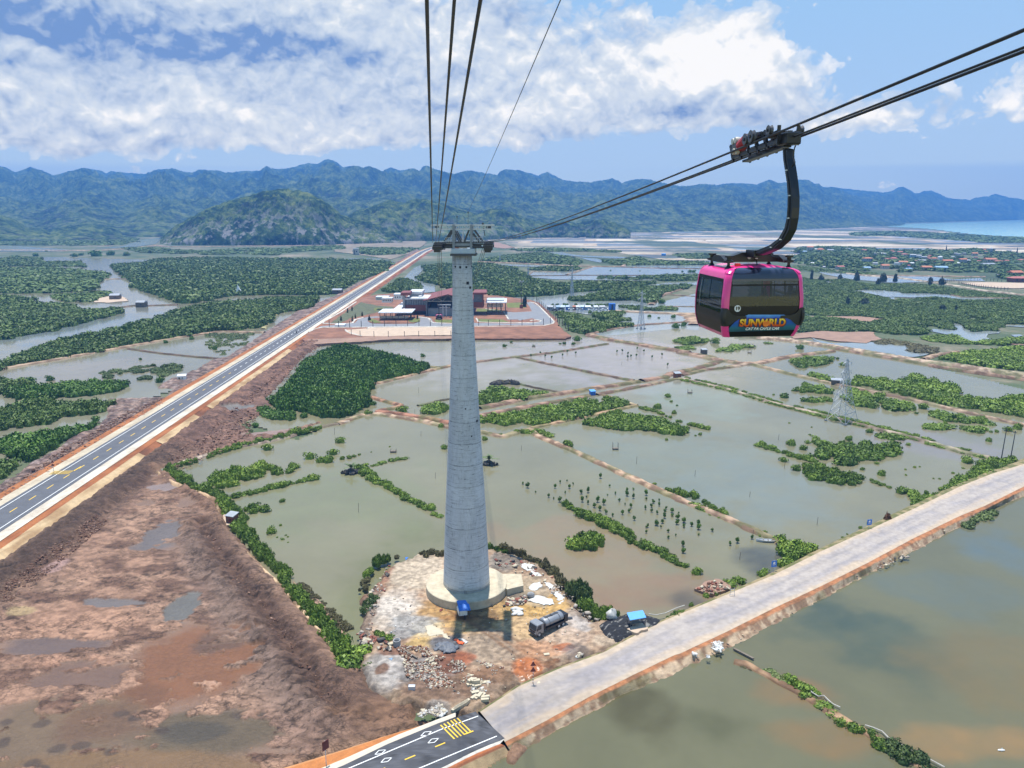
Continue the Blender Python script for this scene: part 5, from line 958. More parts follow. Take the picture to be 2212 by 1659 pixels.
for s, h, lb in [('-400,1440 0,1352 100,1290 400,1200 760,1130 1000,1060 1250,990 1500,950 1800,930 2042,943 1980,1012 1780,1042 1700,1130 1400,1152 1150,1190 850,1242 600,1288 300,1343 0,1390 -300,1450', 4, 'long mangrove belt between creek and pond left of the highway'),
    ('-400,915 0,920 150,930 200,960 480,985 520,1008 740,1005 762,1030 700,1062 400,1132 0,1217 -400,1300', 4, 'mangrove wood on the left bank of the creek'), ('328,922 480,900 700,890 722,910 620,950 560,967 400,957 335,947', 3, 'small mangrove island by the fisher hut'),
    ('-400,750 0,740 200,735 320,740 560,755 680,770 682,810 620,842 640,882 560,897 350,907 100,912 -400,905', 4, 'mangrove wood at the left edge across the creek')]:
    thicket(TP('A', s, h), h, lb, 'leaf_far', None, 'mid' if 'long' in lb or 'left bank' in lb else 'far')
thicket(TP('Q', '-260,330 0,300 120,272 400,262 900,268 1500,275 1800,290 1955,306 1930,360 1860,400 1700,442 1500,545 1430,558 900,560 700,570 560,595 380,625 280,632 200,590 60,555 -20,530 -90,500 -60,470 -150,420 -230,370', 4), 4.5, 'vast mangrove forest left of the far highway', 'leaf_far', 3.4, 'far', holes=[pts('Q', '820,370 980,362 1100,358 1300,356 1500,364 1600,380 1400,372 1100,372 900,388')])
thicket(TP('Q', '1700,180 2130,185 2150,200 2040,240 1800,250 1690,230', 4), 4, 'pale green fields left of the end of the highway', 'leaf_far', 7, 'far')
thicket(TP('A', '-400,715 -100,690 0,680 100,664 260,680 280,705 520,700 560,740 400,735 300,742 200,732 0,735 -400,740', 3), 3.5, 'dark mangrove bank across the left water', 'leaf_far', 5, 'far', gaps=.35)
thicket(TP('A', '-400,585 0,575 250,575 500,565 800,540 900,560 780,600 500,600 200,600 0,598 -400,605', 3), 4, 'mangrove flats at the foot of the left mountains', 'leaf_far', 9, 'far', gaps=.3)
thicket(TP('A', '780,620 1000,612 1100,625 1240,628 1400,650 1100,655 900,645', 3), 3.5, 'mangrove bank in front of the rocky hill', 'leaf_far', 7, 'far', gaps=.3); thicket(TP('A', '1240,640 1700,615 2212,600 2212,625 1900,640 1800,665 1500,655 1300,662', 3), 3.5, 'scattered scrub at the foot of the rocky hill', 'leaf_far', 8, 'far', gaps=.42)
# --- around and right of the tower, mid distance
thicket(TP('B', '280,890 330,850 380,805 430,815 515,850 525,880 500,892 400,900 300,905', 3), 3.5, 'mangrove block between highway and station', 'leaf_far', 3, 'mid')
thicket(TP('B', '482,812 560,770 540,742 640,715 750,715 870,712 960,712 1200,770 1215,800 1240,815 1400,840 1600,830 1900,832 2060,838 1960,860 1800,880 1500,905 1300,925 1120,935 960,930 870,890 700,890 640,860 540,840', 4), 4, 'wide mangrove forest behind the station', 'leaf_far', 3., 'far', gaps=.12)
thicket(TP('M', '-20,505 60,495 150,498 220,492 500,512 800,500 985,505 990,530 850,545 700,540 500,535 400,520 200,530 0,560', 3.5), 4, 'dark mangrove tongue behind the ponds', 'leaf_far', 3.4, 'far')
thicket(TP('M', '878,832 930,790 1150,770 1250,722 1500,705 1900,682 2095,680 2050,712 1800,770 1750,830 1690,862 1500,832 1300,832 1000,842', 3.5), 3.5, 'green mangrove wedge right of the floodlight mast', 'leaf_far', 3.4, 'mid', gaps=.1)
thicket(TP('M', '738,962 900,950 1000,990 1180,1040 1400,1060 1565,1075 1500,1097 1300,1102 1200,1142 1000,1157 920,1142 820,1012', 3), 3, 'mangroves outside the fence of the station', 'leaf_far', 2.7, 'mid', gaps=.2)
thicket(TP('M', '1098,952 1200,945 1400,960 1382,992 1300,1022 1180,1022', 2.5), 3, 'mangrove islet behind the fence, left one', 'leaf_far', 2.7, 'mid'); thicket(TP('M', '1288,1017 1450,1005 1505,1025 1400,1042', 2.5), 2.5, 'flat mangrove islet behind the fence, right one', 'leaf_far', 2.5, 'mid'); thicket(TP('M', '1378,892 1500,880 1700,900 1955,912 1940,937 1700,932 1500,932', 2.5), 2.5, 'mangrove strip along the shack road', 'leaf_far', 2.8, 'mid')
thicket(TP('M', '640,862 900,868 1100,872 1330,878 1330,888 1000,884 640,875', 2), 2, 'dark hedge behind the row of shacks', 'leaf_dark', 2., 'mid')
thicket(TP('M', '1110,608 1180,585 1230,600 1260,592 1400,596 1560,605 1620,590 1780,580 2160,590 2160,635 1800,645 1650,618 1540,632 1250,622 1110,618', 3), 3.5, 'mangrove strip between the long ponds', 'leaf_far', 4, 'far', gaps=.25)
thicket(TP('M', '0,425 200,392 600,350 900,400 1000,452 980,482 700,470 300,462 0,445', 4), 4, 'distant green wood behind the ponds', 'leaf_far', 6, 'far', gaps=.15); thicket(TP('M', '1200,445 1400,432 1550,392 1650,432 1900,442 2300,470 2300,482 1850,480 1500,490 1300,480', 4), 4, 'distant wood right of the salt pans', 'leaf_far', 6, 'far', gaps=.3); thicket(TP('M', '300,330 900,320 1400,340 1420,362 1000,350 700,350 400,352', 3), 3.5, 'green strip in front of the salt pans', 'leaf_far', 7, 'far', gaps=.25); thicket(TP('M', '1900,385 2300,380 2300,425 2050,425', 3), 3.5, 'green patch below the salt pans', 'leaf_far', 6, 'far', gaps=.2)
# --- scrub country right of the cabin
HOLE = [pts('L', s) for s in ('440,592 600,566 760,570 980,585 1010,602 1260,602 1500,617 1600,642 1880,647 2110,652 2150,670 1700,686 1300,656 930,685 800,650 600,614', '1240,972 1320,953 1530,968 1545,950 1485,905 1540,896 1640,936 1720,986 1850,971 1985,982 1960,1004 1860,1008 1840,1040 1935,1072 1720,1092 1500,1026', '-20,840 110,828 600,832 870,860 800,884 620,904 400,868 150,850', '-80,1000 200,976 480,986 700,986 810,1060 720,1086 650,1104 350,1084 100,1044', '225,485 325,480 340,512 255,516')]
UP = pts('L', '-480,420 -40,440 100,470 300,480 480,470 560,502 800,528 1000,520 1300,535 1500,565 1800,600 2000,625 2300,660 2300,900 2212,905 1990,910 1940,985 1700,992 1620,910 1480,905 1530,965 1300,965 1200,1010 1000,1010 860,1000 700,975 300,990 50,990 -480,960')
thicket(UP, 2.2, 'wide green scrubland right of the cable car cabin', 'leaf_far', 2.5, 'mid', holes=HOLE, gaps=.30, name='scrubland', cat='scrub', z=.0)
thicket(pts('L', '90,735 200,730 330,735 330,790 200,795 100,785'), 1.2, 'bright yellow-green patch in the scrubland', 'leaf_pale', 3, 'far', name='scrubland', cat='scrub', tone=-.1); thicket(pts('L', '850,690 1000,660 1300,670 1350,720 1100,760 900,740'), 1.4, 'light green meadow below the long pale pond', 'leaf_pale', 3, 'far', name='scrubland', cat='scrub', tone=-.3, gaps=.3); thicket(pts('L', '880,850 1200,870 1260,910 1100,945 920,925'), 1.2, 'light green grass near the reed patch', 'leaf_pale', 2.6, 'far', name='scrubland', cat='scrub', tone=-.3, gaps=.3)
thicket(pts('F', '1640,248 1800,222 2000,200 2300,170 2300,330 2000,302 1800,272'), 2.4, 'dark green scrub above the tan path at the right', 'leaf', 2.4, 'mid', name='scrubland', cat='scrub', gaps=.15); thicket(pts('F', '1240,150 1460,160 1480,205 1640,215 1650,185 1560,160 1300,120'), 1.2, 'olive grass between the pale pond and the blue pond', 'leaf_dry', 2.4, 'mid', name='scrubland', cat='scrub', gaps=.2)
thicket(pts('L', '1200,1030 1480,1025 1720,1092 1940,1075 2000,1060 2212,1050 2300,1070 2300,1110 1900,1110 1500,1100 1300,1080'), 1.8, 'scrub below the blue pond', 'leaf', 2.6, 'mid', name='scrubland', cat='scrub', gaps=.25)
VIL = pts('L', '-60,160 300,150 700,165 1000,180 1500,190 1700,170 2000,190 2300,240 2300,420 2030,470 1880,400 1500,400 1250,380 1000,400 800,380 500,390 300,365 100,330 -60,300')
thicket(VIL, 4.2, 'garden trees all through the far village', 'leaf_far', 7.5, 'far', gaps=.5, name='village_greenery', cat='trees', z=.2); thicket(pts('L', '-60,330 300,375 560,400 760,410 760,420 500,412 300,400 -60,370'), 2, 'green bank in front of the village', 'leaf_far', 5, 'far', gaps=.25, name='village_greenery', cat='trees')
thicket(pts('L', '1950,400 2300,400 2300,470 2000,470'), 5, 'trees round the orange hall at the right edge', 'leaf_far', 6, 'far', gaps=.4, name='village_greenery', cat='trees'); thicket(pts('L', '500,15 900,0 1400,20 1900,50 2300,62 2300,110 1800,105 1500,80 1200,62 880,40 520,40'), 6, 'coastal tree belt in front of the sea', 'leaf_far', 16, 'far', gaps=.25, name='coastal_trees', cat='trees')
thicket(pts('L', '100,255 300,240 560,260 600,330 480,370 250,350 120,320'), 6, 'dark grove at the left end of the village', 'leaf_far', 6, 'far', gaps=.2, name='village_greenery', cat='trees')
# --- single bushes and saplings
def bush_proto(nl, seed, leaf): V, Q, T = bush_np(nl, seed, 8, leaf=leaf); return npmesh('mangrove_bush', V, Q, {'tone': T})
BP = [bush_proto(420, 500 + i, .13) for i in range(4)]
for me in BP: me.materials.append(M['leaf'])
BPD = [me.copy() for me in BP]
for me in BPD: me.materials[0] = M['leaf_dark']
ORD = ['first', 'second', 'third', 'fourth', 'fifth', 'sixth', 'seventh', 'eighth', 'ninth', 'tenth', 'eleventh', 'twelfth', 'thirteenth', 'fourteenth', 'fifteenth', 'sixteenth', 'seventeenth', 'eighteenth', 'nineteenth', 'twentieth']
def bushes(where, group, lst, hk=1.0, dark=False, name='mangrove_bush'):
    lst = sorted(lst, key=lambda t: D(t[0], t[1], t[2])[0]); n = len(lst)
    for i, (c, x, y, r) in enumerate(lst):
        X, Y = G(c, x, y); k = CROPS[c][2] * depth(X, Y) / FOC; rr = max(.25, r * k)
        o = bpy.data.objects.new(name, (BPD if dark else BP)[(i * 7 + n) % 4]); COL.objects.link(o)
        o.location = (X, Y, -.1); o.rotation_euler = (0, 0, random.uniform(0, 6.28)); o.scale = (rr * 1.08, rr * 1.08, rr * 1.15 * hk)
        sz = 'tiny' if rr < .6 else 'small' if rr < 1.1 else 'round' if rr < 2 else 'broad'
        tag(o, f'{sz} mangrove bush {where}' + (f', {ORD[i]} from the left' if n > 1 else ''), 'bush', group)
bushes('in the pond left of the tower', 'bushes in the left pond', [('D', *t) for t in ((1720, 832, 38), (2190, 785, 35), (1740, 1367, 38), (1815, 1168, 22), (1803, 1322, 13), (1783, 1398, 9), (1815, 1412, 14), (1837, 1385, 9), (1852, 1395, 9), (1852, 1430, 7), (1995, 890, 40), (2060, 912, 34), (2110, 912, 44), (2140, 862, 36), (2196, 895, 18))])
bushes('in the water close by the tower', 'bushes beside the tower', [('E', *t) for t in ((930, 770, 24), (670, 827, 28), (15, 895, 20), (60, 888, 22), (90, 880, 16), (125, 868, 12), (320, 815, 8), (200, 850, 7), (180, 610, 30), (650, 688, 24), (400, 590, 40), (1035, 745, 18), (970, 735, 14))])
bushes('in the large pond right of the tower', 'bushes in the large right pond', [('E', *t) for t in ((1465, 812, 42), (2045, 568, 32), (2145, 600, 20), (2110, 495, 24), (2130, 527, 13), (2100, 772, 14), (2165, 552, 10))])
bushes('along the diagonal dike', 'bushes along the diagonal dike', [('E', 1260, 740, 16), ('E', 1980, 1073, 14), ('E', 2020, 1058, 16), ('F', 250, 1272, 10), ('F', 190, 1255, 9), ('F', 515, 1390, 12), ('F', 545, 1365, 16), ('F', 1075, 1378, 9), ('F', 1045, 1398, 10)])
bushes('around the ragged island below the pylon', 'bushes around the pylon island', [('F', *t) for t in ((718, 802, 36), (820, 792, 20), (790, 832, 30), (1190, 792, 24), (870, 768, 26), (1218, 722, 26), (665, 908, 30), (750, 964, 36), (1295, 997, 32), (1265, 925, 16), (1170, 963, 18), (1470, 805, 18), (1450, 962, 10), (1452, 998, 10), (1845, 914, 42), (1820, 955, 10), (1755, 986, 12), (1630, 1020, 8), (1668, 1022, 10))])
bushes('in the water by the pylon', 'bushes by the pylon', [('F', *t) for t in ((835, 740, 10), (1085, 770, 28), (703, 664, 8), (845, 690, 8), (100, 745, 10), (130, 738, 16), (1510, 948, 12), (1540, 945, 8))])
bushes('in the grey ponds at the right', 'bushes in the grey right ponds', [('F', *t) for t in ((1235, 564, 38), (1560, 568, 36), (1520, 603, 14), (1705, 668, 18), (1772, 657, 18), (1985, 780, 24), (2000, 722, 14), (2035, 720, 17), (2110, 712, 30), (2170, 700, 34), (602, 482, 10), (1045, 292, 20), (1012, 252, 14), (230, 147, 34))])
bushes('in the mirror-like pond behind the tower', 'dark round bushes in the pale ponds', [('E', *t) for t in ((530, 235, 19), (1057, 172, 17), (1100, 145, 12), (1443, 155, 15), (1498, 158, 16), (1525, 132, 28), (1245, 168, 10), (1415, 155, 10), (2160, 50, 24), (2205, 40, 18))], 1.0, True)
bushes('in the pond by the left highway side', 'dark bushes in the left pale pond', [('D', 903, 255, 12), ('D', 1065, 148, 18), ('D', 1382, 190, 19), ('D', 1025, 400, 32), ('D', 320, 390, 30), ('D', 200, 395, 28), ('D', 1230, 125, 18)], 1.1, True)
bushes('beside the triangular mangrove stand', 'dark bushes beside the triangular stand', [('D', 1955, 625, 32), ('D', 1645, 682, 26), ('D', 1590, 672, 16), ('E', 170, 520, 36), ('E', 212, 545, 24)], 1.0, True)
bushes('near the station pylons', 'bushes near the station', [('M', 1935, 1095, 38), ('M', 2015, 1078, 34), ('M', 1675, 997, 24), ('M', 1910, 1003, 30), ('M', 1765, 1011, 14), ('M', 1790, 862, 44), ('M', 1998, 552, 14), ('M', 2075, 556, 24), ('M', 2110, 556, 24), ('M', 1578, 544, 8), ('M', 1290, 542, 10), ('F', 772, 185, 27)], 1.0, True)
bushes('in the far water on the left', 'bushes in the far left water', [('A', 230, 668, 22), ('A', 300, 640, 10), ('A', 480, 672, 24), ('A', 520, 664, 18), ('A', 620, 668, 44), ('A', 710, 662, 32), ('A', 810, 665, 26), ('A', 1190, 972, 36), ('A', 740, 1018, 30)], .8, True)
bushes('on the pond bank beside the pale road', 'bushes on the pale road bank', [('I', 1238, 335, 26), ('I', 1120, 420, 16), ('I', 725, 622, 12), ('I', 585, 690, 12), ('I', 1210, 78, 14), ('I', 1160, 105, 16), ('I', 105, 395, 40), ('I', 25, 350, 26), ('I', 170, 545, 26), ('I', 230, 530, 22), ('I', 70, 600, 20)])
sap = []
SAP = [('N', a, b_) for a, b_ in ((502, 1218), (548, 1250), (628, 1300), (870, 1205), (938, 1190), (1000, 1220), (820, 1255), (962, 1255), (920, 1308), (1080, 1310), (1145, 1298), (1268, 1155), (1360, 1243), (1338, 1328), (1415, 1318), (1530, 1288), (1530, 1330), (1593, 1275), (1592, 1355), (757, 1345), (807, 1365), (865, 1390), (932, 1388), (1088, 1390), (1145, 1412), (1132, 1348), (1240, 1392), (1300, 1418), (1455, 1388), (1510, 1422), (1570, 1448), (1720, 1325), (1720, 1370), (1790, 1405), (1848, 1385), (1848, 1430), (1712, 1465), (1773, 1445), (1773, 1490), (1207, 1445), (1262, 1475), (1323, 1508), (1172, 1503), (1388, 1535), (1485, 1515), (1550, 1495), (1602, 1572), (1905, 1500), (1900, 1550), (1915, 1463), (1975, 1495), (1975, 1535), (2040, 1510), (2030, 1560), (1880, 1600), (1818, 1620), (1828, 1510), (2022, 1612), (2095, 1592), (2090, 1640), (2168, 1630), (1732, 1640), (1865, 1648))] + \
    [('F', a, b_) for a, b_ in ((25, 1295), (25, 1330), (75, 1318), (118, 1308), (118, 1340), (120, 1378), (208, 1352), (18, 1445), (20, 1490), (322, 1440), (370, 1425), (462, 1400))] + [('E', a, b_) for a, b_ in ((1968, 1330), (1968, 1362), (2110, 1358), (2110, 1398), (2158, 1382), (2205, 1445), (2205, 1490), (2040, 1315))]
tv, tq, tt = [], [], []
def sapling_meshes(seed):
    r = random.Random(seed); mb = MB()
    for k in range(4): a = k * 1.57 + r.random(); mb.beam((math.cos(a) * .32, math.sin(a) * .32, -.3), (0, 0, .55), .05)
    mb.beam((0, 0, .4), (.05, .02, 1.1), .07)
    me = bpy.data.meshes.new('stem'); me.from_pydata(mb.v, [], mb.f); me.materials.append(M['trunk'])
    V, Q, T = bush_np(120, seed, 5, leaf=.2); V = V * (.62, .62, .95) + np.array((0, 0, .5)); cm = npmesh('crown', V, Q, {'tone': T}); cm.materials.append(M['leaf_dark'])
    return me, cm
SM = [sapling_meshes(900 + i) for i in range(4)]
for i, (c, x, y) in enumerate(SAP):
    X, Y = G(c, x, y + (12 if c == 'N' else 8)); o = empty('mangrove_sapling', (X, Y, 0), 'spindly young mangrove standing in the shallow brown pond right of the tower', 'sapling', 'planted mangrove saplings in the brown pond', random.uniform(0, 6))
    s = random.uniform(.38, 1.05); o.scale = (s, s, s * random.uniform(.9, 1.25))
    for k, nm in ((0, 'stem'), (1, 'crown')): p_ = bpy.data.objects.new(nm, SM[i % 4][k]); COL.objects.link(p_); p_.parent = o
SAP2 = [('E', a, b_) for a, b_ in ((1228, 232), (1318, 235), (1360, 243), (1430, 228), (1288, 215), (1460, 205), (1515, 215), (1780, 205), (1815, 200), (1850, 218), (1905, 230), (1870, 235), (1850, 240), (2005, 240), (1953, 202), (1910, 185), (2070, 225), (2105, 290))]
for i, (c, x, y) in enumerate(SAP2):
    X, Y = G(c, x, y + 5); o = empty('mangrove_sapling', (X, Y, 0), 'tiny dark sapling in the lilac pond behind the dike', 'sapling', 'saplings in the lilac pond'); o.scale = (.95, .95, 1.05)
    for k, nm in ((0, 'stem'), (1, 'crown')): p_ = bpy.data.objects.new(nm, SM[i % 4][k]); COL.objects.link(p_); p_.parent = o
# dark casuarinas in front of the village
def tree(name, x, y, h, r, label, mat='casuarina', group=None, seed=0):
    o = empty(name, (x, y, 0), label, 'tree', group); rr = random.Random(seed)
    mb = MB().tube([(0, 0, -.5), (.1, 0, h * .5), (0, .1, h * .9)], [h * .03, h * .022, h * .008], 6)
    for k in range(6): a = k * 1.05; mb.beam((0, 0, h * (.25 + .1 * k)), (math.cos(a) * r * .7, math.sin(a) * r * .7, h * (.4 + .1 * k)), h * .012)
    mb.build('trunk', M['trunk'], o)
    V, Q, T = bush_np(260, seed + 5, 10, leaf=.2); V2 = V.copy(); taper = 1 - .45 * np.clip(V[:, 2], 0, 1); V2[:, 0] *= r * taper; V2[:, 1] *= r * taper; V2[:, 2] = V[:, 2] * h * .95 + h * .1
    link('crown', npmesh('crown', V2, Q, {'tone': T}), M[mat], o)
for i, (x, y, w, h) in enumerate(((555, 490, 80, 100), (820, 500, 80, 95), (770, 527, 60, 65), (935, 500, 60, 85), (1280, 528, 60, 80), (1395, 528, 76, 82), (395, 472, 60, 56), (205, 485, 60, 66), (110, 480, 40, 100), (470, 722, 46, 80), (640, 720, 100, 70), (1410, 775, 76, 56), (1538, 785, 40, 56))):
    X, Y = G('L', x, y); k = CROPS['L'][2] * depth(X, Y) / FOC
    tree('casuarina_tree', X, Y, h * k * 1.02, w * k * .55, f'dark feathery tree {["with the tallest crown beside the tan path", "with spreading crown behind the tan path", "short one beside the spreading tree", "ragged one by the pond edge", "grey one left of its twin at the fence", "grey one right of its twin at the fence", "small one left of the pond strip", "low one right of the cabin", "close against the right edge of the cabin", "thin one alone in the scrubland", "broad one in the middle of the scrubland", "rounded one in the right scrubland", "small one in the right scrubland"][i]}', group='dark trees in the scrubland', seed=40 + i)
# ================================================================== TOWER
Y0 = TBY
cm, N, b = newmat('tower_concrete'); p = objco(N)
sp_ = N.n('ShaderNodeSeparateXYZ'); N.l(p, sp_.inputs[0]); ang = N.m('ARCTAN2', sp_.outputs[0], sp_.outputs[1])
cyl = N.vec(N.m('MULTIPLY', ang, 3.2), sp_.outputs[2], 0)
base = N.noise(N.mapping(cyl, (.5, .16, 1)), 1.0, 5, .6)
hs = N.noise(N.mapping(cyl, (.55, 4.2, 1)), 1.0, 6, .72); vs_ = N.noise(N.mapping(cyl, (4.5, .5, 1)), 1.0, 6, .72)
fine = N.noise(cyl, 5., 6, .7)
pat = N.noise(N.mapping(cyl, (.35, .28, 1), (5, 3, 0)), 1.0, 3, .5)
hsm = N.m('MULTIPLY', N.ramp(hs, [(.52, 0), (.66, 1)]), N.ramp(pat, [(.38, 0), (.5, 1)])); vsm = N.m('MULTIPLY', N.ramp(vs_, [(.54, 0), (.68, 1)]), N.ramp(pat, [(.46, 1), (.58, .25)]))
jz = N.m('ABSOLUTE', N.m('SUBTRACT', N.m('FRACT', N.m('DIVIDE', N.m('ADD', sp_.outputs[2], N.m('MULTIPLY', N.m('SUBTRACT', base, .5), .25)), 3.9)), .5)); jl_ = N.ramp(jz, [(.012, 1), (.03, 0)])
liftn = N.noise(N.vec(0, N.m('FLOOR', N.m('ADD', N.m('DIVIDE', sp_.outputs[2], 3.9), .5)), 7.3), 3.7, 0)
jf = N.m('ABSOLUTE', N.m('SUBTRACT', N.m('FRACT', N.m('DIVIDE', N.m('ADD', sp_.outputs[2], N.m('MULTIPLY', N.m('SUBTRACT', base, .5), .3)), .78)), .5)); jf = N.m('MULTIPLY', N.ramp(jf, [(.03, 1), (.1, 0)]), N.ramp(hs, [(.4, 0), (.6, 1)]))
v = N.m('ADD', .53, N.m('MULTIPLY', N.m('SUBTRACT', base, .5), .34)); v = N.m('ADD', v, N.m('MULTIPLY', N.m('SUBTRACT', liftn, .5), .2)); v = N.m('ADD', v, N.m('MULTIPLY', N.m('SUBTRACT', fine, .5), .3))
v = N.m('SUBTRACT', v, N.m('MULTIPLY', hsm, .27)); v = N.m('SUBTRACT', v, N.m('MULTIPLY', vsm, .25)); v = N.m('SUBTRACT', v, N.m('MULTIPLY', jl_, .12)); v = N.m('SUBTRACT', v, N.m('MULTIPLY', jf, .12))
vo = N.n('ShaderNodeTexVoronoi'); vo.inputs['Scale'].default_value = .55; N.l(N.mapping(cyl, (1, .8, 1)), vo.inputs['Vector'])
pit = N.ramp(vo.outputs['Distance'], [(.05, 1), (.09, 0)]); v = N.m('SUBTRACT', v, N.m('MULTIPLY', pit, .2))
top = N.m('MULTIPLY', N.ramp(N.m('DIVIDE', sp_.outputs[2], 64.), [(.90, 0), (1., 1)]), N.ramp(N.noise(N.mapping(cyl, (2.2, .25, 1), (9, 1, 0)), 1., 5, .7), [(.45, 0), (.6, 1)]))
colr = N.mix(N.m('MULTIPLY', top, .75), N.vec(N.m('MULTIPLY', v, .96), v, N.m('MULTIPLY', v, 1.05)), (.16, .13, .1))
N.l(colr, b.inputs['Base Color']); b.inputs['Roughness'].default_value = .85; bump(N, b, N.m('ADD', hs, vs_), .25, .08)
tw = empty('cable_car_tower', (TBX, TBY, 1.0), 'tall tapering grey concrete tower with steel cable head on a round foot', 'tower')
TO = (TBX, TBY, 1.0)
prof = []
for dy, w in ((1258, 100.5), (1244, 98.8), (1170, 93), (1101, 87), (1030, 79.6), (960, 72), (875, 63.5), (792, 56), (740, 50.6), (691, 46.7), (640, 44), (604, 42.7), (550, 42.4)):
    z = plane_y(1003, dy, Y0)[1]; prof.append((w / 2 * depth(0, Y0, z) / FOC, z - 1.0))
prof[0] = (prof[0][0], 1.55)
MB().lathe(prof, 72).build('shaft', cm, tw, None, True)
ZT = prof[-1][1] + 1.0
fm = simple('foot_concrete', lin(216, 202, 174), .85, var=.25, scale=.9, bstr=.15)
r_f = (1095.7 - 918.6) / 2 * depth(0, Y0 - 2, 2.6) / FOC
ft = MB().lathe([(r_f, -1.2), (r_f, 1.5), (r_f - .12, 1.6), (.1, 1.62)], 72).build('foot', fm, tw)
bx = G('H', 1120, 430, 2.4); MB().prism([(a - TBX, b_ - TBY) for a, b_ in pts('H', '1040,470 1076,492 1180,467 1166,392 1030,392', 2.5)], -1.0, 1.35).build('foot_block', fm, tw, bevel=.05)
def TT(x, y, dy=0.): a, z = PY('T', x, y, Y0); return (a - TBX, dy, z - 1.0)
capm = simple('blue_grey_cap', (.40, .49, .58), .5, .1, var=.08)
l_, r_ = TT(830, 925), TT(1378, 1040); hw = (r_[0] - l_[0]) / 2; cxm = (r_[0] + l_[0]) / 2
MB().box((cxm, 0, (l_[2] + r_[2]) / 2), (2 * hw, 2 * hw, l_[2] - r_[2])).build('cap', capm, tw, bevel=.04)
MB().box((cxm, 0, TT(0, 1066)[2]), (2 * hw + .35, 2 * hw + .35, TT(0, 1044)[2] - TT(0, 1090)[2])).build('cap_lip', M['steel_d'], tw)
DP = 1.5
for sy in (-1, 1):
    d = sy * DP
    for x0 in (882, 1283): MB().beam(TT(x0, 925, d), TT(x0, 375, d), .56, .4).build('column', M['steel_b'] if 'steel_b' in M else M.setdefault('steel_b', simple('blue_grey_steel', (.22, .25, .29), .5, .4, var=.15)), tw)
    MB().beam(TT(358, 395, d), TT(1805, 395, d), .2, .24).build('top_chord', M['steel'], tw); MB().beam(TT(358, 487, d), TT(1752, 487, d), .2, .2).build('lower_chord', M['steel'], tw)
    for a, b_ in (((835, 490), (668, 760)), ((850, 520), (760, 680)), ((1335, 490), (1535, 770)), ((1318, 590), (1455, 775)), ((930, 530), (1075, 800)), ((1225, 490), (1105, 800)), ((915, 590), (1020, 800)), ((1240, 600), (1290, 720))):
        MB().beam(TT(*a, d), TT(*b_, d), .17).build('diagonal_brace', M['steel_d'], tw)
    MB().beam(TT(660, 790, d), TT(1560, 790, d), .2, .22).build('cross_beam', M['steel_d'], tw); MB().beam(TT(655, 880, d), TT(1500, 880, d), .26, .28).build('cross_beam', M['steel_d'], tw)
    MB().beam(TT(920, 835, d), TT(1245, 835, d), .2, .42).build('centre_beam', M['steel_b'], tw)
lat = MB()
for x in (370, 520, 660, 820, 940, 1085, 1240, 1340, 1500, 1650, 1740):
    lat.beam(TT(x, 395, -DP), TT(x, 395, DP), .1).beam(TT(x, 487, -DP), TT(x, 487, DP), .1).beam(TT(x, 395, -DP), TT(x, 487, -DP), .08)
for a, b_ in ((520, 660), (660, 820), (940, 1085), (1085, 1240), (1340, 1500), (1500, 1650)):
    lat.beam(TT(a, 395, -DP), TT(b_, 487, -DP), .07).beam(TT(a, 487, -DP), TT(b_, 395, -DP), .07).beam(TT(a, 395, -DP), TT(b_, 395, DP), .07)
lat.build('lattice', M['steel'], tw)
MB().tube([TT(1075, 800), TT(1085, 500)], [.16, .05], 8).build('post', M['white'], tw)
MB().box(TT(962, 895, -.6), (.75, .8, .5)).build('motor', M['roof_or'], tw, bevel=.05); MB().box(TT(1088, 897, -.6), (1.35, .9, .46)).build('control_box', M['wall_cream'], tw, bevel=.03)
for x, y in ((945, 180), (1200, 80)): MB().tube([TT(x, 385), TT(x, y)], .03, 6).tube([TT(x, y + 40), TT(x, y)], .1, 6).build('antenna_mast', M['steel_d'], tw)
for xs in ((690, 850), (1320, 1530)):
    hr = MB()
    for sy in (-1.9, 1.9):
        for yy in (675, 735): hr.beam(TT(xs[0], yy, sy), TT(xs[1], yy, sy), .05)
        for k in range(5): x = xs[0] + (xs[1] - xs[0]) * k / 4; hr.beam(TT(x, 675, sy), TT(x, 790, sy), .05)
    hr.build('railing', M['steel'], tw)
    MB().box(TT((xs[0] + xs[1]) / 2, 790), (TT(xs[1], 0)[0] - TT(xs[0], 0)[0] + .4, 3.9, .1)).build('platform', M['steel_d'], tw)
MB().tube([TT(1545, 350), TT(1560, 480), TT(1590, 640)], .07, 6).box(TT(1540, 360), (.3, .3, .3)).box(TT(1680, 435), (.9, .5, .5)).box(TT(480, 425), (.7, .5, .4)).build('hoist', M['steel_d'], tw)
def shoe(x0, x1, y0, y1, tilt):
    mb = MB(); c = TT((x0 + x1) / 2, (y0 + y1) / 2); w = TT(x1, 0)[0] - TT(x0, 0)[0]; h = TT(0, y0)[2] - TT(0, y1)[2]
    for k in range(9):
        s = -4.4 + k * 1.1; mb.box((c[0] + tilt * .1, s, c[2] + h * .32 - s * s * .03), (w * .96, 1.2, h * .42)); mb.box((c[0], s, c[2] + h * .02 - s * s * .03), (w * .7, .25, h * .5))
    mb.box((c[0], 0, c[2] - h * .22), (w * .9, 5.5, h * .34)); mb.box((c[0] - w * .3, 0, c[2] - h * .38), (w * .25, 4, h * .24)); mb.box((c[0] + w * .3, 0, c[2] - h * .38), (w * .25, 4, h * .24))
    return mb.build('cable_saddle', M['black'], tw)
shoe(435, 655, 785, 955, 0); shoe(1560, 1775, 765, 970, 1)
def ring(x0, x1, y): return [TT(x0, y, -1.), TT(x1, y, -1.)]
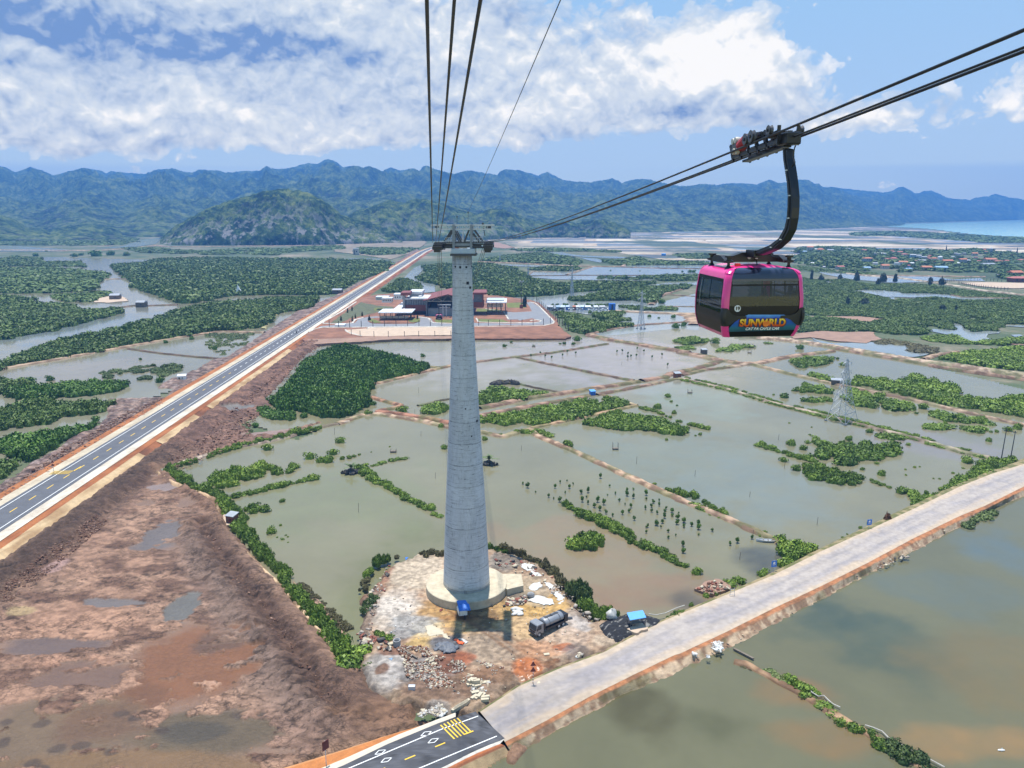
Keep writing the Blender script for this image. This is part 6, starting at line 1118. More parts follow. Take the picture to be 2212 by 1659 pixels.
MB().beam(*ring(640, 900, 900), .3).beam(*ring(1290, 1580, 900), .3).beam(*ring(640, 880, 830), .22).beam(*ring(1310, 1580, 830), .22).build('saddle_arm', M['steel_d'], tw)
hol = MB()
for c, x, y, w in (('T', 920, 1340, .3), ('T', 1033, 1348, .34), ('T', 1168, 1350, .34), ('T', 1283, 1342, .3), ('B', 823, 838, .5), ('B', 838, 868, .4), ('E', 882, 635, .42), ('E', 850, 722, .25), ('E', 812, 548, .25)):
    dx_, dy_ = D(c, x, y); a, z = plane_y(dx_, dy_, Y0); rr = np.interp(z - 1, [q[1] for q in prof], [q[0] for q in prof]); a -= TBX; yy = -math.sqrt(max(.02, rr * rr - a * a)); th = math.atan2(a, -yy)
    hol.box((a, yy + .04, z - 1.0), (w, .12, w), th)
hol.build('wall_opening', simple('dark_void', (.02, .02, .02), .9), tw)
lad = MB()
for k in range(2): lad.box((-.12 + .3 * k, -prof[0][0] - .03, 1.9), (.2, .1, .5))
lad.build('base_hatch', M['concrete_g'], tw)
# ================================================================== ROPES
def rope(name, P, r, label, group=None, cat='cable'): return tag(MB().tube(P, r, 8).build(name, M['rope'], None, None, True), label, cat, group)
def curve(p, q, sag, n=24): p, q = Vector(p), Vector(q); return [p.lerp(q, i / n) - Vector((0, 0, 4 * sag * (i / n) * (1 - i / n))) for i in range(n + 1)]
for i, (xn, xs_, nm) in enumerate(((922, 441, 'left'), (980, 503, 'middle'), (1035, 560, 'right'))):
    a, z = plane_y(xn, 0, 13.7); near = Vector((a, 13.7, z)); s = Vector(TT(xs_, 780, -4)) + Vector(TO); start = near + (near - s).normalized() * 12
    rope('track_cable' if i != 1 else 'haul_cable', curve(start, s, .35), .034 if i != 1 else .030, f'{["leftmost", "middle", "rightmost"][i]} of the three thick cables running overhead to the tower head', 'overhead cables')
    sx, sz = PY('B', 628 + 12 * i, 985, 528); rope('track_cable' if i != 1 else 'haul_cable', curve(Vector(TT(455 + 40 * i, 800, 4)) + Vector(TO), (sx, 528, sz), 4.), .045, f'{["left", "middle", "right"][i]} cable dropping from the left tower arm to the station', 'cables down to the station')
for i in range(3):
    sx, sz = PY('S', 1255 + 22 * i, 300, 528); rope('track_cable' if i != 1 else 'haul_cable', curve(Vector(TT(1560 + 38 * i, 800, 4)) + Vector(TO), (sx, 528, sz), 4.), .045, f'{["left", "middle", "right"][i]} cable dropping from the right tower arm to the station', 'cables down to the station')
ant = Vector(TT(1200, 80)) + Vector(TO); a, z = plane_y(1207, 0, 26); near = Vector((a, 26, z)); rope('signal_wire', curve(near + (near - ant).normalized() * 14, ant, .3), .018, 'single thin wire running up from the mast on the tower head')
RS = Vector(TT(1672, 765, -4)) + Vector(TO); NX, NY, NZ = 8.3, 13.0, 72.72
bsl = (RS.x - NX) / (RS.y - NY); a0 = NX - bsl * NY; SAG = .55
def trk(y): t = (y - NY) / (RS.y - NY); return Vector((a0 + bsl * y, y, NZ + (RS.z - NZ) * t - 4 * SAG * t * (1 - t)))
yy = [-6, 0, 6, 10, 13] + [13 + (RS.y - 13) * k / 30 for k in range(1, 31)]
for off, dz, r, nm, lb in ((-.43, 0, .034, 'track_cable', 'upper thick rope carrying the pink cabin'), (.43, 0, .034, 'track_cable', 'lower thick rope carrying the pink cabin'), (0, -.1, .026, 'haul_cable', 'thinner haul rope between the two ropes of the pink cabin')):
    rope(nm, [trk(y) + Vector((off, 0, dz)) for y in yy], r, lb, 'ropes of the pink cabin')
# ================================================================== CABIN
def tplane(c, x, y):
    px, py = D(c, x, y); dx = (px - 1106) / FOC; dy = (829.5 - py) / FOC; dyw, dzw = CP + dy * SP, -SP + dy * CP
    t = a0 / (dx - bsl * dyw); return t * dyw, CAM_H + dzw * t
CY = 23.5; CX = a0 + bsl * CY; CZ = 66.42; RZc = math.atan(-bsl); cosr = math.cos(RZc)
gl_, N, b = newmat('tinted_glass'); N.t.nodes.remove(b); out = [n for n in N.t.nodes if n.type == 'OUTPUT_MATERIAL'][0]
tr = N.n('ShaderNodeBsdfTransparent'); tr.inputs[0].default_value = (.30, .32, .38, 1); gg = N.n('ShaderNodeBsdfGlossy'); gg.inputs['Roughness'].default_value = .03; gg.inputs[0].default_value = (.8, .85, .9, 1)
fr = N.n('ShaderNodeFresnel'); fr.inputs[0].default_value = 1.5; mx = N.n('ShaderNodeMixShader'); N.l(N.m('ADD', N.m('MULTIPLY', fr.outputs[0], .9), .02), mx.inputs[0]); N.l(tr.outputs[0], mx.inputs[1]); N.l(gg.outputs[0], mx.inputs[2]); N.l(mx.outputs[0], out.inputs[0])
M['glass'] = gl_
M['gloss_black'] = simple('gloss_black_panel', (.008, .008, .012), .3, var=.05, spec=.25)
M['gloss_roof'] = simple('dark_glossy_roof', (.02, .025, .05), .15, var=.05, coat=.8)
LV = [(0, .885), (.12, .93), (.45, .99), (.8, 1.0), (1.15, .995), (1.5, .965), (1.72, .95), (1.86, .915), (1.95, .85), (2.0, .70)]
HWc, HLc, RCc = 1.22, 1.25, .13
def sc_(z): return float(np.interp(z, [q[0] for q in LV], [q[1] for q in LV]))
def surf(side, u, z, off=0.):
    w, l = HWc * sc_(z) + off, HLc * sc_(z) + off; r = RCc
    if side in (0, 2):
        sg = -1 if side == 0 else 1; return (u * (w - r) * (1 if side == 0 else -1), sg * l, z)
    sg = 1 if side == 1 else -1; return (sg * w, u * (l - r) * sg, z)
def corner(k, t, z, off=0.):                                   # k: 0 front-right,1 back-right,2 back-left,3 front-left
    w, l = HWc * sc_(z) + off, HLc * sc_(z) + off; r = RCc; cx, cy = (w - r) * (1 if k in (0, 1) else -1), (l - r) * (1 if k in (1, 2) else -1)
    a = R((-90, 0, 90, 180)[k] + 90 * t); return (cx + r * math.cos(a), cy + r * math.sin(a), z)
def grid(fn, nu, nv):
    vs = [fn(i / nu, j / nv) for j in range(nv + 1) for i in range(nu + 1)]; return vs, [(j * (nu + 1) + i, j * (nu + 1) + i + 1, (j + 1) * (nu + 1) + i + 1, (j + 1) * (nu + 1) + i) for j in range(nv) for i in range(nu)]
def panel(side, u0, u1, z0, z1, off=0., nu=4, nv=8): return grid(lambda a, c: surf(side, u0 + (u1 - u0) * a, z0 + (z1 - z0) * c, off), nu, nv)
cab = empty('cable_car', (CX, CY, CZ), 'pink and black cable car cabin number 19 hanging from two ropes', 'cable car', None, RZc)
for k, nm in ((3, 'front'), (0, 'front'), (1, 'back'), (2, 'back')):
    mb = MB(); mb.add(*grid(lambda a, c: corner(k, a, c * 1.95, .012), 6, 14))
    for (sd, ua, ub) in (((0, -1, -.96) if k == 3 else (0, .97, 1) if k == 0 else (2, -1, -.96) if k == 1 else (2, .96, 1)), ((3, .96, 1) if k == 3 else (1, -1, -.96) if k == 0 else (1, .96, 1) if k == 1 else (3, -1, -.96))):
        mb.add(*panel(sd, ua, ub, 0, 1.95, .012, 2, 14))
    mb.build('corner_pillar', M['pink'], cab, None, True)
for sd in range(4):
    u = (-.96, .97) if sd == 0 else (-.96, .96)
    MB().add(*panel(sd, *u, .02, .16 if sd in (0, 2) else .12)).build('sill_panel', M['gloss_black'] if sd in (0, 2) else M['pink'], cab, None, True)
    if sd in (0, 2):
        MB().add(*panel(sd, *u, .16, .92)).build('lower_panel', M['gloss_black'], cab, None, True)
        MB().add(*panel(sd, *u, .92, 1.50, -.005)).build('window_pane', M['glass'], cab, None, True); MB().add(*panel(sd, *u, 1.50, 1.55, .004)).build('window_bar', M['gloss_black'], cab, None, True)
        MB().add(*panel(sd, *u, 1.55, 1.64, -.005)).build('vent_window', M['glass'], cab, None, True); MB().add(*panel(sd, *u, 1.64, 1.70, .012)).build('vent_flap', M['gloss_roof'], cab, None, True)
        MB().add(*panel(sd, *u, 1.70, 2.0)).build('roof_glass', M['gloss_roof'], cab, None, True)
        fr_ = MB()
        for uu in ((-.96, -.92), (.0, .05), (.92, .96)): fr_.add(*panel(sd, *uu, .9, 1.52, -.02))
        fr_.build('window_post', M['gloss_black'], cab, None, True)
    else:
        MB().add(*panel(sd, *u, .12, .72)).build('door_panel', M['gloss_black'], cab, None, True); MB().add(*panel(sd, *u, .72, 1.62, -.005)).build('door_glass', M['glass'], cab, None, True)
        fr_ = MB()
        for uu in ((-.96, -.84), (-.04, .04), (.84, .96)): fr_.add(*panel(sd, *uu, .12, 1.62, -.02))
        fr_.add(*panel(sd, *u, 1.60, 1.70, .002)); fr_.build('door_frame', M['gloss_black'], cab, None, True)
        MB().add(*panel(sd, *u, 1.70, 2.0, .012)).build('roof_edge', M['pink'], cab, None, True)
ov = [surf(0, u, 2.0) for u in np.linspace(-1, 1, 7)] + [corner(0, t, 2.0) for t in (.3, .7)] + [surf(1, u, 2.0) for u in np.linspace(-1, 1, 7)] + [corner(1, t, 2.0) for t in (.3, .7)] + [surf(2, u, 2.0) for u in np.linspace(-1, 1, 7)] + [corner(2, t, 2.0) for t in (.3, .7)] + [surf(3, u, 2.0) for u in np.linspace(-1, 1, 7)] + [corner(3, t, 2.0) for t in (.3, .7)]
nr = len(ov); rv = [(x * k, y * k, 1.99 + h) for k, h in ((1, 0), (.75, .045), (.4, .07), (.02, .08)) for x, y, _ in ov]
MB().add(rv, [(i * nr + j, i * nr + (j + 1) % nr, (i + 1) * nr + (j + 1) % nr, (i + 1) * nr + j) for i in range(3) for j in range(nr)]).build('roof', M['pink'], cab, None, True)
for k in (0, 3, 1, 2):
    mb = MB(); mb.add(*grid(lambda a, c: corner(k, a, 1.86 + c * .14, .02), 6, 4)); mb.build('roof_corner', M['pink'], cab, None, True)
MB().box((0, 0, .03), (2.0, 2.05, .08)).build('floor', M['steel_d'], cab)
for sx in (-1, 1): MB().box((sx * .82, 0, .42), (.36, 1.9, .09)).box((sx * .98, 0, .72), (.07, 1.9, .5)).box((sx * .82, 0, .2), (.3, 1.8, .35)).build('bench', M['black'], cab, bevel=.02)
# bumpers at the corners (dark shoulders)
for sx in (-1, 1):
    P = [(-.02, .86), (.1, .86), (.16, .77), (.24, .69), (.36, .65), (.64, .635), (.64, .57), (.45, .56), (.33, .5), (.2, .40), (.1, .34), (-.02, .34)]
    vs = []; 
    for (du, z) in P:
        x0 = HWc * sc_(z) - .02; vs.append((sx * (x0 - du * 1.05), -(HLc * sc_(z) + .035), z))
    wrap = [(sx * (HWc * sc_(z) + .03), -(HLc * sc_(z) - .30), z) for z in (.95, .38)]
    n = len(vs); mb = MB(); mb.add(vs + [(x, y + .1, z) for x, y, z in vs], [tuple(range(n)) if sx < 0 else tuple(range(n))[::-1]] + [(i, (i + 1) % n, n + (i + 1) % n, n + i) for i in range(n)])
    zs_ = np.linspace(.36, .97, 8); k = 3 if sx < 0 else 0; mb.add(*grid(lambda a, c: corner(k, a, .34 + c * .53, .035 + .03 * math.sin(math.pi * c)), 6, 6)); mb.build('bumper', M['black'], cab, None, False)
# advertising panel
def fpt(x, z, off): return (x, -(HLc * sc_(z) + off), z)
am, N, b = newmat('advert_print'); p = objco(N); s_ = N.n('ShaderNodeSeparateXYZ'); N.l(p, s_.inputs[0])
zz = N.m('ADD', s_.outputs[2], N.m('MULTIPLY', N.m('SUBTRACT', N.noise(p, 2.6, 5, .6), .5), .16)); N.l(N.ramp(N.m('MULTIPLY', zz, 1.35), [(.22, (.012, .06, .10)), (.4, (.02, .14, .20)), (.55, (.01, .10, .42)), (.74, (.02, .07, .52)), (.86, (.08, .30, .72)), (1., (.25, .5, .8))]), b.inputs['Base Color']); b.inputs['Roughness'].default_value = .3
pl = [(-1.04, .17), (1.0, .20), (1.03, .34), (.98, .5), (.86, .58), (.62, .66), (-.46, .68), (-.66, .60), (-.86, .46), (-.99, .3)]
pts2 = [fpt(x, z, .012) for x, z in pl]; cpt = fpt(0, .42, .012)
MB().add(pts2 + [cpt], [(i, (i + 1) % len(pl), len(pl)) for i in range(len(pl))]).build('advert_panel', am, cab)
def text(s, size, x, z, off, mat, name, ext=.004, shear=0., bold=0., tilt=True, sx=1.):
    cu = bpy.data.curves.new(name, 'FONT'); cu.body = s; cu.size = size; cu.align_x = 'CENTER'; cu.align_y = 'CENTER'; cu.extrude = ext; cu.shear = shear; cu.offset = bold; cu.materials.append(mat)
    o = bpy.data.objects.new(name, cu); COL.objects.link(o); o.parent = cab; o.location = fpt(x, z, off)
    dzz = .1; t = math.atan2(HLc * (sc_(z + dzz) - sc_(z - dzz)), 2 * dzz); o.rotation_euler = (R(90) + (t if tilt else 0), 0, 0); o.scale = (sx, 1, 1)
    me = bpy.data.meshes.new_from_object(o); q = bpy.data.objects.new(name, me); COL.objects.link(q); q.parent = cab; q.location = o.location; q.rotation_euler = o.rotation_euler; q.scale = o.scale; bpy.data.objects.remove(o); q.name = name; return q
tm, N, b = newmat('sunset_lettering'); p = N.n('ShaderNodeTexCoord').outputs['Generated']; s_ = N.n('ShaderNodeSeparateXYZ'); N.l(p, s_.inputs[0])
N.l(N.ramp(s_.outputs[1], [(.05, (.62, .06, .01)), (.45, (.85, .28, .01)), (.75, (.9, .55, .03)), (1, (.95, .72, .12))]), b.inputs['Base Color']); b.inputs['Roughness'].default_value = .4
red_t = simple('maroon_outline', (.12, .012, .01), .5)
text('SUNW', .30, -.30, .43, .040, tm, 'lettering', .006, 0, .012, sx=.92); text('RLD', .30, .42, .43, .040, tm, 'lettering', .006, 0, .012, sx=.92)
text('SUNW', .31, -.29, .422, .022, red_t, 'lettering_outline', .004, 0, .03, sx=.92); text('RLD', .31, .43, .422, .022, red_t, 'lettering_outline', .004, 0, .03, sx=.92)
o_ = MB().lathe([(.12, 0), (.12, .02)], 24).build('lettering_ball', red_t, cab); o_.location = fpt(.085, .42, .02); o_.rotation_euler = (R(95), 0, 0)
o_ = MB().lathe([(.10, 0), (.10, .02)], 24).build('lettering_ball', simple('orange_ball', (.85, .2, .02), .4), cab); o_.location = fpt(.085, .42, .03); o_.rotation_euler = (R(95), 0, 0)
wt_ = simple('white_print', (.8, .8, .8), .4, var=.02)
text('CAT BA CABLE CAR', .115, .0, .255, .03, wt_, 'lettering', .003, .25, .004)
o_ = MB().lathe([(.095, 0), (.095, .012)], 28).build('number_disc', wt_, cab); o_.location = fpt(-.80, .86, .002); o_.rotation_euler = (R(90), 0, 0)
text('19', .14, -.80, .86, .022, M['black'], 'number', .003, 0, .006)
# roof beam, brackets, dampers
bm_ = MB(); 
for z0, z1, x0, x1 in ((2.13, 2.33, -.95, .95),):
    P = [(-.98, 2.12), (.98, 2.12), (.98, 2.17), (.30, 2.40), (-.30, 2.40), (-.98, 2.17)]; n = 6
    for yy_ in ((-.16, .16),): bm_.add([(x, yy_[0], z) for x, z in P] + [(x, yy_[1], z) for x, z in P], [tuple(range(n)), tuple(range(n, 2 * n))[::-1]] + [(i, (i + 1) % n, n + (i + 1) % n, n + i) for i in range(n)])
bm_.build('roof_beam', M['black'], cab)
for sx in (-1, 1):
    P = [(-.62, 2.12), (-.5, 2.22), (-.2, 2.32), (.2, 2.32), (.5, 2.22), (.62, 2.12)]; n = 6; x = sx * .9
    MB().add([(x - .1, y, z) for y, z in P] + [(x + .1, y, z) for y, z in P], [tuple(range(n))[::-1], tuple(range(n, 2 * n))] + [(i, (i + 1) % n, n + (i + 1) % n, n + i) for i in range(n)]).build('roof_bracket', M['black'], cab)
    for sy in (-1, 1):
        x2, y2 = sx * .92, sy * .68; MB().lathe([(.1, 1.97), (.04, 2.06), (.04, 2.12), (.14, 2.14), (.14, 2.2), (.06, 2.22), (.06, 2.28), (.12, 2.29), (.12, 2.34)], 14, (x2, y2, 0)).build('damper_post', M['black'], cab)
MB().box((-.62, -.62, 2.06), (.14, .1, .1)).build('red_plug', simple('red_plastic', (.6, .02, .02), .4), cab)
MB().tube([(-.55, -.62, 2.06), (-.3, -.6, 2.02), (.05, -.45, 2.06), (.12, -.2, 2.2)], .018, 6).build('power_lead', M['black'], cab)
for x in (-.09, .13): MB().lathe([(.055, -.02), (.055, .02)], 14).build('beam_bolt', M['steel'], cab).matrix_local = Matrix.Translation((x, -.18, 2.26)) @ Matrix.Rotation(R(90), 4, 'X')
# hanger arm, bent in the plane of the track
def loc2(c, x, y): yw, zw = tplane(c, x, y); return ((yw - CY) / cosr, zw - CZ)
Lf = [(1092, 330), (1108, 470), (1128, 600), (1142, 720), (1150, 860), (1148, 1000), (1138, 1130), (1112, 1240), (1040, 1360), (930, 1440), (820, 1485), (705, 1525)]
Rt = [(1222, 330), (1218, 440), (1240, 560), (1268, 720), (1286, 880), (1284, 1010), (1274, 1130), (1250, 1270), (1190, 1390), (1080, 1490), (950, 1545), (850, 1575)]
PL, PR = [loc2('U', *q) for q in Lf], [loc2('U', *q) for q in Rt]; n = len(PL); hb = MB(); vs = []
for i_, (a, b_) in enumerate(zip(PL, PR)):
    m_ = (a[0] + b_[0]) / 2; a = (m_ + (a[0] - m_) * .42, a[1]); b_ = (m_ + (b_[0] - m_) * .42, b_[1]); PL[i_], PR[i_] = a, b_; vs += [(-.11, *a), (.11, *a), (.11, *b_), (-.11, *b_)]
fs = [(i * 4 + k, i * 4 + (k + 1) % 4, (i + 1) * 4 + (k + 1) % 4, (i + 1) * 4 + k) for i in range(n - 1) for k in range(4)] + [(3, 2, 1, 0), tuple((n - 1) * 4 + k for k in range(4))]
arm = hb.add(vs, fs).build('hanger_arm', M['black'], cab, bevel=.02)
e0 = PL[-1]; e1 = PR[-1]
MB().box((0, (e0[0] + e1[0]) / 2, 2.38), (.36, .62, .22)).build('arm_foot', M['black'], cab, bevel=.02)
rib = MB()
for i in range(n - 1):
    a = [(PL[i][k] + PR[i][k]) / 2 for k in (0, 1)]; b_ = [(PL[i + 1][k] + PR[i + 1][k]) / 2 for k in (0, 1)]; rib.beam((-.12, *a), (-.12, *b_), .03, .05)
rib.build('cable_duct', M['steel_d'], arm)
cl = MB()
for i in (2, 4, 6, 8, 9):
    a = [(PL[i][k] * .45 + PR[i][k] * .55) for k in (0, 1)]; cl.box((-.13, *a), (.03, .09, .03))
cl.build('duct_clip', M['white'], arm)
MB().tube([(-.1, *loc2('U', 1280, 295)), (-.1, *loc2('U', 1262, 350)), (-.1, *loc2('U', 1255, 420)), (-.1, *loc2('U', 1272, 490)), (-.1, *loc2('U', 1240, 540))], .022, 6).build('signal_lead', M['black'], arm)
# carriage on the ropes
sA, sB = loc2('U', 700, 400)[0], loc2('U', 1150, 250)[0]; slope = (trk(CY + 1).z - trk(CY - 1).z) / 2
ropez = lambda s: trk(CY + s).z - CZ
car = MB()
for sx in (-.27, .27):
    for h0, h1 in ((-.16, -.08), (.08, .15)): car.beam((sx, sA + .5, ropez(sA) + h0), (sx, sB, ropez(sB) + h0), .06, .1)
    for k in range(6): s = sA + .5 + (sB - sA - .5) * k / 5; car.beam((sx, s, ropez(s) - .26), (sx, s + (.3 if k < 5 else 0), ropez(s) + .25), .06, .08)
car.beam((0, sA + .2, ropez(sA) - .3), (0, sB, ropez(sB) - .28), .22, .06)
cr = car.build('carriage_frame', M['black'], cab)
MB().box((0, (PL[0][0] + PR[0][0]) / 2, ropez(PL[0][0]) - .1), (.42, .6, .32)).build('arm_joint', M['black'], cab, bevel=.04)
for x, y, r in ((830, 275, .15), (900, 240, .16), (1110, 225, .12)):
    s = loc2('U', x, y)[0]
    for sx in (-.43, .43):
        w_ = MB().lathe([(r, -.06), (r * 1.12, -.05), (r * .8, 0), (r * 1.12, .05), (r, .06)], 20).build('carriage_wheel', simple('worn_wheel_steel', (.10, .10, .11), .4, .4) if 'wst' not in M else M['wst'], cab); M['wst'] = w_.data.materials[0]
        w_.location = (sx, s, ropez(s) + r + .04); w_.rotation_euler = (0, R(90), 0)
        MB().lathe([(r * .35, -.09), (r * .35, .09)], 12).build('wheel_hub', M['black'], w_)
for x0, x1, yc in ((770, 920, 170), (955, 1118, 172)):
    s0, z0 = loc2('U', x0, yc + 15); s1, z1 = loc2('U', x1, yc - 10); MB().beam((-.1, s0, z0), (-.1, s1, z1), .22, .14).build('clamp_housing', M['black'], cab, bevel=.02)
s0, z0 = loc2('U', 742, 262); MB().tube([(-.25, s0 + .22, z0 - .08), (-.25, s0 - .22, z0 + .08)], .17, 14).build('red_spring', simple('red_spring_paint', (.42, .02, .03), .45), cab)
for x, y in ((645, 250), (680, 235), (655, 365), (692, 360)): s0, z0 = loc2('U', x, y); MB().lathe([(.09, -.08), (.1, 0), (.09, .08)], 14).build('guide_roller', simple('cream_roller', (.5, .48, .42), .5), cab).matrix_local = Matrix.Translation((-.3, s0, z0)) @ Matrix.Rotation(R(90), 4, 'Y')
s0, z0 = loc2('U', 660, 320); MB().box((-.2, s0, z0), (.3, .5, .4)).build('rope_grip', M['wst'], cab, bevel=.04)
s0, z0 = loc2('U', 1150, 138); MB().box((0, s0, z0), (.12, .3, .05)).box((0, s0 - .14, z0 - .1), (.12, .05, .25)).build('lifting_lug', M['black'], cab)
# passenger
def person(name, joints, edges, radii, mats, loc, rz, label):
    me = bpy.data.meshes.new(name); me.from_pydata(joints, edges, []); o = link(name, me, mats)
    sk = o.modifiers.new('skin', 'SKIN'); sk.use_smooth_shade = True
    for v, r_ in zip(me.skin_vertices[0].data, radii): v.radius = (r_, r_)
    me.skin_vertices[0].data[0].use_root = True
    ss = o.modifiers.new('sub', 'SUBSURF'); ss.levels = 1; ss.render_levels = 2
    o.location = loc; o.rotation_euler = (0, 0, rz); return tag(o, label, 'person')
J = [(0, 0, .12), (0, .02, .35), (0, .03, .52), (0, .02, .62), (0, -.01, .72), (0, -.02, .82), (.19, .02, .52), (.24, -.08, .30), (.2, -.28, .2), (-.19, .02, .52), (-.24, -.08, .30), (-.2, -.28, .2), (.1, -.4, .12), (.1, -.42, -.3), (.1, -.52, -.34), (-.1, -.4, .12), (-.1, -.42, -.3), (-.1, -.52, -.34)]
E_ = [(0, 1), (1, 2), (2, 3), (3, 4), (4, 5), (2, 6), (6, 7), (7, 8), (2, 9), (9, 10), (10, 11), (0, 12), (12, 13), (13, 14), (0, 15), (15, 16), (16, 17)]
Rr_ = [.15, .15, .14, .06, .09, .08, .07, .05, .035, .07, .05, .035, .09, .06, .04, .09, .06, .04]
lx = .35
pv = Matrix.Rotation(RZc, 3, 'Z') @ Vector((.78, .55, 0)); pm = simple('dark_figure', (.03, .035, .05), .9)  # one near-black tone, head included, paints the passenger as a silhouette
person('person', J, E_, Rr_, pm, (CX + pv.x, CY + pv.y, CZ + .47), R(-90) + RZc, 'seated passenger painted as a dark silhouette behind the cabin window')
# second cabin, entering the station
# ================================================================== STATION AND OTHER THINGS
c2 = copy_tree(cab); tag(c2, 'small distant cabin arriving in front of the station hall', 'cable car', None)
X2, Z2 = PY('S', 1098, 411, 505); c2.location = (X2, 505, Z2); c2.rotation_euler = (0, 0, RZc); c2.scale = (1.75, 1.75, 1.75)
def XS(x, y, Y): return PY('S', x, y, Y)
def blk(name, x0, x1, y0, y1, Y, dep, mat, par, zmin=None):
    a, zt = XS(x0, y0, Y); b_, zb = XS(x1, y1, Y); zb = zb if zmin is None else zmin
    return MB().box(((a + b_) / 2, Y + dep / 2, (zt + zb) / 2), (b_ - a, dep, zt - zb)).build(name, M[mat], par, par.location if par else None)
def things(n_, loc, label, cat, group=None):
    o = empty(n_, loc, label, cat, group); return o
YH = 524
x0, _ = XS(985, 300, YH); x1, _ = XS(1372, 300, YH); xm = (x0 + x1) / 2; ze = XS(0, 236, YH)[1]; za = XS(0, 188, YH)[1]
hall = things('station_hall', (xm, YH, 1.0), 'cable car station hall with red gabled roof and open dark front', 'station'); HO = tuple(hall.location)
DEP = 44; w = (x1 - x0) / 2
rf = MB(); e = 1.6; th = .5
for sx in (-1, 1):
    P = [(0, za), (sx * (w + e), ze - (za - ze) * e / w)]
    rf.add([(xm + P[0][0], YH - 3, P[0][1]), (xm + P[1][0], YH - 3, P[1][1]), (xm + P[1][0], YH + DEP, P[1][1]), (xm + P[0][0], YH + DEP, P[0][1]), (xm + P[0][0], YH - 3, P[0][1] - th), (xm + P[1][0], YH - 3, P[1][1] - th), (xm + P[1][0], YH + DEP, P[1][1] - th), (xm + P[0][0], YH + DEP, P[0][1] - th)], [(0, 1, 2, 3), (4, 5, 6, 7), (0, 1, 5, 4), (2, 3, 7, 6), (1, 2, 6, 5)])
rf.build('roof', M['roof_red'], hall, HO)
tr_ = MB()
for k in range(8):
    t0, t1 = -1 + k / 4, -1 + (k + 1) / 4; zz0 = ze + (za - ze) * (1 - abs(t0)) - .6; zz1 = ze + (za - ze) * (1 - abs(t1)) - .6
    tr_.beam((xm + t0 * w, YH - 1, zz0), (xm + t1 * w, YH - 1, zz1), .35).beam((xm + t0 * w, YH - 1, ze - 1.2), (xm + t1 * w, YH - 1, ze - 1.2), .35)
    tr_.beam((xm + t0 * w, YH - 1, ze - 1.2 if k % 2 else zz0), (xm + t1 * w, YH - 1, zz1 if k % 2 else ze - 1.2), .28)
tr_.build('front_truss', M['wall_cream'], hall, HO)
for sx in (-1, 1):
    MB().box((xm + sx * (w - .3), YH + DEP / 2 - 1, (ze + 1) / 2), (.5, DEP, ze - 1)).build('side_wall', M['wall_grey'], hall, HO)
    for k in range(3): MB().box((xm + sx * (w - .8), YH - 1 + k * 12, (ze + .5) / 2), (.7, .7, ze - .5)).build('column', M['steel_d'], hall, HO)
MB().box((xm, YH + DEP - 1, (ze + 1) / 2), (2 * w, .5, ze - 1)).build('rear_wall', M['wall_grey'], hall, HO); MB().box((xm, YH + 16, 3.4), (2 * w - 1, 30, 4.6)).build('platform', M['concrete_g'], hall, HO)
xg0, zg0 = XS(1090, 280, YH - 8); xg1, _ = XS(1200, 300, YH - 8); xg = (xg0 + xg1) / 2
gant = things('support_gantry', (xg, YH - 8, 1.0), 'small steel rope gantry in front of the station hall', 'gantry'); GO = tuple(gant.location)
for sx in (-1, 1): MB().box((xg + sx * 1.1, YH - 8, zg0 / 2), (.6, .6, zg0)).build('leg', M['steel'], gant, GO)
MB().box((xg, YH - 8, zg0 - .3), (xg1 - xg0, 1.2, .6)).box((xg, YH - 8, zg0 - 2), (xg1 - xg0 - 1, 1., .4)).build('crosshead', M['steel'], gant, GO)
for sx in (-1, 1): MB().box((xg + sx * (xg1 - xg0) * .42, YH - 8, zg0 - 1.), (1.2, 5, .8)).build('saddle', M['steel_d'], gant, GO)
wing = things('station_wing', (XS(900, 300, 528)[0], 528, 1.0), 'left station wing with glazed upper storey over brick', 'station'); wo = wing.location
def ap(nm, x0, x1, y0, y1, Y, dep, mat): return blk(nm, x0, x1, y0, y1, Y, dep, mat, wing)
ap('brick_storey', 806, 1006, 285, 336, 528, 22, 'brick'); ap('glazed_storey', 806, 985, 236, 285, 529, 20, 'glass_st'); ap('flat_roof', 802, 1000, 228, 238, 527.5, 24, 'whiteg')
for k in range(13): x = 808 + k * 14.7; ap('mullion', x, x + 2, 238, 284, 528.7, .3, 'whiteg')
ap('stair_tower', 782, 803, 198, 312, 527, 6, 'concrete_g'); ap('tower_roof', 764, 842, 178, 203, 526, 14, 'roof_red'); ap('rear_block', 842, 946, 186, 230, 540, 16, 'wall_grey'); ap('rear_roof', 838, 950, 170, 187, 539, 18, 'whiteg'); ap('roof_unit', 920, 945, 208, 229, 534, 4, 'white'); ap('roof_unit', 955, 975, 214, 229, 534, 4, 'white'); ap('brick_door', 876, 890, 304, 334, 527.9, .3, 'black')
sv = things('service_block', (XS(740, 235, 545)[0], 545, 1.0), 'small white service building left of the station tower', 'building'); blk('wall', 706, 778, 200, 238, 545, 9, 'white', sv); blk('roof', 703, 781, 192, 201, 544.5, 10, 'roof_wh', sv)
for k in range(3): blk('window', 716 + k * 20, 724 + k * 20, 212, 224, 544.9, .2, 'glass_d', sv)
sv2 = things('service_block', (XS(640, 262, 545)[0], 545, 1.0), 'low white cabin row beside the station lawn', 'building'); blk('wall', 602, 688, 232, 264, 545, 7, 'white', sv2); blk('roof', 600, 690, 226, 233, 544.5, 8, 'roof_wh', sv2)
for k in range(5): blk('window', 612 + k * 15, 619 + k * 15, 240, 250, 544.9, .2, 'glass_d', sv2)
